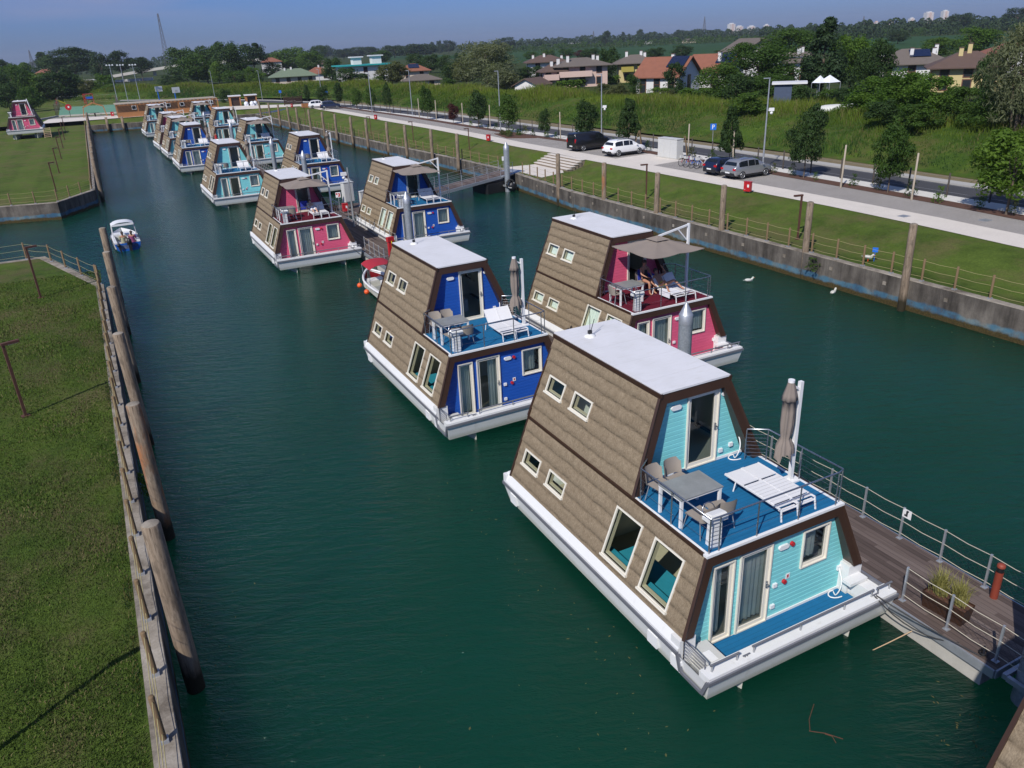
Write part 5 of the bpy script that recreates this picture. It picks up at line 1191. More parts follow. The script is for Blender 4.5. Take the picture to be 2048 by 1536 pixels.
part('cockpit',rb,[M['white'],M['tablegrey']],lambda b: (b.bx(-.66,.66,.1,3.0,.10,.14,1),b.bx(-.68,.68,.1,.55,.14,.42),b.bx(-.72,-.5,.5,3.3,.14,.46),b.bx(.5,.72,.5,3.3,.14,.46),b.bx(-.5,.5,3.0,3.7,.14,.48),b.bx(-.12,.22,1.3,1.8,.14,.78))[0] and None)
part('windscreen',rb,M['glass'],lambda b: b.quad((-.3,1.85,.75),(.4,1.85,.75),(.35,1.65,1.15),(-.25,1.65,1.15)) and None)
def bimini(b,w=.78,y0=1.4,y1=3.1,z=1.75):
    vs=[]; n=8
    for j in range(2):
        for k in range(n+1):
            a=-1+2*k/n; vs.append((a*w,(y0,y1)[j],z-.20*a*a*abs(a)))
    vs+= [(v[0],v[1],v[2]-.015) for v in vs]; m=2*(n+1)
    b.add(vs,[(k,k+1,n+2+k,n+1+k) for k in range(n)]+[(m+n+1+k,m+n+2+k,m+k+1,m+k) for k in range(n)],0,True)
part('canopy',rb,M['redcanvas'],bimini)
part('canopy_frame',rb,M['steel'],lambda b: [b.tube([(s*.80,y,.6),(s*.77,y2,1.56)],.015,5) for s in (-1,1) for y,y2 in ((1.5,1.45),(2.6,3.0),(2.4,1.5))] and None)
for k,(xx,yy,lb) in enumerate(((-.98,3.2,'orange round fender hanging at the bow of the red-canopied boat'),(-1.0,1.7,'orange round fender hanging amidships on the red-canopied boat'))):
    c_,s_=1.,-.02; o=part('fender',None,[M['buoy'],M['rope']],lambda b: (b.sphere((0,0,.28),.15,12,8),b.tube([(0,0,.4),(.05,0,.7)],.012,4,1))[0] and None,key='f',loc=(12.45+c_*xx-s_*yy,39.7+s_*xx+c_*yy,0)); tag(o,lb,'fender','fenders of the red-canopied boat')
mo=thing('motorboat','white open motorboat with white sunshade heading up the left channel','boat',(.22,63.1,0),.04)
part('hull',mo,[M['bluehull'] if 'bluehull' in M else plain('blue_boot_stripe',(.012,.10,.42),.35),M['white']],lambda b: hull_loft(b,5.2,1.95,.58,0,1,.2,.9,14,.35) and None)
part('cockpit',mo,[M['white'],M['cabgrey']],lambda b: (b.bx(-.78,.78,.1,3.4,.12,.16,1),b.bx(-.88,-.66,.35,3.6,.16,.62),b.bx(.66,.88,.35,3.6,.16,.62),b.bx(-.66,.66,.0,.12,.16,.45),b.bx(-.66,-.2,.12,.55,.16,.34),b.bx(-.3,.35,2.0,2.5,.16,.85),b.bx(-.7,.7,3.4,4.2,.16,.66),b.bx(-.62,.62,1.05,1.45,.16,.42))[0] and None)
part('canopy',mo,M['whitepaint'],lambda b: (bimini(b,.76,.75,2.1,1.95),b.bx(-.72,.72,.72,.76,1.72,1.86))[0] and None)
part('canopy_frame',mo,M['whitepaint'],lambda b: [b.tube([(s*.82,y,.6),(s*.74,y2,1.78)],.022,5) for s in (-1,1) for y,y2 in ((1.0,.8),(1.6,2.05))] and None)
part('outboard_motor',mo,M['black'],lambda b: (b.sphere((.12,-.25,.72),.22,10,8,0,(.8,1,1.15)),b.bx(.02,.22,-.38,-.12,-.3,.55),b.bx(-.05,.29,-.2,.05,.45,.6))[0] and None)
part('spare_motor',mo,M['black'],lambda b: (b.sphere((-.62,-.12,.5),.13,8,6),b.bar((-.62,-.12,.45),(-.52,-.3,-.05),.1,.1))[0] and None)
J=sitting(); J={k:(v[0],v[1],v[2]-.08) for k,v in J.items()}; build('person in khaki sitting left under the white sunshade of the motorboat',J,'skin',[('shirt','olivecloth',[('pelvis','belly','chest'),('shL','elL'),('shR','elR')],[(.165,.15,.16),(.07,.06),(.07,.06)])],'hair',(.0,63.9,.02),PI,(0,-1,0),.14)
J=sitting(); J={k:(v[0],v[1],v[2]-.08) for k,v in J.items()}; build('person in plum sitting right under the white sunshade of the motorboat',J,'skin',[('shirt','purplecloth',[('pelvis','belly','chest'),('shL','elL'),('shR','elR')],[(.165,.15,.16),(.07,.06),(.07,.06)])],'hair',(.62,63.85,.02),PI-.3,(0,-1,0),.16)
# gulls
def gull(x,y,z,label,rz,stand=False):
    b=MB(); b.sphere((0,0,.10),.10,10,8,0,(.75,1.9,.8)); b.sphere((0,-.19,.22),.052,8,6); b.tube([(0,-.13,.14),(0,-.18,.21)],[.06,.045],8)
    b.tube([(0,-.23,.215),(0,-.30,.20)],[.016,.004],6,2)
    for s in (-1,1): b.sphere((s*.06,.04,.12),.08,8,6,1,(.35,2.1,.7))
    b.add([(0,.15,.11),(-.05,.30,.12),(.05,.30,.12),(0,.2,.08)],[(0,1,2),(3,2,1)],0)
    if stand:
        for s in (-1,1): b.tube([(s*.035,0,.04),(s*.035,.0,-.10)],.009,5,2)
    me=b.mesh('gull',[M['white'],M['cabgrey'],M['buoy']]); o=link('gull',me,None,(x,y,z),rz,1.15); return tag(o,label,'gull','gulls')
gull(30.25,31.4,-.02,'white gull floating nearer the pink boat',1.2); gull(32.2,27.3,-.02,'white gull floating close to the parking side quay wall',1.9); gull(34.1,27.0,ZQ+.10,'gull standing on the quayside grass behind the rope fence',.4,True)
o=part('blue_marker',None,M['bluesign'],lambda b: (b.box((0,0,.60),(.26,.02,.24)),b.bx(-.012,.012,-.012,.012,0,.5))[0] and None,loc=(34.3,26.8,ZQ),rz=-.9); tag(o,'small blue marker plate standing in the quayside grass near the gull','sign')

def debris(name,pts,n,mat,seed,s0,s1):
    r=random.Random(seed); b=MB()
    for _ in range(n):
        cx,cy,sx,sy=r.choice(pts); x,y=r.gauss(cx,sx),r.gauss(cy,sy); a=r.uniform(0,6.3); l=r.uniform(s0,s1); w=l*r.uniform(.15,.5); d=Vector((math.cos(a),math.sin(a),0)); e=Vector((-math.sin(a),math.cos(a),0)); p=Vector((x,y,.006+r.random()*.006))
        b.add([p-d*l,p+e*w,p+d*l,p-e*w],[(0,3,2,1)])
    return tag(link(name,b.mesh(name,M[mat])),kind='stuff')
debris('floating_leaves',[(-.4,14,.2,5),(-.4,26,.25,8),(7.6,15,.3,4),(12.9,6.2,.5,.5),(9.5,4.5,1.2,.8),(32.2,28,.35,8),(3.,22,3,8),(6.,9,2,2)],420,'reeddry',4,.015,.05)

o=part('floating_branch',None,plain('reddish_twig',(.12,.045,.022),.8),lambda b: ([b.tube([at(x,y,.01)+Vector((0,0,(k%2)*.02)) for k,(x,y) in enumerate(q)],.007,5) for q in ([(1618,1462),(1650,1468),(1686,1478)],[(1620,1462),(1618,1440),(1628,1408)],[(1650,1468),(1664,1474),(1672,1486)])])[0] and None); tag(o,'reddish forked twig floating in the water before the nearest aqua boat','branch')
# ================================================================== CARS
def car(loc,rz,paint,label,kind='suv',scale=.88,plates=True):
    """front towards +y"""
    t=thing('parked_car',label,'van' if kind=='van' else 'car',loc,rz,'cars parked by the quay',scale)
    if kind=='suv': L,Wd,Hb,Ht=4.35,1.80,.98,1.62; prof=[(-2.17,.42,.70,.75),(-2.10,.36,.95,1.02),(-1.9,.30,.99,1.10),(-1.72,.28,1.0,1.42),(-1.45,.26,1.0,1.56),(-.7,.25,1.0,1.62),(.1,.25,1.0,1.61),(.55,.25,1.0,1.50),(1.0,.25,1.0,1.20),(1.25,.26,.99,1.03),(1.7,.28,.93,.95),(2.0,.32,.82,.84),(2.15,.40,.66,.68)]
    elif kind=='van': L,Wd,Hb,Ht=4.9,1.92,1.10,1.92; prof=[(-2.45,.42,1.1,1.75),(-2.42,.32,1.12,1.88),(-2.2,.30,1.12,1.92),(-1,.28,1.12,1.93),(.3,.28,1.12,1.92),(.9,.28,1.12,1.85),(1.35,.28,1.12,1.55),(1.7,.28,1.10,1.2),(2.0,.30,1.0,1.06),(2.3,.34,.86,.9),(2.45,.42,.66,.70)]
    else: L,Wd,Hb,Ht=3.85,1.70,.90,1.42; prof=[(-1.9,.40,.66,.7),(-1.84,.34,.88,.94),(-1.7,.30,.90,1.12),(-1.5,.27,.91,1.36),(-1.1,.25,.91,1.42),(-.3,.25,.91,1.42),(.2,.25,.91,1.36),(.62,.25,.90,1.02),(.85,.26,.89,.93),(1.4,.28,.82,.84),(1.75,.34,.68,.70),(1.9,.42,.54,.56)]
    w=Wd/2; rows=[]
    y0,y1=prof[0][0],prof[-1][0]
    for (y,zb,zs,zt) in prof:
        e=1-.10*max(0,(abs(y)-L*.36)/(L*.14))**2
        wt=w*e*(.80 if zt-zs>.25 else .93)
        rows.append([(0,y,zb),(w*e*.90,y,zb),(w*e,y,zb+.16),(w*e*1.0,y,(zb+zs)/2+.06),(w*e*.96,y,zs),(wt,y,zt-.05*(zt-zs>.2)),(wt*.80,y,zt),(0,y,zt+.015)])
    def body(b):
        N=8;K=len(rows)
        for s in (1,-1):
            vs=[(s*p[0],p[1],p[2]) for r in rows for p in r]
            b.add(vs,[((k*N+j,k*N+j+1,(k+1)*N+j+1,(k+1)*N+j) if s<0 else (k*N+j,(k+1)*N+j,(k+1)*N+j+1,k*N+j+1)) for k in range(K-1) for j in range(N-1)],0,True)
            for e in (0,K-1): b.add([vs[e*N+j] for j in range(N)],[tuple(range(N)) if (s>0)==(e==0) else tuple(reversed(range(N)))],0)
    part('body',t,M[paint],body,key=(kind,paint))
    def cladding(b):
        for s in (-1,1): b.bx(s*w*.985-.02,s*w*.985+.02,y0+.35,y1-.35,.24,.40)
        b.bx(-w*.86,w*.86,y0-.03,y0+.12,.30,.56); b.bx(-w*.84,w*.84,y1-.14,y1+.02,.26,.48)
    part('bumper',t,M['black'],cladding,key=kind)
    def glass(b):
        N=8; off=.012
        cab=[i for i,p in enumerate(prof) if p[3]-p[2]>.25]
        for s in (1,-1):
            for i in cab[:-1]:
                if i+1 not in cab: continue
                a,c=rows[i],rows[i+1]; q=[a[4],c[4],c[5],a[5]]
                if kind=='van' and prof[i][0]<.2 and i!=cab[0]: continue
                m=[]
                pil=(cab[0],)+((4,5,6) if kind!='van' else (4,)); ins=.12 if i in pil and i!=4 else .0
                if i==cab[0]: ins=.25
                for v in (Vector(q[0]).lerp(Vector(q[1]),ins).lerp(Vector(q[3]).lerp(Vector(q[2]),ins),.08),Vector(q[1]).lerp(Vector(q[2]),.08),Vector(q[2]).lerp(Vector(q[1]),.10),Vector(q[3]).lerp(Vector(q[2]),ins).lerp(Vector(q[0]).lerp(Vector(q[1]),ins),.10)): m.append((s*(v.x+off),v.y,v.z+off*.3))
                b.add(m,[(0,1,2,3) if s>0 else (3,2,1,0)])
        # windscreen and rear screen
        for i0,i1,sg in ((cab[-1],cab[-1]+1,1),(cab[0],max(cab[0]-1,0),-1)):
            a,c=rows[i0],rows[min(i1,len(rows)-1)]
            if kind=='van' and sg<0: 
                b.quad((-w*.68,y0-.012,1.2),(w*.68,y0-.012,1.2),(w*.66,y0+.0,1.68),(-w*.66,y0+.0,1.68)); continue
            j=6; lo=Vector((c[5][0]*.9,c[5][1],c[6][2])); hi=Vector((a[6][0],a[6][1],a[6][2]))
            p=lo.lerp(hi,.10); q=lo.lerp(hi,.92); n=Vector((0,sg*.018,.012))
            b.add([(-p.x,p.y+n.y,p.z+n.z),(p.x,p.y+n.y,p.z+n.z),(q.x,q.y+n.y,q.z+n.z),(-q.x,q.y+n.y,q.z+n.z)],[(0,1,2,3)])
    part('windows',t,M['carglass'],glass,key=kind)
    rw=.34 if kind!='mini' else .31
    for sx in (-1,1):
        for yy in (-L*.30,L*.315):
            wh=part('wheel',t,M['tyre'],lambda b: (b.tube([(-.10,0,0),(.11,0,0)],rw,20),)[0] and None,key=(kind,),loc=(sx*(w-.10),yy,rw)); 
            part('rim',wh,M['rim'],lambda b: ([b.bar((sx*.112,0,0),(sx*.112,rw*.62*math.cos(k*2*PI/5),rw*.62*math.sin(k*2*PI/5)),.05,.02) for k in range(5)],b.tube([(sx*.113,rw*.64*math.cos(k*PI/9),rw*.64*math.sin(k*PI/9)) for k in range(19)],.025,5,0,False))[0] and None,key=(kind,sx))
        part('mirror',t,M[paint],lambda b: b.box((sx*(w+.06),prof[len(prof)*2//3][0],Hb+.08),(.16,.10,.12)),key=(kind,paint,sx))
        part('tail_light',t,M['lightred'],lambda b: b.box((sx*w*.80,y0+.035,.86 if kind!='van' else 1.15),(.26 if kind!='van' else .14,.10,.16 if kind!='van' else .38)),key=(kind,sx))
        part('headlight',t,M['lightclear'],lambda b: b.box((sx*w*.74,y1-.10,.70 if kind!='mini' else .66),(.30,.14,.13)),key=(kind,sx))
    part('number_plate',t,M['whitepaint'],lambda b: b.bx(-.26,.26,y0-.045,y0-.03,.52,.63),key=kind)
    if kind=='suv' : part('roof_rail',t,M['steel'],lambda b: [b.tube([(s*w*.72,-1.35,Ht+.0),(s*w*.72,-1.2,Ht+.05),(s*w*.72,.1,Ht+.06),(s*w*.72,.35,Ht-.02)],.02,5) for s in (-1,1)] and None,key=kind)
    return t
car((44.35,47.25,ZP),-PI/2+.03,'carsilver','silver compact suv nearest the camera on the parking strip','suv',.90)
car((44.3,49.6,ZP),-PI/2+.05,'carnavy','dark navy small hatchback half hidden behind the silver suv','mini',.92)
car((44.75,64.5,ZP),-PI/2+.04,'carwhite','white suv parked beside the black van','suv',.92)
car((44.6,70.4,ZP),-PI/2+.06,'carblack','black van with tinted windows parked next to the white suv','van',.92)
car((41.9,160.5,ZP),-PI/2-.25,'carnavy','dark blue car parked far off beside a white one','suv',.92)
car((41.0,166.5,ZP),-PI/2-.2,'carwhite','distant white car parked beside the dark blue one','suv',.92)
# bicycles
def bicycle(loc,rz,label,mat):
    t=thing('bicycle',label,'bicycle',loc,rz,'bicycles leaning by the parking')
    for y in (-.52,.52): 
        wh=part('wheel',t,M['tyre'],lambda b: b.tube([(0,.33*math.cos(k*PI/10),.33*math.sin(k*PI/10)) for k in range(21)],.022,5,0,False) and None,key='b',loc=(0,y,.34))
        part('spokes',wh,M['steel'],lambda b: [b.bar((0,-.32*math.cos(k*PI/6),-.32*math.sin(k*PI/6)),(0,.32*math.cos(k*PI/6),.32*math.sin(k*PI/6)),.006,.006) for k in range(6)] and None,key='b')
    part('frame',t,M[mat],lambda b: [b.tube([a,c],.022,6) for a,c in (((0,-.52,.34),(0,-.10,.32)),((0,-.10,.32),(0,-.25,.80)),((0,-.10,.32),(0,.36,.78)),((0,-.23,.72),(0,.36,.78)),((0,.36,.86),(0,.52,.34)),((0,-.52,.34),(0,-.23,.72)))] and None,key=mat)
    part('saddle',t,M['black'],lambda b: b.sphere((0,-.27,.86),.1,8,5,0,(.7,1.3,.4)),key='b'); part('handlebar',t,M['steel'],lambda b: b.tube([(-.26,.28,.95),(-.1,.36,.93),(.1,.36,.93),(.26,.28,.95)],.014,5) and None,key='b')
    part('basket',t,M['cabgrey'],lambda b: (b.bx(-.16,.16,.42,.66,.72,.74),b.bx(-.16,-.15,.42,.66,.74,.92),b.bx(.15,.16,.42,.66,.74,.92),b.bx(-.16,.16,.65,.66,.74,.92))[0] and None,key='b')
for k,(x,y,r,m,l) in enumerate(((44.6,54.8,1.45,'red','red bicycle nearest the leaning post in the bicycle row'),(44.5,54.1,1.5,'bluesign','blue bicycle second from the post in the bicycle row'),(44.5,53.4,1.6,'bluesign','blue bicycle in the middle of the bicycle row'),(44.6,52.7,1.4,'whitepaint','white bicycle at the hatchback end of the bicycle row'))): bicycle((x,y,ZP),r,l,m)
# bins, cabinet, signs -----------------------------------------------------
for k,(x,y,l) in enumerate(((39.75,42.1,'red hydrant box on the path edge before the silver suv'),(40.2,85.2,'red hydrant box on the path edge beside the planted island'),(40.2,127.0,'red hydrant box on the path edge, third away from the camera'),(37.2,173.5,'small distant red hydrant box before the slatted boards'))): red_box(x,y,ZP,l,.74,.50,.10,-PI/2+.3)
red_box(3.7,190.0,ZP,'red hydrant box at the lodge corner on the pale footpath',.9,.6,.1)
lb=thing('lifebuoy_disc','round red sign on a post in front of the green sports court','round sign',(-4.2,199,ZP)); part('post',lb,M['darkpost'],lambda b: b.bx(-.05,.05,-.05,.05,0,2.0)); part('disc',lb,[M['red'],M['whitepaint']],lambda b: (b.tube([(0,-.06,2.0),(0,-.12,2.0)],.62,20),b.box((.06,-.13,2.05),(.3,.01,.35),1))[0] and None)
box_cabinet(46.6,59.7,ZP,2.6,.75,1.75,'big pale grey utility cabinet beside the white suv',PI/2+.06-PI,0,'cabgrey',3)
def p_sign(x,y,h,label,big=True,rz=0):
    t=thing('parking_sign',label,'road sign',(x,y,ZP),rz,'blue road signs'); part('post',t,M['galv'],lambda b: b.tube([(0,0,0),(0,0,h)],.03,6) and None)
    def plate(b): b.bx(-.28,.28,-.045,-.03,h-.55,h+.02)
    p=part('plate',t,M['bluesign'],plate)
    if big:
        def P(b): b.bx(-.11,-.045,-.052,-.046,h-.47,h-.07); b.bx(-.045,.06,-.052,-.046,h-.13,h-.07); b.bx(-.045,.06,-.052,-.046,h-.30,h-.24); b.bx(.06,.12,-.052,-.046,h-.27,h-.10)
        part('letter',p,M['whitepaint'],P)
p_sign(53.0,61.4,2.35,'blue parking sign with white P beyond the road',True,-.55)
p_sign(45.4,176,2.6,'distant blue road sign right of the slatted boards',False,-.3); p_sign(39.8,196,2.6,'distant blue road sign left of the slatted boards',False,-.2)
# street lamps
for k,(x,y,h,cam) in enumerate(((47.7,49.0,6.95,4.5),(48.3,73.8,6.95,3.6),(46.3,94.3,7.2,0),(47.3,129.3,6.95,0),(44.9,143.5,6.7,0),(45.6,181,6.9,0),(38.6,212.7,6.8,0),(30.3,235,7.0,0))):
    l=['tall grey street lamp with a camera box beside the silver suv','tall grey street lamp with a white camera dome beside the black van','tall grey street lamp behind the planted island','tall grey street lamp, fourth along the road','tall grey street lamp, fifth along the road','tall grey street lamp, sixth along the road beside the far parked cars','tall thin street lamp behind the wooden sheds','tall thin street lamp before the distant tree clump'][k]
    cctv_pole(x,y,ZP,l,h,cam,True,2.6)
for k,(x,y,h,l) in enumerate(((6.8,244.8,9.6,'leftmost of the tall court floodlights'),(9.3,244.1,9.5,'middle one of the tall court floodlights'),(12.2,242.4,9.4,'rightmost of the tall court floodlights'))):
    t=thing('floodlight_mast',l,'floodlight',(x,y,ZP),0,'floodlights at the sports court'); part('mast',t,M['galv'],lambda b: b.tube([(0,0,0),(0,0,h)],.11,6,r2=.07) and None,key=h); part('lights',t,[M['galv'],M['lightclear']],lambda b: (b.bx(-.9,.9,-.05,.05,h-.06,h+.04),[b.box((q,-.1,h+.05),(.38,.25,.3),1) for q in (-.7,0,.7)])[0] and None,key=h)
for k,(x,y,l) in enumerate(((17.6,246,'left basketball hoop with white backboard'),(20.4,229,'right basketball hoop with white backboard'))):
    t=thing('basketball_hoop',l,'basketball hoop',(x,y,ZP),.35,'basketball hoops'); part('post',t,M['bluesign'],lambda b: (b.bar((0,1.0,0),(0,1.0,2.6),.18,.18),b.bar((0,1.0,2.6),(0,.1,3.0),.14,.14))[0] and None,key='h'); part('backboard',t,[M['whitepaint'],M['cabgrey']],lambda b: (b.bx(-1.0,1.0,-.03,.03,2.4,3.75),b.bx(-.35,.35,-.045,-.031,2.62,3.12,1))[0] and None,key='h')
# tree stakes / posts along the planting bed ---------------------------------
for k,(x,y) in enumerate([(45.75,39.3),(45.6,33.5),(48.0,58.9),(47.2,52.0),(47.4,81.0),(47.3,99.5),(46.6,107),(46.6,117),(46.5,124.0),(46.4,138),(46.2,147)]):
    o=part('stake_post',None,M['woodgrey'],lambda b: (b.lathe([(.065,0),(.058,2.9),(0,2.92)],8),b.lathe([(.075,0),(.075,.35)],8))[0] and None,key='s',loc=(x,y,ZP)); o.rotation_euler=(RND.uniform(-.02,.02),RND.uniform(-.02,.02),0); tag(o,'%s tall bare timber post from the near end of the planting strip'%nth([1,0,3,2,4,5,6,7,8,9,10][k]),'post','bare posts along the planting strip')
def wire_fence(label,line,h=1.35,spacing=2.2,mat='darkpost',net=True,z=ZP,rails=(.25,.7,1.2)):
    pts=[Vector((*p,z)) for p in line]; t=thing('wire_fence',label,'fence',pts[0]); o0=pts[0]; posts=resample(pts,spacing)
    for p in posts[:100]: part('post',t,M[mat],lambda b: b.lathe([(.06,0),(.055,h),(0,h+.01)],6) and None,key=('wf',h),loc=p-o0)
    part('wires',t,M['galv'],lambda b: [b.tube([a-o0+Vector((0,0,z_)),c-o0+Vector((0,0,z_))],.006,3,0,False) for a,c in zip(posts,posts[1:]) for z_ in rails] and None)
wire_fence('dark post fence between the planting strip and the road',[(interp(RN,v)-.25,v) for v in range(18,177,6)],1.45,2.2)
wire_fence('thin posted fence around the green sports court',[(-7,203),(5.6,200.3),(6.3,243),(-7.2,249),(-7,203)],2.6,6.5,'darkpost',True,ZP,(.1,1.3,2.55))
# sign boards, sheds, lodge -----------------------------------------------------
t=thing('slatted_board','dark brown slatted timber board screen beside the far parking','board',(37.8,183.2,ZP),.07); part('slats',t,M['brown'],lambda b: [b.bx(0,4.0,-.03,.03,.15+.22*k,.33+.22*k) for k in range(7)] and None)
for xx in (0,2,4.0): part('post',t,M['brown'],lambda b: b.bx(-.07,.07,-.09,.09,0,1.85),loc=(xx,.12,0))
o=part('wooden_crate',None,M['woodorange'],lambda b: (b.bx(-.9,.9,-.5,.5,0,.8),[b.bx(-.92,.92,-.52,-.5,.1+.2*k,.25+.2*k) for k in range(4)])[0] and None,loc=(39.5,170.5,ZP)); tag(o,'orange timber box screen at the end of the far parking','box')
for k,(x,y,l) in enumerate(((28.0,194.6,'left of the two timber sheds with dark openings'),(31.5,194.2,'right of the two timber sheds with dark openings'))):
    t=thing('timber_shed',l,'shed',(x,y,ZP),-.12,'timber sheds'); w=2.5
    part('walls',t,M['woodorange'],lambda b: (b.bx(0,.42,0,3.2,0,2.05),b.bx(w-.28,w,0,3.2,0,2.05),b.bx(.42,w-.28,3.0,3.2,0,2.05),b.bx(.42,w-.28,0,.2,1.85,2.05))[0] and None,key='s'); part('opening',t,M['brown'],lambda b: b.bx(.42,w-.28,.35,.4,0,1.85),key='s'); part('roof',t,M['roof'],lambda b: b.bx(-.15,w+.15,-.25,3.4,2.05,2.2),key='s')  # solid dark panel closes the opening in place of its unlit inside
for k,(x,y) in enumerate(((31.2,192.2),(32.4,191.8),(33.2,192.4))):
    o=part('covered_seat',None,M['whitecloth'],lambda b: (b.sphere((0,0,.45),.5,8,6,0,(1,.9,1)),b.bx(-.4,.4,-.35,.35,0,.3))[0] and None,key='c',loc=(x,y,ZP)); tag(o,'%s white covered seat from the left before the timber sheds'%nth(k),'covered seat','white covered seats')
lg=thing('wooden_lodge','long low orange timber lodge with slatted roof and small square windows','building',(4.6,183.9,ZP),0)
Ll=19.5; M['woodshaded']=plain('shaded_cladding',(.15,.075,.035),.75,var=.25,scale=3)  # darker brown wall: shade under the pergola slats put into the colour
part('wall',lg,M['woodshaded'],lambda b: (b.bx(0,Ll,2.2,2.4,0,2.35),b.bx(0,Ll,7.8,8.,0,2.2),b.bx(0,.2,2.4,7.8,0,2.3),b.bx(Ll-.2,Ll,2.4,7.8,0,2.3),[b.bx(.02,Ll-.02,2.17,2.2,.18*j,.18*j+.14) for j in range(13)])[0] and None)
part('roof',lg,M['woodgrey'],lambda b: b.bx(-.2,Ll+.2,2.0,8.3,2.36,2.5))
part('pergola',lg,M['woodorange'],lambda b: ([b.bx(k*.75-.04,k*.75+.04,0,2.2,2.30,2.42) for k in range(27)],[b.bx(k*3.9-.1,k*3.9+.1,0,.2,0,2.3) for k in range(6)],b.bx(-.1,Ll+.1,0,.16,2.2,2.32),b.bx(-.1,Ll+.1,-.02,.0,.0,.95))[0] and None)
for k,xx in enumerate((3.3,6.3,8.6,9.9,12.6,15.6,16.8,18.4)):
    wn=part('window',lg,[M['whitepaint'],M['pane']],lambda b: ([b.bx(*q) for q in ((-.42,.42,2.08,2.16,1.25,1.33),(-.42,.42,2.08,2.16,1.93,2.0),(-.42,-.34,2.08,2.16,1.33,1.93),(.34,.42,2.08,2.16,1.33,1.93))],b.bx(-.34,.34,2.12,2.15,1.33,1.93,1))[0] and None,key='lw',loc=(xx,0,0))
pg=thing('timber_pergola','open pentagonal timber pergola frame with a table before the court','pergola',(.5,193.2,ZP),0)
part('frame',pg,M['woodorange'],lambda b: (b.bar((-2.2,0,0),(-1.9,0,2.0),.16,.16),b.bar((2.2,0,0),(1.9,0,2.0),.16,.16),b.bar((-1.95,0,1.95),(0,0,2.75),.16,.16),b.bar((1.95,0,1.95),(0,0,2.75),.16,.16),b.bar((-2.2,2,0),(-1.9,2,2.0),.16,.16),b.bar((2.2,2,0),(1.9,2,2.0),.16,.16),b.bar((-1.95,2,1.95),(0,2,2.75),.16,.16),b.bar((1.95,2,1.95),(0,2,2.75),.16,.16))[0] and None)
part('table',pg,M['darkpost'],lambda b: (b.bx(-.9,.9,.6,1.4,.7,.76),b.bx(-.15,.15,.9,1.1,0,.7),b.bx(-1.3,-1.0,.6,1.4,.4,.45),b.bx(1.0,1.3,.6,1.4,.4,.45))[0] and None)
o=thing('slide','yellow playground slide beyond the green court','playground slide',(-8.,262,ZP),.4); part('chute',o,M['yellowcloth'],lambda b: (b.bar((0,0,1.3),(2.2,0,.2),.6,.06),b.bar((0,-.3,1.4),(2.2,-.3,.3),.05,.2),b.bar((0,.3,1.4),(2.2,.3,.3),.05,.2))[0] and None); part('ladder',o,M['red'],lambda b: (b.bar((-.2,-.25,0),(0,-.25,1.7),.08,.08),b.bar((-.2,.25,0),(0,.25,1.7),.08,.08),[b.bar((-.2+.04*k,-.25,.3*k),(-.2+.04*k,.25,.3*k),.05,.05) for k in range(1,5)])[0] and None)
o=thing('climbing_frame','small red timber climbing tower in the playground','climbing frame',(0.,258,ZP),.2); part('tower',o,M['red'],lambda b: ([b.bx(x-.08,x+.08,y-.08,y+.08,0,2.6) for x in (-1,1) for y in (-1,1)],b.bx(-1.1,1.1,-1.1,1.1,1.2,1.3),b.bx(-1.1,1.1,-1.1,1.1,2.5,2.6))[0] and None); part('panel',o,M['bluesign'],lambda b: b.bx(-1,1,-1.05,-1.0,1.3,1.9))

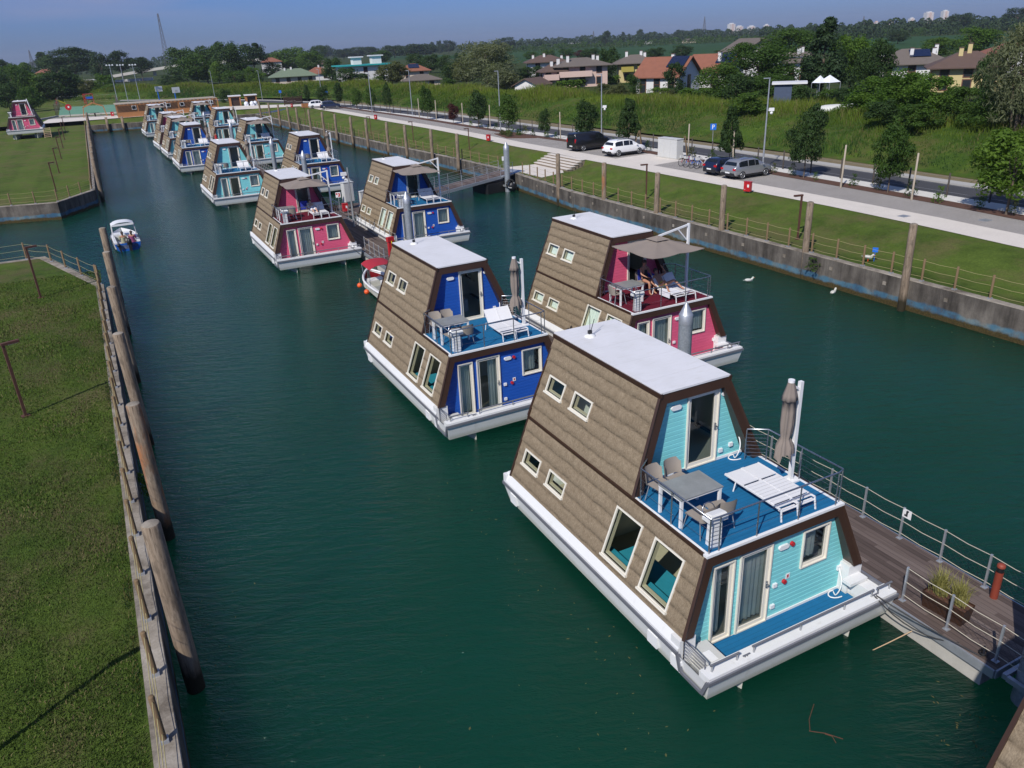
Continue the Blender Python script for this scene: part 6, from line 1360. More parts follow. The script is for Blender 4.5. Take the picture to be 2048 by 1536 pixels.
# ================================================================== TREES
def crown_mesh(kind,seed,n,leaf,mat):
    r=random.Random(seed); vs=[]; fs=[]
    lob=[]
    def env(z):   # radius of the envelope at height z 0..1
        if kind=='round': return math.sqrt(max(0,1-((z-.5)/.52)**2))
        if kind=='oval': return math.sqrt(max(0,1-((z-.42)/.60)**2))*.98*(1-.25*max(0,z-.5))
        if kind=='cone': return (1-z)**.75*min(1,z*9)*.95
        if kind=='column': return min(1,z*6)*min(1,(1-z)*2.2)**.6*.95
        if kind=='umbrella': return min(1,max(0,(z)*3.5))**.5*math.sqrt(max(0,1-max(0,(z-.3)/.72)**2))
        if kind=='bush': return math.sqrt(max(0,1-((z-.22)/.80)**2))
        if kind=='willow': return (min(1,z*3+.55))*math.sqrt(max(0,1-max(0,(z-.40)/.62)**2))
        return 1
    nl={'round':38,'oval':30,'cone':40,'column':30,'umbrella':38,'bush':20,'willow':40}[kind]
    for k in range(nl):
        z=r.uniform(.04,.96) if kind!='cone' else 1-r.uniform(.02,.99)**.7
        e=env(z); a=r.uniform(0,2*PI); rad=e*.5*r.uniform(.35,.92); lr=r.uniform(.11,.20)*(.7+.5*e)
        if kind in('cone',): lr*=.66; rad=e*.5*r.uniform(.5,.95)
        lob.append((rad*math.cos(a),rad*math.sin(a),z,lr))
    for k in range(n):
        lx,ly,lz,lr=lob[k%nl] if r.random()<.86 else (0,0,r.uniform(.1,.9),.0)
        if lr==0:
            e=env(lz); a=r.uniform(0,2*PI); q=r.random()**.5*e*.5; p=Vector((q*math.cos(a),q*math.sin(a),lz)); nrm=Vector((p.x,p.y,r.uniform(-.3,.6)))
        else:
            d=Vector((r.gauss(0,1),r.gauss(0,1),r.gauss(0,1)+.25)).normalized(); q=r.uniform(.55,1.08)
            p=Vector((lx,ly,lz))+Vector((d.x*lr*q,d.y*lr*q,d.z*lr*q*.85)); nrm=d.copy()
            if kind=='willow': p.z-=abs(r.gauss(0,.05))
            if kind=='cone': p.z-=.10*math.hypot(p.x,p.y)
        p.z=max(.0,p.z)
        nrm=(nrm+Vector((r.gauss(0,.45),r.gauss(0,.45),r.gauss(0,.45)))).normalized()
        t1=nrm.orthogonal().normalized(); a=r.uniform(0,2*PI); t1=(t1*math.cos(a)+nrm.cross(t1)*math.sin(a)); t2=nrm.cross(t1)
        s=leaf*r.uniform(.6,1.35); l=s*(1.6 if kind!='willow' else 2.3); w=s*(.75 if kind!='willow' else .45)
        o=len(vs); vs+= [tuple(p-t1*l*.5),tuple(p+t2*w*.5+nrm*s*.12),tuple(p+t1*l*.5),tuple(p-t2*w*.5+nrm*s*.12)]; fs.append((o,o+1,o+2,o+3))
    me=bpy.data.meshes.new('crown'); me.from_pydata(vs,[],fs); me.materials.append(M[mat]); me.polygons.foreach_set('use_smooth',[True]*len(fs)); return me
def trunk_mesh(kind,seed,split):
    r=random.Random(seed); b=MB()
    b.tube([(0,0,-.03),(r.uniform(-.02,.02),0,.35),(r.uniform(-.03,.03),r.uniform(-.03,.03),.72)],[.045,.034,.016],7)
    if split:
        for k in range(5):
            a=2*PI*k/5+r.random(); z=r.uniform(.3,.5); b.tube([(0,0,z),(.10*math.cos(a),.10*math.sin(a),z+.15),(.22*math.cos(a),.22*math.sin(a),z+.36)],[.020,.014,.006],5)
    return b.mesh('trunk',M['bark'])
CROWN={}
def crown(kind,var,mat,n=2600,leaf=.042):
    k=(kind,var,mat,n)
    if k not in CROWN: CROWN[k]=crown_mesh(kind,hash((kind,var))%9999 if False else sum(map(ord,kind))*7+var*131,n,leaf,mat)
    return CROWN[k]
TRK={}
def tree(p,h,w,kind,mat,label,group=None,name='tree',c0=.22,n=2600,leaf=.042,var=0,trunk=True,rz=None,cat='tree',tw=1.):
    t=thing(name,label,cat,p,RND.uniform(0,6) if rz is None else rz,group)
    if trunk:
        k=(var%3,kind not in('cone','column','oval'))
        if k not in TRK: TRK[k]=trunk_mesh('t',40+var%3,k[1])
        link('trunk',TRK[k],t,(0,0,0),0,(max(.6,w*.55)*tw,max(.6,w*.55)*tw,h))
    link('crown',crown(kind,var,mat,n,leaf),t,(0,0,h*c0),0,(w,w,h*(1-c0)))
    return t
def ptree(px,pyb,pyt,pw,zg,kind,mat,label,group=None,**kw):
    p=at(px,pyb,zg); h=px_size(p,pyb-pyt)/math.cos(PITCH)*1.0; w=px_size(p,pw)
    # true height from the top pixel
    lo,hi=0,80
    for _ in range(40):
        m=(lo+hi)/2; q=p+Vector((0,0,m))-Vector((0,0,CAM_H)); yy=768-FPX*q.dot(CU)/q.dot(CF)
        if yy>pyt: lo=m
        else: hi=m
    return tree(p,lo,w,kind,mat,label,group,**kw)
# ================================================================== PLANTING
def hgt(p,pyt):
    lo,hi=0,90
    for _ in range(40):
        m=(lo+hi)/2; q=p+Vector((0,0,m))-Vector((0,0,CAM_H)); yy=768-FPX*q.dot(CU)/q.dot(CF)
        if yy>pyt: lo=m
        else: hi=m
    return lo
def pxof(p):
    q=Vector(p)-Vector((0,0,CAM_H)); return 1024+FPX*q.dot(CR)/q.dot(CF), 768-FPX*q.dot(CU)/q.dot(CF)
def on_strip(px,du=.6):
    lo,hi=18.,185.
    for _ in range(50):
        m=(lo+hi)/2
        if pxof((interp(PK,m)+du,m,ZP))[0]>px: lo=m
        else: hi=m
    return Vector((interp(PK,lo)+du,lo,ZP))
ST=[(2012,265,150,'round','leafbright','bright green broad young tree, nearest in the roadside row'),(1775,250,74,'oval','leafmid','sparse young tree second in the roadside row'),(1607,213,72,'oval','leafdark','forked dark young tree by the silver suv'),(1458,208,58,'cone','leafdark','dark young tree right behind the parking sign'),(1257,190,60,'cone','leafdark','dense dark conical tree behind the white suv'),(1172,202,46,'oval','leafdark','dark oval young tree behind the black van'),(1090,218,28,'oval','leafdark','small dark young tree left of the black van'),(1018,190,42,'oval','leafmid','young tree just left of two bare posts mid row'),(957,182,44,'oval','leafdark','dark dense young tree beside the planted island'),(907,208,24,'oval','redleaf','small reddish young tree left of the planted island'),(856,173,32,'oval','leafmid','slender light young tree beyond the planted island'),(777,166,18,'column','leafdark','thin dark columnar young tree in the far roadside row'),(743,173,22,'oval','leafmid','light young tree fifth from the far end of the roadside row'),(715,176,22,'oval','leafmid','light young tree fourth from the far end of the roadside row'),(680,166,20,'column','leafdark','tall dark narrow tree third from the far end of the roadside row'),(649,172,28,'oval','leafdark','dark round young tree behind the two far parked cars'),(616,170,13,'column','leafdark','thin dark tree at the far end of the roadside row')]
for k,(px,top,w,kd,mt,l) in enumerate(ST):
    p=on_strip(px); tree(p,hgt(p,top),px_size(p,w),kd,mt,l,'young trees along the road',name='young_tree',c0=.24,n=3400 if k>4 else 6400,leaf=.050 if k>4 else .039,var=k%4,tw=.8)
# supporting stakes at two trees
for k,(px,l) in enumerate(((1278,'raking timber props beside the dense conical tree'),(1368,'bundle of timber stakes beside the grey cabinet'))):
    p=on_strip(px); o=part('tree_stakes',None,M['wood'],lambda b: [b.bar((math.cos(a)*.6,math.sin(a)*.6,0),(math.cos(a)*.05,math.sin(a)*.05,1.9),.07,.07) for a in (.3,2.4,4.5)] and None,key='ts',loc=p); tag(o,l,'stakes')
r=random.Random(3)
for k in range(34):
    v=19+k*2.55+r.uniform(-.6,.6); u=interp(PK,v)+r.uniform(.35,1.0); h=r.uniform(.6,1.25)
    t=tree(Vector((u,v,ZP)),h,h*r.uniform(.55,.85),'bush',('leafmid','leafbright','leafdark','leafolive')[k%4],'%s small shrub from the near end of the mulched planting bed'%nth(k),'small shrubs in the mulched bed',name='shrub',c0=.05,n=260,leaf=.085,var=k%3,trunk=False,cat='shrub')
for k in range(14):
    u=44.2+r.uniform(-.5,1.6); v=88+r.uniform(-2.6,2.8); h=r.uniform(.45,.8)
    tree(Vector((u,v,ZP+.05)),h,h*1.3,'bush',('leafmid','leafolive')[k%2],'low green shrub planted on the island in the parking','low shrubs on the planted island',name='shrub',c0=.02,n=260,leaf=.085,var=k%3,trunk=False,cat='shrub')
p=at(293,990,.55); tree(p,.8,.55,'bush','leafbright','green sprig growing beside the orange-streaked pile on the near quay',None,name='wild_shoot',c0=.05,n=220,leaf=.11,var=1,trunk=False,cat='plant')
p=Vector((32.75,29.3,.75)); tree(p,.7,.9,'bush','leafmid','wild bush sprouting from the parking side quay wall by a pile',None,name='wild_bush',c0=.0,n=160,leaf=.10,var=2,trunk=False,cat='plant')
# levee reeds ------------------------------------------------------------
def blades(name,gen,n,mats,seed):
    r=random.Random(seed); vs=[];fs=[];mi=[]
    for _ in range(n):
        g=gen(r)
        if g is None: continue
        (x,y,z),h,w,lean=g[:4]; a=r.uniform(0,2*PI); dx,dy=math.cos(a)*w,math.sin(a)*w; b_=r.uniform(0,2*PI); lx,ly=math.cos(b_)*lean*h,math.sin(b_)*lean*h
        o=len(vs); vs+= [(x-dx,y-dy,z-.05),(x+dx,y+dy,z-.05),(x+dx*.7+lx*.4,y+dy*.7+ly*.4,z+h*.6),(x-dx*.7+lx*.4,y-dy*.7+ly*.4,z+h*.6),(x+lx,y+ly,z+h)]
        fs+= [(o,o+1,o+2,o+3),(o+3,o+2,o+4)]; q=g[4] if len(g)>4 else 0; mi+= [q,q]
    me=bpy.data.meshes.new(name); me.from_pydata(vs,[],fs)
    for m in mats: me.materials.append(m)
    me.polygons.foreach_set('material_index',mi); me.polygons.foreach_set('use_smooth',[True]*len(fs)); return tag(link(name,me),kind='stuff')
LEN=len(bk)
def reed_gen(r):
    # density falls off with distance
    i=r.random()**1.3*(LEN-2); i0=int(i); f=i-i0; d=r.uniform(.9,12.8)
    p=bpt(i0,0)*(1-f)+bpt(i0+1,0)*f; a=bk[max(i0-1,0)]; c=bk[min(i0+2,LEN-1)]; t=(c-a).normalized(); nn=Vector((t.y,-t.x,0))
    q=Vector((p.x,p.y,0))+nn*d; z=interp(BPROF,d)
    n1=math.sin(q.x*.31+q.y*.17)+math.sin(q.y*.23-q.x*.11+1.3)+.8*math.sin(q.y*.71+q.x*.4)
    tall=(.30+.62*sstep((d-4.)/4.5))*(1.+.38*n1)*(.75+.5*r.random())
    h=max(.20,.92*tall); near=dist_of(Vector((q.x,q.y,z)))/80
    dry=1 if (r.random()<.10+.10*(d>7) and n1>-.3) else 0
    return (q.x,q.y,z-.05),h,.026*max(1,near)*r.uniform(.7,1.5),r.uniform(.1,.55),dry
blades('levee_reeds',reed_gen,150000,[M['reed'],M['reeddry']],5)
def edge_gen(r):
    v=r.uniform(9,47); n1=math.sin(v*1.9)+math.sin(v*.83+1)+.6*math.sin(v*4.1)
    if n1<r.uniform(-.6,1.8): return None
    return (-1.62-abs(r.gauss(0,.10))-.001*v,v,ZQ-.03),r.uniform(.04,.16),.008,r.uniform(.3,1.1),1 if r.random()<.3 else 0
blades('quay_edge_grass',edge_gen,5200,[M['reed'],M['reeddry']],8)
def lawn_gen(r):
    v=9.5+42*r.random()**1.9; u=-1.62-r.random()*(4.2+v*.06)
    z=ZQ-.03; n1=math.sin(u*1.7+v*.9)+math.sin(v*1.3-u*.7)
    return (u,v,z),r.uniform(.02,.055)*(1+.25*n1)+.01,.0055*(1+v/25),r.uniform(.3,1.4),(2 if r.random()<.22 else (1 if r.random()<.08+.05*n1 else 0))
t_=M['lawnblade']=None
def blade_mat(name,a_,b_):
    t=NT(name); v=t.coord('pos'); n1=t.noise(v,.9,4,.6); n2=t.noise(v,30,2)
    t.bsdf(t.ramp(t.math('MULTIPLY_ADD',n1,.7,t.math('MULTIPLY',n2,.3)),[(.3,a_),(.7,b_)]),.9,0,None,.1); return t.m
M['lb1']=blade_mat('lawn_blades',(.048,.080,.014),(.090,.135,.024)); M['lb2']=blade_mat('lawn_blades_dry',(.14,.115,.055),(.20,.17,.08)); M['lb3']=blade_mat('lawn_blades_dark',(.030,.052,.011),(.052,.082,.016))
blades('lawn_blades',lawn_gen,150000,[M['lb1'],M['lb2'],M['lb3']],12)

# ================================================================== HOUSES BEHIND THE LEVEE
def house(px,pyb,wpx,eave,ridge,label,wallm,roofm,rtype='hip',depth=.75,turn=0.,zg=ZF,chim=(),win=2,over=.6,storeys=2,solar=None,balcony=False,awning=None,annex=None,chm='stucco'):
    p=at(px,pyb,zg); w=px_size(p,wpx); rz=math.atan2(-p.x,p.y)+turn; d=w*depth
    we=hgt(p,eave); hr=hgt(p,ridge); hr=max(hr,we+.8)
    t=thing('house',label,'house',p,rz,'houses behind the levee')
    W2,D2=w/2,d/2
    gable=rtype!='hip'
    def walls(b):
        b.bx(-W2,W2,-D2,D2,-1,we)
        if rtype=='gable_x':   # ridge along x, gables at the sides
            for s in (-1,1): b.add([(s*(W2-.001),-D2,we),(s*(W2-.001),D2,we),(s*(W2-.001),0,hr-.15)],[(0,1,2)])
        if rtype=='gable_y':
            for s in (-1,1): b.add([(-W2,s*(D2-.001),we),(W2,s*(D2-.001),we),(0,s*(D2-.001),hr-.15)],[(0,1,2)])
    wl=part('wall',t,M[wallm],walls)
    def roof(b):
        a,c=W2+over,D2+over; z0=we-.12; th=.16
        if rtype=='hip':
            rl=max(.3,(w-d)/2 if w>d else .3); top=[(-rl,0,hr),(rl,0,hr)]; base=[(-a,-c,z0),(a,-c,z0),(a,c,z0),(-a,c,z0)]
            vs=base+top; b.add(vs,[(0,1,5,4),(1,2,5),(2,3,4,5),(3,0,4)]); b.add([(x,y,z-th) for x,y,z in base]+base,[(3,2,1,0),(0,1,5,4),(1,2,6,5),(2,3,7,6),(3,0,4,7)])
        elif rtype=='flat': b.bx(-a,a,-c,c,we,we+.35)
        else:
            if rtype=='gable_x': q=[(-a,-c,z0),(a,-c,z0),(a,0,hr),(-a,0,hr),(a,c,z0),(-a,c,z0)]
            else: q=[(-a,-c,z0),(-a,c,z0),(0,c,hr),(0,-c,hr),(a,c,z0),(a,-c,z0)]
            for k in ((0,1,2,3),(3,2,4,5)):
                f=[q[i] for i in k]; b.add(f+[(x,y,z-th) for x,y,z in f],[(0,1,2,3),(7,6,5,4),(0,4,5,1),(1,5,6,2),(2,6,7,3),(3,7,4,0)])
    rf=part('roof',t,M[roofm],roof)
    def zroof(x,y):
        if rtype=='flat': return we+.3
        if rtype=='gable_x': return we+(hr-we)*(1-abs(y)/(D2+over))
        if rtype=='gable_y': return we+(hr-we)*(1-abs(x)/(W2+over))
        return we+(hr-we)*max(0,min(1,(1-abs(y)/(D2+over)),(W2+over-abs(x))/(W2+over-max(.3,(w-d)/2))))
    for cx,cy,ch in chim:
        x,y=cx*W2,cy*D2; z=zroof(x,y); part('chimney',rf,[M[chm],M['browntiles']],lambda b: (b.bx(x-.27,x+.27,y-.25,y+.25,z-.5,z+ch*.7),b.bx(x-.34,x+.34,y-.32,y+.32,z+ch*.7,z+ch*.7+.1,1))[0] and None)
    if solar: 
        x,y=solar; z0,z1=zroof(x*W2,y*D2-1.2),zroof(x*W2,y*D2+1.2); part('solar_panel',rf,M['solar'],lambda b: b.add([(x*W2-1.6,y*D2-1.2,z0+.14),(x*W2+1.6,y*D2-1.2,z0+.14),(x*W2+1.6,y*D2+1.2,z1+.14),(x*W2-1.6,y*D2+1.2,z1+.14)],[(0,1,2,3)]) and None)
    for s in range(storeys):
        zc=we*(s+.55)/storeys
        for k in range(win):
            x=-W2+w*(k+.5)/win
            wn=part('window',wl,[M['brownwood'],M['pane']],lambda b: (b.bx(x-.62,x+.62,-D2-.05,-D2-.003,zc-.75,zc+.75),b.bx(x-.5,x+.5,-D2-.07,-D2-.051,zc-.62,zc+.62,1))[0] and None)
        for sg in (-1,1):
            part('window',wl,[M['brownwood'],M['pane']],lambda b: (b.bx(sg*W2+sg*.003 if sg>0 else -W2-.05,sg*W2+.05 if sg>0 else -W2-.003,-.6,.6,zc-.7,zc+.7),b.bx(W2+.051 if sg>0 else -W2-.07,W2+.07 if sg>0 else -W2-.051,-.5,.5,zc-.6,zc+.6,1))[0] and None)
    if balcony:
        part('balcony',wl,M[wallm],lambda b: (b.bx(-W2*.95,W2*.35,-D2-1.4,-D2-.003,we*.48,we*.48+.18),b.bx(-W2*.95,W2*.35,-D2-1.4,-D2-1.25,we*.48+.18,we*.48+1.1),b.bx(-W2*.95,-W2*.95+.15,-D2-1.25,-D2-.003,we*.48+.18,we*.48+1.1),b.bx(W2*.35-.15,W2*.35,-D2-1.25,-D2-.003,we*.48+.18,we*.48+1.1))[0] and None)
    if awning: part('awning',wl,M[awning],lambda b: [b.add([(x-W2*.38,-D2-.02,we*.95),(x+W2*.38,-D2-.02,we*.95),(x+W2*.38,-D2-1.6,we*.55),(x-W2*.38,-D2-1.6,we*.55)],[(0,1,2,3)]) for x in (-W2*.5,W2*.5)] and None)
    return t,p,w,d,we,hr
A=house
A(1160,172,98,129,115,'pink two-storey villa with grey-brown hip roof and white chimneys','pinkstucco','greytiles','hip',.7,.15,chim=((-.9,-.3,1.3),(-.55,-.6,1.6),(.5,-.35,1.2),(.68,-.3,1.2)),win=3,over=1.,balcony=True)
A(1105,176,44,141,128,'lower brown-roofed pink wing before the pink villa','pinkstucco','browntiles','hip',.8,.2,chim=((-.1,-.3,1.2),(.5,-.3,1.9)),win=2,over=.7,balcony=True)
A(1092,158,72,122,110,'white house with brown hip roof behind the pink villa','stucco','browntiles','hip',.7,.1,chim=((-.7,-.2,1.1),(-.1,-.3,1.1),(.9,.2,1.)),win=2,over=.9)
A(1066,182,52,168,155,'small white shed with dark brown gable roof beside the pink villa','stucco','browntiles','gable_y',1.,-.55,win=0,storeys=1,over=.5)
A(1268,163,64,124,109,'ochre house with olive awnings and grey hip roof','yellowstucco','greytiles','hip',.7,.1,chim=((-.5,-.2,1.4),(.4,0,1.2),(.62,-.1,1.2)),win=2,over=1.1,awning='olivestucco')
A(1335,184,92,150,113,'white house with long rusty-red roof slope and orange shutters','stucco','terracotta','gable_x',.95,-.5,chim=((.2,.05,.7),),win=3,over=.6,solar=(.62,-.35))
A(1428,172,84,140,107,'second white house with rusty-red roof, half hidden by trees','stucco','terracotta','gable_x',.95,-.45,chim=((.45,-.5,2.2),),win=2,over=.6,solar=(.7,-.35))
A(1498,150,86,104,76,'large white gabled house with dark grey roof rising behind trees','stucco','greytiles','gable_y',1.,.5,chim=((.75,.3,1.),),win=1,over=.8)
A(1583,165,52,122,104,'white house with solar panels half hidden by the tall conifer','stucco','greytiles','gable_x',.8,.4,chim=((.3,-.2,1.3),(.6,0,1.2)),win=2,solar=(-.2,-.3))
A(1812,163,128,124,97,'sprawling white villa with low grey-brown roof and big white chimneys','stucco','greytiles','hip',.75,.15,chim=((-.85,-.1,1.3),(-.72,-.05,1.3),(-.02,-.55,1.5),(.62,-.3,1.2),(.70,-.1,2.2)),win=3,solar=(.22,-.45),over=.9)
A(1925,180,122,130,102,'yellow house with brown shutters and brown hip roof','yellowstucco','browntiles','hip',.75,.1,chim=((-.25,-.3,1.3),(.0,-.1,1.6)),win=3,over=.9,chm='yellowstucco')
A(2025,150,115,106,85,'white gabled house with rust-red roof at the right edge','stucco','terracotta','gable_y',.9,.35,win=1,over=.7)
tt,p_,w_h,d_h,we_h,hr_h=A(727,166,92,131,129,'modern white house with teal flat roof and rooftop boxes','stucco','teal','flat',.6,.25,win=3,over=1.,storeys=2)
part('roof_box',tt,[M['stucco'],M['roof']],lambda b: (b.bx(-w_h*.2,-w_h*.02,-1.5,1.5,we_h+.35,we_h+2.2),b.bx(w_h*.22,w_h*.42,-1.5,1.5,we_h+.35,we_h+2.4),b.bx(-w_h*.24,w_h*.02,-2,2,we_h+2.2,we_h+2.5,1),b.bx(w_h*.18,w_h*.46,-2,2,we_h+2.4,we_h+2.7,1))[0] and None)
A(828,160,56,140,127,'beige house with terracotta roof covered in solar panels','beigestucco','terracotta','hip',.8,.1,win=2,solar=(.0,-.5),over=.8)
A(845,171,66,158,148,'grey-roofed teal-trimmed annex before the solar-roofed house','beigestucco','greytiles','hip',.7,.1,win=2,storeys=1,over=.7)
A(588,166,84,151,137,'long low house with grey-green hip roof','beigestucco','greentiles','hip',.6,.05,chim=((-.35,-.2,1.),(-.05,-.1,1.)),win=4,storeys=1,over=1.)
A(638,160,46,146,134,'low house with orange tiled roof right of the green-roofed one','stucco','terracotta','hip',.8,.1,chim=((.1,0,1.),),win=2,storeys=1)
A(546,148,36,123,115,'white house with pale terracotta roof above the trees','stucco','terracotta','hip',.8,.1,win=1)
A(647,140,40,128,121,'distant brown-roofed house behind the orange-roofed one','beigestucco','browntiles','hip',.8,.2,chim=((-.3,0,1.2),),win=2)
A(106,170,48,146,134,'white house with red hip roof among the dark pines on the left','stucco','terracotta','hip',.8,.15,zg=2.2,chim=((-.1,-.2,1.3),(.55,-.2,1.2)),win=2)
A(190,175,34,160,158,'low white flat-roofed building under the pines on the left','stucco','roof','flat',.6,.1,zg=2.2,win=3,storeys=1,over=.2)
A(962,118,30,112,107,'small far pink-roofed house behind the big silvery tree','stucco','terracotta','hip',.7,.1,win=1)
A(1155,89,34,84,82,'white warehouse far across the fields','stucco','roof','flat',.5,.1,win=0,storeys=1)
A(1295,88,16,84,83,'small white barn at the edge of the far field','stucco','roof','flat',.6,.1,win=0,storeys=1)
A(1377,86,26,80,77,'distant farmhouse at the far field hedge','beigestucco','greytiles','hip',.6,.1,win=1)
# market tent, sheds on the levee edge
sh_=thing('garden_shelter','flat-roofed dark blue garden shelter on top of the levee','shelter',at(1570,208,ZB),math.atan2(-at(1570,208,ZB).x,at(1570,208,ZB).y)); part('roof',sh_,M['roof'],lambda b: b.bx(-1.6,2.2,-1.5,1.5,2.2,2.4)); part('walls',sh_,plain('blue_tarpaulin',(.05,.07,.12),.7),lambda b: b.bx(-1.3,.6,-1.2,1.2,-.2,2.2))
for k,(px,pyb,w,l) in enumerate(((1655,196,2.0,'white tent roof among the shrubs behind the levee'),(1636,197,1.4,'smaller white tent roof left of the other'))):
    p=at(px,pyb,ZF+.4); te=thing('tent',l,'tent',p,0); part('canopy',te,M['whitecloth'],lambda b: b.add([(-w/2,-w/2,2.0),(w/2,-w/2,2.0),(w/2,w/2,2.0),(-w/2,w/2,2.0),(0,0,2.9)],[(0,1,4),(1,2,4),(2,3,4),(3,0,4)]) and None); part('poles',te,M['galv'],lambda b: [b.tube([(x*w/2,y*w/2,-.2),(x*w/2,y*w/2,2.)],.04,5) for x in (-1,1) for y in (-1,1)] and None)
p=at(1672,224,ZB+.1); tp=part('tarpaulin_heap',None,M['cabgrey'],lambda b: (b.sphere((0,0,.25),1.0,12,6,0,(2.2,.8,.5)),b.sphere((1.4,.2,.35),.8,10,6,0,(1.2,.8,.55)))[0] and None,loc=p,rz=math.atan2(-p.x,p.y)); tag(tp,'grey tarpaulin-covered heap on the levee crest','covered heap')
def hedge(label,pts,h,wd,mat='leafmid',zg=ZF,n=900):
    P_=[at(a,c,zg) for a,c in pts]; r=random.Random(len(label)); vs=[];fs=[]
    for k in range(n):
        s=r.randrange(len(P_)-1); q=P_[s].lerp(P_[s+1],r.random()); d=Vector((r.gauss(0,wd/2.5),r.gauss(0,wd/2.5),0)); z=h*r.random()**.6; c=q+d+Vector((0,0,z)); a=Vector((r.gauss(0,1),r.gauss(0,1),r.gauss(0,1)+.6)).normalized(); t1=a.orthogonal().normalized()*r.uniform(.12,.26); t2=a.cross(t1)
        o=len(vs); vs+= [tuple(c-t1),tuple(c+t2),tuple(c+t1),tuple(c-t2)]; fs.append((o,o+1,o+2,o+3))
    me=bpy.data.meshes.new('hedge'); me.from_pydata(vs,[],fs); me.materials.append(M[mat]); return tag(link('hedge',me),label,'hedge')
hedge('clipped green hedge before the pink villa',[(1112,180),(1180,172),(1260,163)],1.5,.8,'leafbright',ZF,1600)
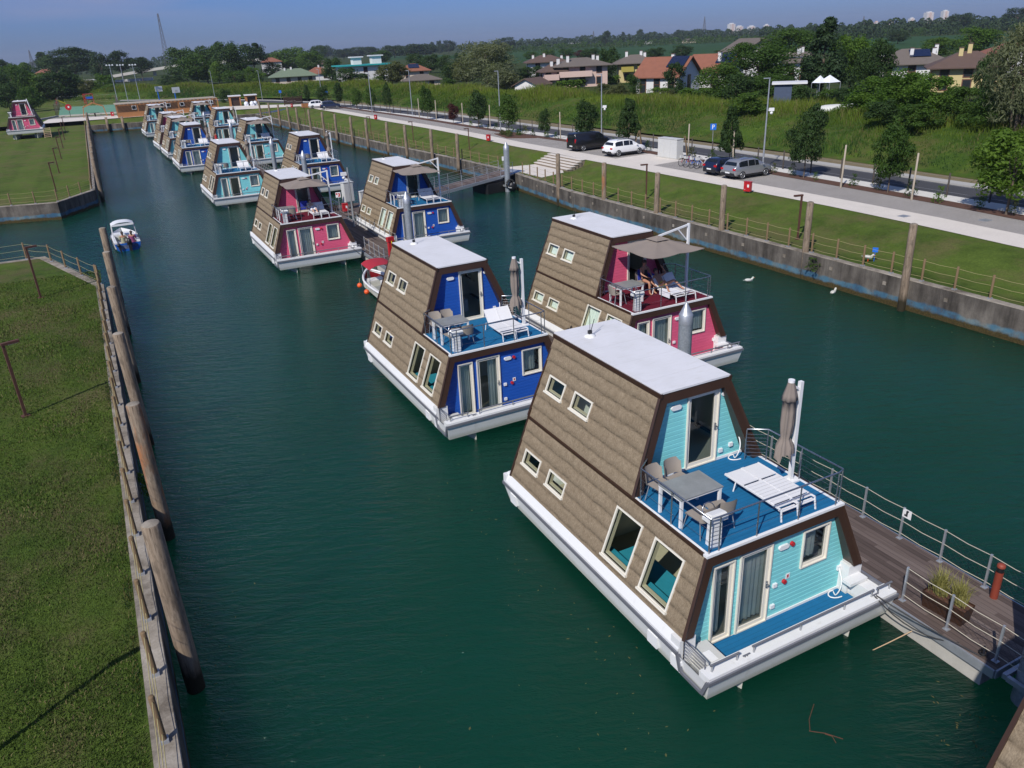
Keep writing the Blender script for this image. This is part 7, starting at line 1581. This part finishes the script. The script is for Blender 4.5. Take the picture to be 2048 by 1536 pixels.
# trees behind the levee: px, base y, top y, width px, kind, leaf, ground, words
TR=[(2032,262,22,118,'willow','leafwillow',ZB,'tall silvery multi-stemmed tree at the right edge'),(1966,205,112,42,'round','leafdark',ZF,'dark round tree before the yellow house'),
(1742,228,150,96,'bush','leafbright',ZB,'feathery bright bush, left end of the bamboo-like thicket'),(1800,234,140,112,'bush','leafbright',ZB,'feathery bright bush, second from the left in the thicket'),(1862,240,152,100,'bush','leafbright',ZB,'feathery bright bush before the sprawling villa'),(1922,246,170,84,'bush','leafmid',ZB,'green bush before the yellow house wall'),(1980,255,185,90,'bush','leafmid',ZB,'green bush at the foot of the silvery tree'),(1718,222,168,60,'bush','leafdark',ZB,'dark low bush at the left foot of the thicket'),(1835,252,205,70,'bush','leafmid',ZB,'low bush in front of the thicket on the levee crest'),(1765,244,200,60,'bush','leafdark',ZB,'low dark bush on the levee crest below the thicket'),
(1640,196,32,112,'cone','leafpine',ZF,'tall dark cedar-like conifer above all the others'),(1697,188,74,82,'round','leafbright',ZF,'bright yellow-green round tree right of the conifer'),(1738,200,84,66,'round','leafdark',ZF,'dark brownish tree right of the bright one'),(1577,150,58,100,'umbrella','leafmid',ZF,'broad umbrella-crowned pine behind the gabled house'),
(1515,198,88,128,'round','leafmid',ZF,'wide leafy tree in front of the gabled house'),(1432,205,128,76,'round','leafmid',ZF,'leafy tree before the second red-roofed house'),(1470,212,152,66,'round','leafdark',ZF,'low dark tree left of the wide leafy one'),(1545,210,150,72,'round','leafmid',ZF,'low green tree right of the wide leafy one'),(1600,220,172,66,'bush','leafdark',ZF,'dark bush below the tall conifer'),(1655,220,178,60,'bush','leafmid',ZF,'green bush below the white tents'),(1695,222,172,50,'bush','leafdark',ZF,'dark bush right of the white tents'),(1556,212,166,26,'bush','redleaf',ZF,'purple-leaved bush by the garden shelter'),(1410,214,176,60,'bush','leafmid',ZF,'green bush on the levee crest below the red roofs'),(1500,222,182,70,'bush','leafmid',ZB,'broad green bush on the levee crest below the wide tree'),(1375,206,176,50,'bush','leafbright',ZF,'bright bush right of the dark columnar tree'),
(1348,192,124,40,'column','leafdark',ZF,'dark columnar tree before the first red-roofed house'),(1206,198,166,44,'bush','leafolive',ZF,'olive rounded bush, left of the three beside the lawn'),(1240,198,168,40,'bush','leafolive',ZF,'olive rounded bush, right of the lawn before the ochre house'),(1264,193,148,30,'column','leafmid',ZF,'slim green tree before the ochre house'),(1312,200,174,48,'bush','leafbright',ZF,'flowering bush at the corner of the first red-roofed house'),(1336,204,180,34,'bush','leafolive',ZF,'small olive bush below the columnar tree'),(1198,168,146,28,'bush','leafwillow',ZF,'grey-green round bush at the pink villa'),(1252,160,142,26,'bush','leafwillow',ZF,'grey-green round bush at the ochre house'),(1216,162,97,40,'round','leafdark',ZF,'dark tree between the pink villa and the ochre house'),(1150,172,138,20,'column','leafdark',ZF,'small dark tree before the pink villa balcony'),(1062,166,134,54,'round','leafdark',ZF,'dark tree left of the white shed'),(1080,190,172,18,'bush','leafdark',ZF,'small dark bush before the white shed'),
(1062,120,104,26,'round','leafmid',ZF,'round tree behind the brown-roofed white house, leftmost'),(1096,118,100,26,'round','leafmid',ZF,'round tree behind the brown-roofed white house, in the middle'),(1132,117,98,30,'round','leafmid',ZF,'round tree behind the pink villa'),(1166,118,101,30,'round','redleaf',ZF,'reddish tree behind the pink villa chimneys'),(1180,125,98,34,'round','leafdark',ZF,'dark round tree right behind the pink villa'),(1310,118,96,34,'round','leafdark',ZF,'dark round tree behind the ochre house'),(1362,116,92,36,'round','leafdark',ZF,'dark round tree behind the first red roof'),(1438,106,100,18,'round','leafmid',ZF,'small tree at the field behind the second red roof'),
(975,172,79,100,'willow','leafwillow',ZF,'big silvery willow-like tree behind the levee'),(1000,184,128,66,'willow','leafwillow',ZF,'lower silvery tree right of the big willow'),(934,172,122,50,'round','leafolive',ZF,'olive tree left of the big willow'),(1024,182,148,36,'bush','leafolive',ZF,'olive bush right of the big willow'),(905,164,128,40,'round','leafdark',ZF,'dark tree left of the olive one'),(832,145,108,32,'round','leafdark',ZF,'dark tree in the row behind the solar-roofed house, first'),(862,146,110,36,'round','leafdark',ZF,'dark tree in the row behind the solar-roofed house, second'),(893,146,112,32,'round','leafdark',ZF,'dark tree in the row behind the solar-roofed house, third'),(924,140,107,28,'round','leafdark',ZF,'dark tree in the row behind the solar-roofed house, fourth'),(785,172,126,56,'round','leafolive',ZF,'olive tree between the teal and the solar-roofed house'),(700,172,136,58,'bush','leafdark',ZF,'dark spreading bush before the teal-roofed house'),(667,166,117,36,'round','leafdark',ZF,'dark tree between orange and teal roofs'),(895,176,156,30,'bush','leafmid',ZF,'green bush right of the grey-roofed annex'),(760,174,152,36,'bush','leafmid',ZF,'green bush before the teal-roofed house wall'),
(790,116,91,44,'round','leaffar',ZF,'dark grove tree on the skyline, first from the left'),(822,116,89,54,'round','leaffar',ZF,'dark grove tree on the skyline, second from the left'),(852,113,89,38,'round','leaffar',ZF,'dark grove tree on the skyline, third from the left'),(866,106,84,12,'column','leaffar',ZF,'thin skyline tree, leftmost of three upright ones'),(880,107,82,16,'column','leaffar',ZF,'thin skyline tree, middle of three upright ones'),(898,107,82,24,'round','leaffar',ZF,'round skyline tree left of the big willow'),(652,117,91,26,'round','leaffar',ZF,'skyline tree above the orange roof'),(688,118,98,34,'round','leaffar',ZF,'skyline tree above the teal roof, left'),(714,116,95,34,'round','leaffar',ZF,'skyline tree above the teal roof, middle'),(738,114,94,32,'round','leaffar',ZF,'skyline tree above the teal roof, right'),(762,128,102,40,'round','leafmid',ZF,'green tree behind the teal roof'),(1013,101,76,36,'round','leaffar',ZF,'round skyline tree right of the big willow'),
(375,166,97,58,'round','leafdark',ZF,'dark tree left in the clump by the viaduct'),(417,168,95,54,'round','leafdark',ZF,'dark tree second in the clump by the viaduct'),(398,170,112,54,'round','leafmid',ZF,'green tree low in the clump by the viaduct'),(466,168,86,62,'round','leafdark',ZF,'broad dark tree right in the clump by the viaduct'),(513,160,87,44,'umbrella','leafpine',ZF,'dark pine right of the viaduct clump'),(440,170,124,30,'oval','leafbright',ZF,'bright tree before the viaduct clump'),(511,170,134,36,'oval','leafbright',ZF,'bright tree left of the green-roofed house'),(472,172,142,44,'round','leafmid',ZF,'green tree before the broad dark one'),(588,145,98,64,'round','leafmid',ZF,'wide green tree above the green roof'),(556,146,110,42,'round','leafdark',ZF,'dark tree left above the green roof'),(622,146,104,46,'round','leafmid',ZF,'green tree above the orange roof'),(545,158,126,34,'round','leafdark',ZF,'dark tree below the pale terracotta roof'),(640,126,92,30,'round','leafdark',ZF,'dark tree top above the far brown roof'),(345,172,150,50,'bush','leafdark',ZF,'dark bush under the viaduct'),
(97,165,103,46,'cone','leafpine',2.2,'dark cedar left of the umbrella pines'),(157,176,98,80,'umbrella','leafpine',2.2,'tall dark umbrella pine on the left'),(128,172,111,56,'round','leafdark',2.2,'dark tree left of the tall umbrella pine'),(211,174,109,36,'round','leafpine',2.2,'dark pine right of the tall umbrella pine'),(250,170,104,36,'umbrella','leafpine',2.2,'left of two pines before the viaduct'),(288,168,115,36,'umbrella','leafpine',2.2,'right of two pines before the viaduct'),(16,180,122,42,'round','leafdark',2.2,'dark skyline tree at the left edge'),(48,182,128,46,'round','leafmid',2.2,'green tree beside the left edge skyline tree'),(4,214,148,52,'round','leafdark',2.2,'dark tree behind the boat ashore, left edge'),(42,208,136,62,'round','leafmid',2.2,'green tree behind the boat ashore'),(86,206,148,58,'round','leafmid',2.2,'green tree right behind the boat ashore'),(126,204,142,66,'round','leafdark',2.2,'dark tree behind the green court'),(152,198,150,54,'round','leafmid',2.2,'green tree behind the court, second'),(180,198,160,30,'round','leafolive',2.2,'olive tree by the playground'),(214,196,148,36,'oval','leafbright',2.2,'bright tree by the floodlights'),(228,198,168,36,'bush','leafmid',2.2,'low green tree under the floodlights'),(262,194,174,46,'bush','leafmid',2.2,'broad bush right of the floodlights'),(300,196,180,30,'bush','leafmid',2.2,'bush left of the basketball hoops'),(70,224,176,40,'round','leafmid',2.2,'green tree beside the gravel track'),(22,224,168,46,'round','leafdark',2.2,'dark tree left of the gravel track'),(452,205,178,22,'bush','leafdark',2.3,'dark bush behind the left timber shed'),
(1212,93,61,20,'column','leaffar',ZF,'tall skyline poplar left of the villas'),(1246,86,64,9,'column','leaffar',ZF,'thin skyline poplar in the middle'),(1258,86,68,9,'column','leaffar',ZF,'short skyline poplar right of the thin one'),(1280,86,58,15,'column','leaffar',ZF,'tall skyline poplar above the ochre house'),(1303,85,64,22,'round','leaffar',ZF,'round skyline tree above the ochre house'),(1362,81,60,26,'round','leaffar',ZF,'round skyline tree above the red roofs, left'),(1392,79,59,24,'round','leaffar',ZF,'round skyline tree above the red roofs, right'),(1915,66,28,48,'round','leaffar',ZF,'large dark skyline tree right of the tower blocks'),(1880,118,76,64,'round','leafmid',ZF,'green tree behind the sprawling villa'),(1940,112,58,60,'round','leafbright',ZF,'bright tree behind the yellow house'),(1965,110,60,56,'umbrella','leafmid',ZF,'spreading green tree behind the yellow house'),(1770,104,92,40,'bush','leafmid',ZF,'low tree at the field left of the sprawling villa'),(2030,60,18,50,'round','leaffar',ZF,'skyline tree top at the right edge'),(1795,88,62,34,'round','leaffar',ZF,'dark round tree at the far field edge')]
for k,(px,pb,pt,w,kd,mt,zg,l) in enumerate(TR):
    w*=1.2; sz=w*(pb-pt); big=sz>5000
    ptree(px,pb,pt,w,zg,kd,mt,l,'trees beyond the levee',c0={'round':.16,'oval':.16,'cone':.14,'column':.06,'umbrella':.42,'bush':.0,'willow':.10}[kd],n=(10000 if sz>12000 else 7000 if big else 3600),leaf=(.028 if sz>12000 else .034 if big else .046),var=k%3,trunk=kd!='bush',name='bush' if kd=='bush' else 'tree',cat='bush' if kd=='bush' else 'tree')
# multi-stem trunk of the silvery tree
p=at(2032,262,ZB); o=[q for q in COL.objects if q.get('label')=='tall silvery multi-stemmed tree at the right edge'][0]
part('stem',o,M['bark'],lambda b: [b.tube([(.3*math.cos(a),.3*math.sin(a),0),(.7*math.cos(a),.7*math.sin(a),2.5),(1.1*math.cos(a+.3),1.1*math.sin(a+.3),6.)],[.13,.10,.05],6) for a in (.2,1.5,2.9,4.1,5.2)] and None)
# far woods on the plain -------------------------------------------------------
def at_d(px,py,d):
    q=CF*FPX+CR*(px-1024)-CU*(py-768); q=q*(d/FPX); return Vector((q.x,q.y,q.z+CAM_H))
def hz(px): return 135.4-.049*px
def woods(name,rows,mat,seed):
    r=random.Random(seed); vs=[];fs=[]
    for (x0,x1,step,d0,d1,h0,h1) in rows:
        px=x0
        while px<x1:
            d=d0+(d1-d0)*r.random(); c=at_d(px,hz(px),d); h=r.uniform(h0,h1); w=h*r.uniform(.7,1.3); n=int(95+h*3)
            for _ in range(n):
                a=r.uniform(0,2*PI); z=r.random()**.7; q=math.sqrt(max(0,1-(max(0,z-.35)/.66)**2))*w/2*r.uniform(.55,1.05); s=h*r.uniform(.045,.09)
                nrm=Vector((math.cos(a)+r.gauss(0,.4),math.sin(a)+r.gauss(0,.4),z+r.gauss(0,.4))).normalized(); t1=nrm.orthogonal().normalized()*s; t2=nrm.cross(t1); p=Vector((c.x+q*math.cos(a),c.y+q*math.sin(a),ZF+z*h)); o=len(vs)
                vs+= [tuple(p-t1*1.2),tuple(p+t2),tuple(p+t1*1.2),tuple(p-t2)]; fs.append((o,o+1,o+2,o+3))
            px+=step*r.uniform(.6,1.4)
    me=bpy.data.meshes.new(name); me.from_pydata(vs,[],fs); me.materials.append(M[mat]); return tag(link(name,me),kind='stuff')
woods('distant_woods',[(1530,2080,5,620,800,8,13),(1600,2080,7,520,640,6,10),(1030,1560,6,800,1150,7,12),(1040,1540,6,1300,2000,10,16),(560,1040,6,1000,1600,8,12),(180,600,7,700,1200,8,13),(-40,200,7,600,1000,9,14)],'leaffar',21)
woods('field_hedgerow',[(1000,1500,6,690,740,4,7),(1500,2060,6,560,600,4,6)],'leafmid',22)
b=MB(); c_=[(1010,128),(1320,112),(1560,108),(1700,104),(2080,95),(2080,66),(1700,76),(1400,86),(1010,101)]; b.add([tuple(at(a,c,ZF+.03)) for a,c in c_],[tuple(range(len(c_)))]); structure('crop_field',b,M['crop'])
b=MB(); c_=[(740,122),(880,116),(925,118),(925,112),(880,110),(740,113)]; b.add([tuple(at(a,c,ZF+.03)) for a,c in c_],[tuple(range(len(c_)))]); structure('crop_field',b,M['crop'])
# tower blocks on the horizon
def tower(px,top,wpx,d,label,mat='stucco',base=None):
    c=at_d(px,hz(px),d); w=wpx*d/FPX; p=Vector((c.x,c.y,ZF)); h=hgt(p,top); t=thing('tower_block',label,'building',p,math.atan2(-c.x,c.y)+.5,'tower blocks on the horizon')
    wl=part('wall',t,M[mat],lambda b: (b.bx(-w*.36,w*.36,-w*.36,w*.36,0,h),b.bx(-w*.2,w*.2,-w*.2,w*.2,h,h+3))[0] and None)
    part('balcony_bands',wl,M['cabgrey'] if mat=='pinkstucco' else M['pinkstucco'],lambda b: [b.bx(-w*.37,w*.37,-w*.365,-w*.361,h*k/14,h*k/14+h*.025) for k in range(1,14)]+[b.bx(-w*.12,w*.12,-w*.385,-w*.37,0,h)] and None)
for q in ((1855,25,19,2600,'left of the two tall pale tower blocks on the horizon'),(1887,22,15,2600,'right of the two tall tower blocks on the horizon'),(1822,37,12,2400,'short white block left of the tall towers'),(1462,48,16,2600,'taller end of the pinkish block cluster on the horizon'),(1478,53,16,2600,'lower end of the pinkish block cluster on the horizon'),(1502,53,16,2500,'pale block right of the pinkish cluster'),(1532,50,11,2500,'small white block above the gabled house roof'),(1780,42,14,2400,'low orange block on the horizon','pinkstucco'),(1752,44,10,2400,'very low pinkish block on the horizon','pinkstucco')): tower(*q)
def mast(px,pyb,pyt,d,label,wd=2.6,name='lattice_mast'):
    c=at_d(px,hz(px),d); p=Vector((c.x,c.y,ZF)); h=hgt(p,pyt); t=thing(name,label,'mast',p,math.atan2(-c.x,c.y)+.3,'lattice masts')
    def lat(b):
        n=14; w0=wd/2
        for sx in (-1,1):
            for sy in (-1,1): b.bar((sx*w0,sy*w0,0),(sx*.2,sy*.2,h),.13*d/400,.13*d/400)
        for k in range(n):
            z0,z1=h*k/n,h*(k+1)/n; a,c_=w0+(.2-w0)*k/n,w0+(.2-w0)*(k+1)/n
            for s in (-1,1): b.bar((-a,s*a,z0),(c_,s*c_,z1),.05*d/400,.05*d/400); b.bar((a,s*a,z0),(-c_,s*c_,z1),.05*d/400,.05*d/400)
    part('lattice',t,M['galvd'],lat)
M['galvd']=plain('dark_lattice_steel',(.10,.10,.11),.6)
mast(334,160,27,380,'tall tapering lattice mast rising above the viaduct'); mast(66,140,100,900,'smaller distant lattice mast above the left trees',5); mast(1408,70,33,1900,'thin distant mast on the skyline above the red roofs',9); mast(1726,50,32,1500,'thin distant mast right of the tall conifer',5); mast(1187,80,62,1500,'faint far mast left of the poplars',5)
# viaduct
t=thing('viaduct','long pale concrete road viaduct crossing behind the left trees','viaduct',(0,0,0))
vp=[at_d(px,py,490) for px,py in ((232,152),(300,140),(378,129),(440,124),(500,121),(560,118))]
part('deck',t,M['concrete'],lambda b: [b.bar(a,c,10,1.6) for a,c in zip(vp,vp[1:])] and None)
for q in [vp[1].lerp(vp[2],k/2) for k in (.2,1.6)]+[vp[2].lerp(vp[3],.6),vp[3],vp[4]]: part('pier',t,M['concrete'],lambda b: b.bx(-.9,.9,-1.5,1.5,0,q.z-1.) ,loc=(q.x,q.y,0))
a_,c_=at_d(231,164,380),at_d(306,158,380); b=MB(); b.bar(a_,c_,.5,1.7); tag(link('barrier_wall',b.mesh('barrier_wall',M['stucco'])),'long low white wall below the viaduct','low wall')
# ================================================================== LIGHT, SKY, CAMERA
EL,AZ=R(43.3),R(34.7)          # light travels towards (+x,+y) at 34.7 deg from +x
d=Vector((math.cos(EL)*math.cos(AZ),math.cos(EL)*math.sin(AZ),-math.sin(EL)))
sl=bpy.data.lights.new('sun','SUN'); sl.energy=SUN_E; sl.angle=R(.53); sl.color=(1.,.955,.89)
so=bpy.data.objects.new('sun',sl); COL.objects.link(so); so.rotation_euler=d.to_track_quat('-Z','Y').to_euler(); so.location=(-40,-30,60)
w=bpy.data.worlds.new('World'); S.world=w; w.use_nodes=True; nt=w.node_tree; nt.nodes.clear()
N=lambda ty: nt.nodes.new('ShaderNode'+ty)
out=N('OutputWorld'); bg=N('Background'); sky=N('TexSky'); sky.sky_type='NISHITA'; sky.sun_disc=False; sky.sun_elevation=EL
sd=-d; sky.sun_rotation=math.atan2(sd.x,sd.y); sky.altitude=0; sky.air_density=SKY_AIR; sky.dust_density=SKY_DUST; sky.ozone_density=SKY_OZ
tc=N('TexCoord'); sp=N('SeparateXYZ'); nt.links.new(tc.outputs['Generated'],sp.inputs[0])
# blue tint by height multiplied into the sky colour, with faint low cloud banks
mp=N('Mapping'); mp.inputs['Scale'].default_value=(1,1,9); nt.links.new(tc.outputs['Generated'],mp.inputs[0])
cn=N('TexNoise'); cn.inputs['Scale'].default_value=3.2; cn.inputs['Detail'].default_value=6; cn.inputs['Roughness'].default_value=.55; nt.links.new(mp.outputs[0],cn.inputs['Vector'])
cr=N('ValToRGB'); cr.color_ramp.elements[0].position=.46; cr.color_ramp.elements[1].position=.72; nt.links.new(cn.outputs['Fac'],cr.inputs[0])
hr_=N('MapRange'); hr_.inputs['From Min'].default_value=.02; hr_.inputs['From Max'].default_value=.09; nt.links.new(sp.outputs[2],hr_.inputs[0])
lowm=N('MapRange'); lowm.inputs['From Min'].default_value=.8; lowm.inputs['From Max'].default_value=.0; nt.links.new(sp.outputs[2],lowm.inputs[0])
tint=N('MixRGB'); tint.blend_type='MULTIPLY'; nt.links.new(lowm.outputs[0],tint.inputs[0]); nt.links.new(sky.outputs[0],tint.inputs[1]); tr_=N('ValToRGB'); e_=tr_.color_ramp.elements
while len(e_)<4: e_.new(.5)
for q_,(p_,c_) in zip(e_,((0.,SKY_LOW),(.10,(.26,.42,.88)),(.5,(.36,.60,1.)),(1.,(.75,.88,1.)))): q_.position=p_; q_.color=(*c_,1)
nt.links.new(sp.outputs[2],tr_.inputs[0]); nt.links.new(tr_.outputs[0],tint.inputs[2]); lowm.inputs['From Min'].default_value=2.; lowm.inputs['From Max'].default_value=1.
cm=N('Math'); cm.operation='MULTIPLY'; nt.links.new(cr.outputs[0],cm.inputs[0]); nt.links.new(hr_.outputs[0],cm.inputs[1])
cl_=N('MixRGB'); cl_.blend_type='MIX'; cf=N('Math'); cf.operation='MULTIPLY'; cf.inputs[1].default_value=.75; nt.links.new(cm.outputs[0],cf.inputs[0]); nt.links.new(cf.outputs[0],cl_.inputs[0]); nt.links.new(tint.outputs[0],cl_.inputs[1]); cl_.inputs[2].default_value=(*SKY_CLOUD,1)
nt.links.new(cl_.outputs[0],bg.inputs[0]); bg.inputs[1].default_value=SKY_S; nt.links.new(bg.outputs[0],out.inputs[0])
if HAZE>0:
    b=MB(); b.box((0,900,26),(6400,6400,60)); hz_=link('haze',None); bpy.data.objects.remove(hz_)
    hm=bpy.data.materials.new('haze_air'); hm.use_nodes=True; ht=hm.node_tree; ht.nodes.clear(); ho=ht.nodes.new('ShaderNodeOutputMaterial'); hv=ht.nodes.new('ShaderNodeVolumePrincipled'); hv.inputs['Density'].default_value=HAZE; hv.inputs['Color'].default_value=(.80,.88,1,1); hv.inputs['Anisotropy'].default_value=.2
    ht.links.new(hv.outputs[0],ho.inputs['Volume']); tag(link('haze',b.mesh('haze',hm)),kind='stuff')
cd=bpy.data.cameras.new('camera'); co=bpy.data.objects.new('camera',cd); COL.objects.link(co)
cd.sensor_fit='HORIZONTAL'; cd.sensor_width=36; cd.lens=36*FPX/2048; cd.clip_start=.3; cd.clip_end=20000
mm=Matrix((CR,CU,-CF)).transposed().to_4x4(); mm.translation=(0,0,CAM_H); co.matrix_world=mm; S.camera=co
S.view_settings.view_transform='Standard'; S.view_settings.look='None'; S.view_settings.exposure=EXPO; S.view_settings.gamma=1
S.cycles.max_bounces=8; S.cycles.transparent_max_bounces=12; S.cycles.diffuse_bounces=3; S.cycles.glossy_bounces=3
S.cycles.use_denoising=True; S.cycles.volume_bounces=0
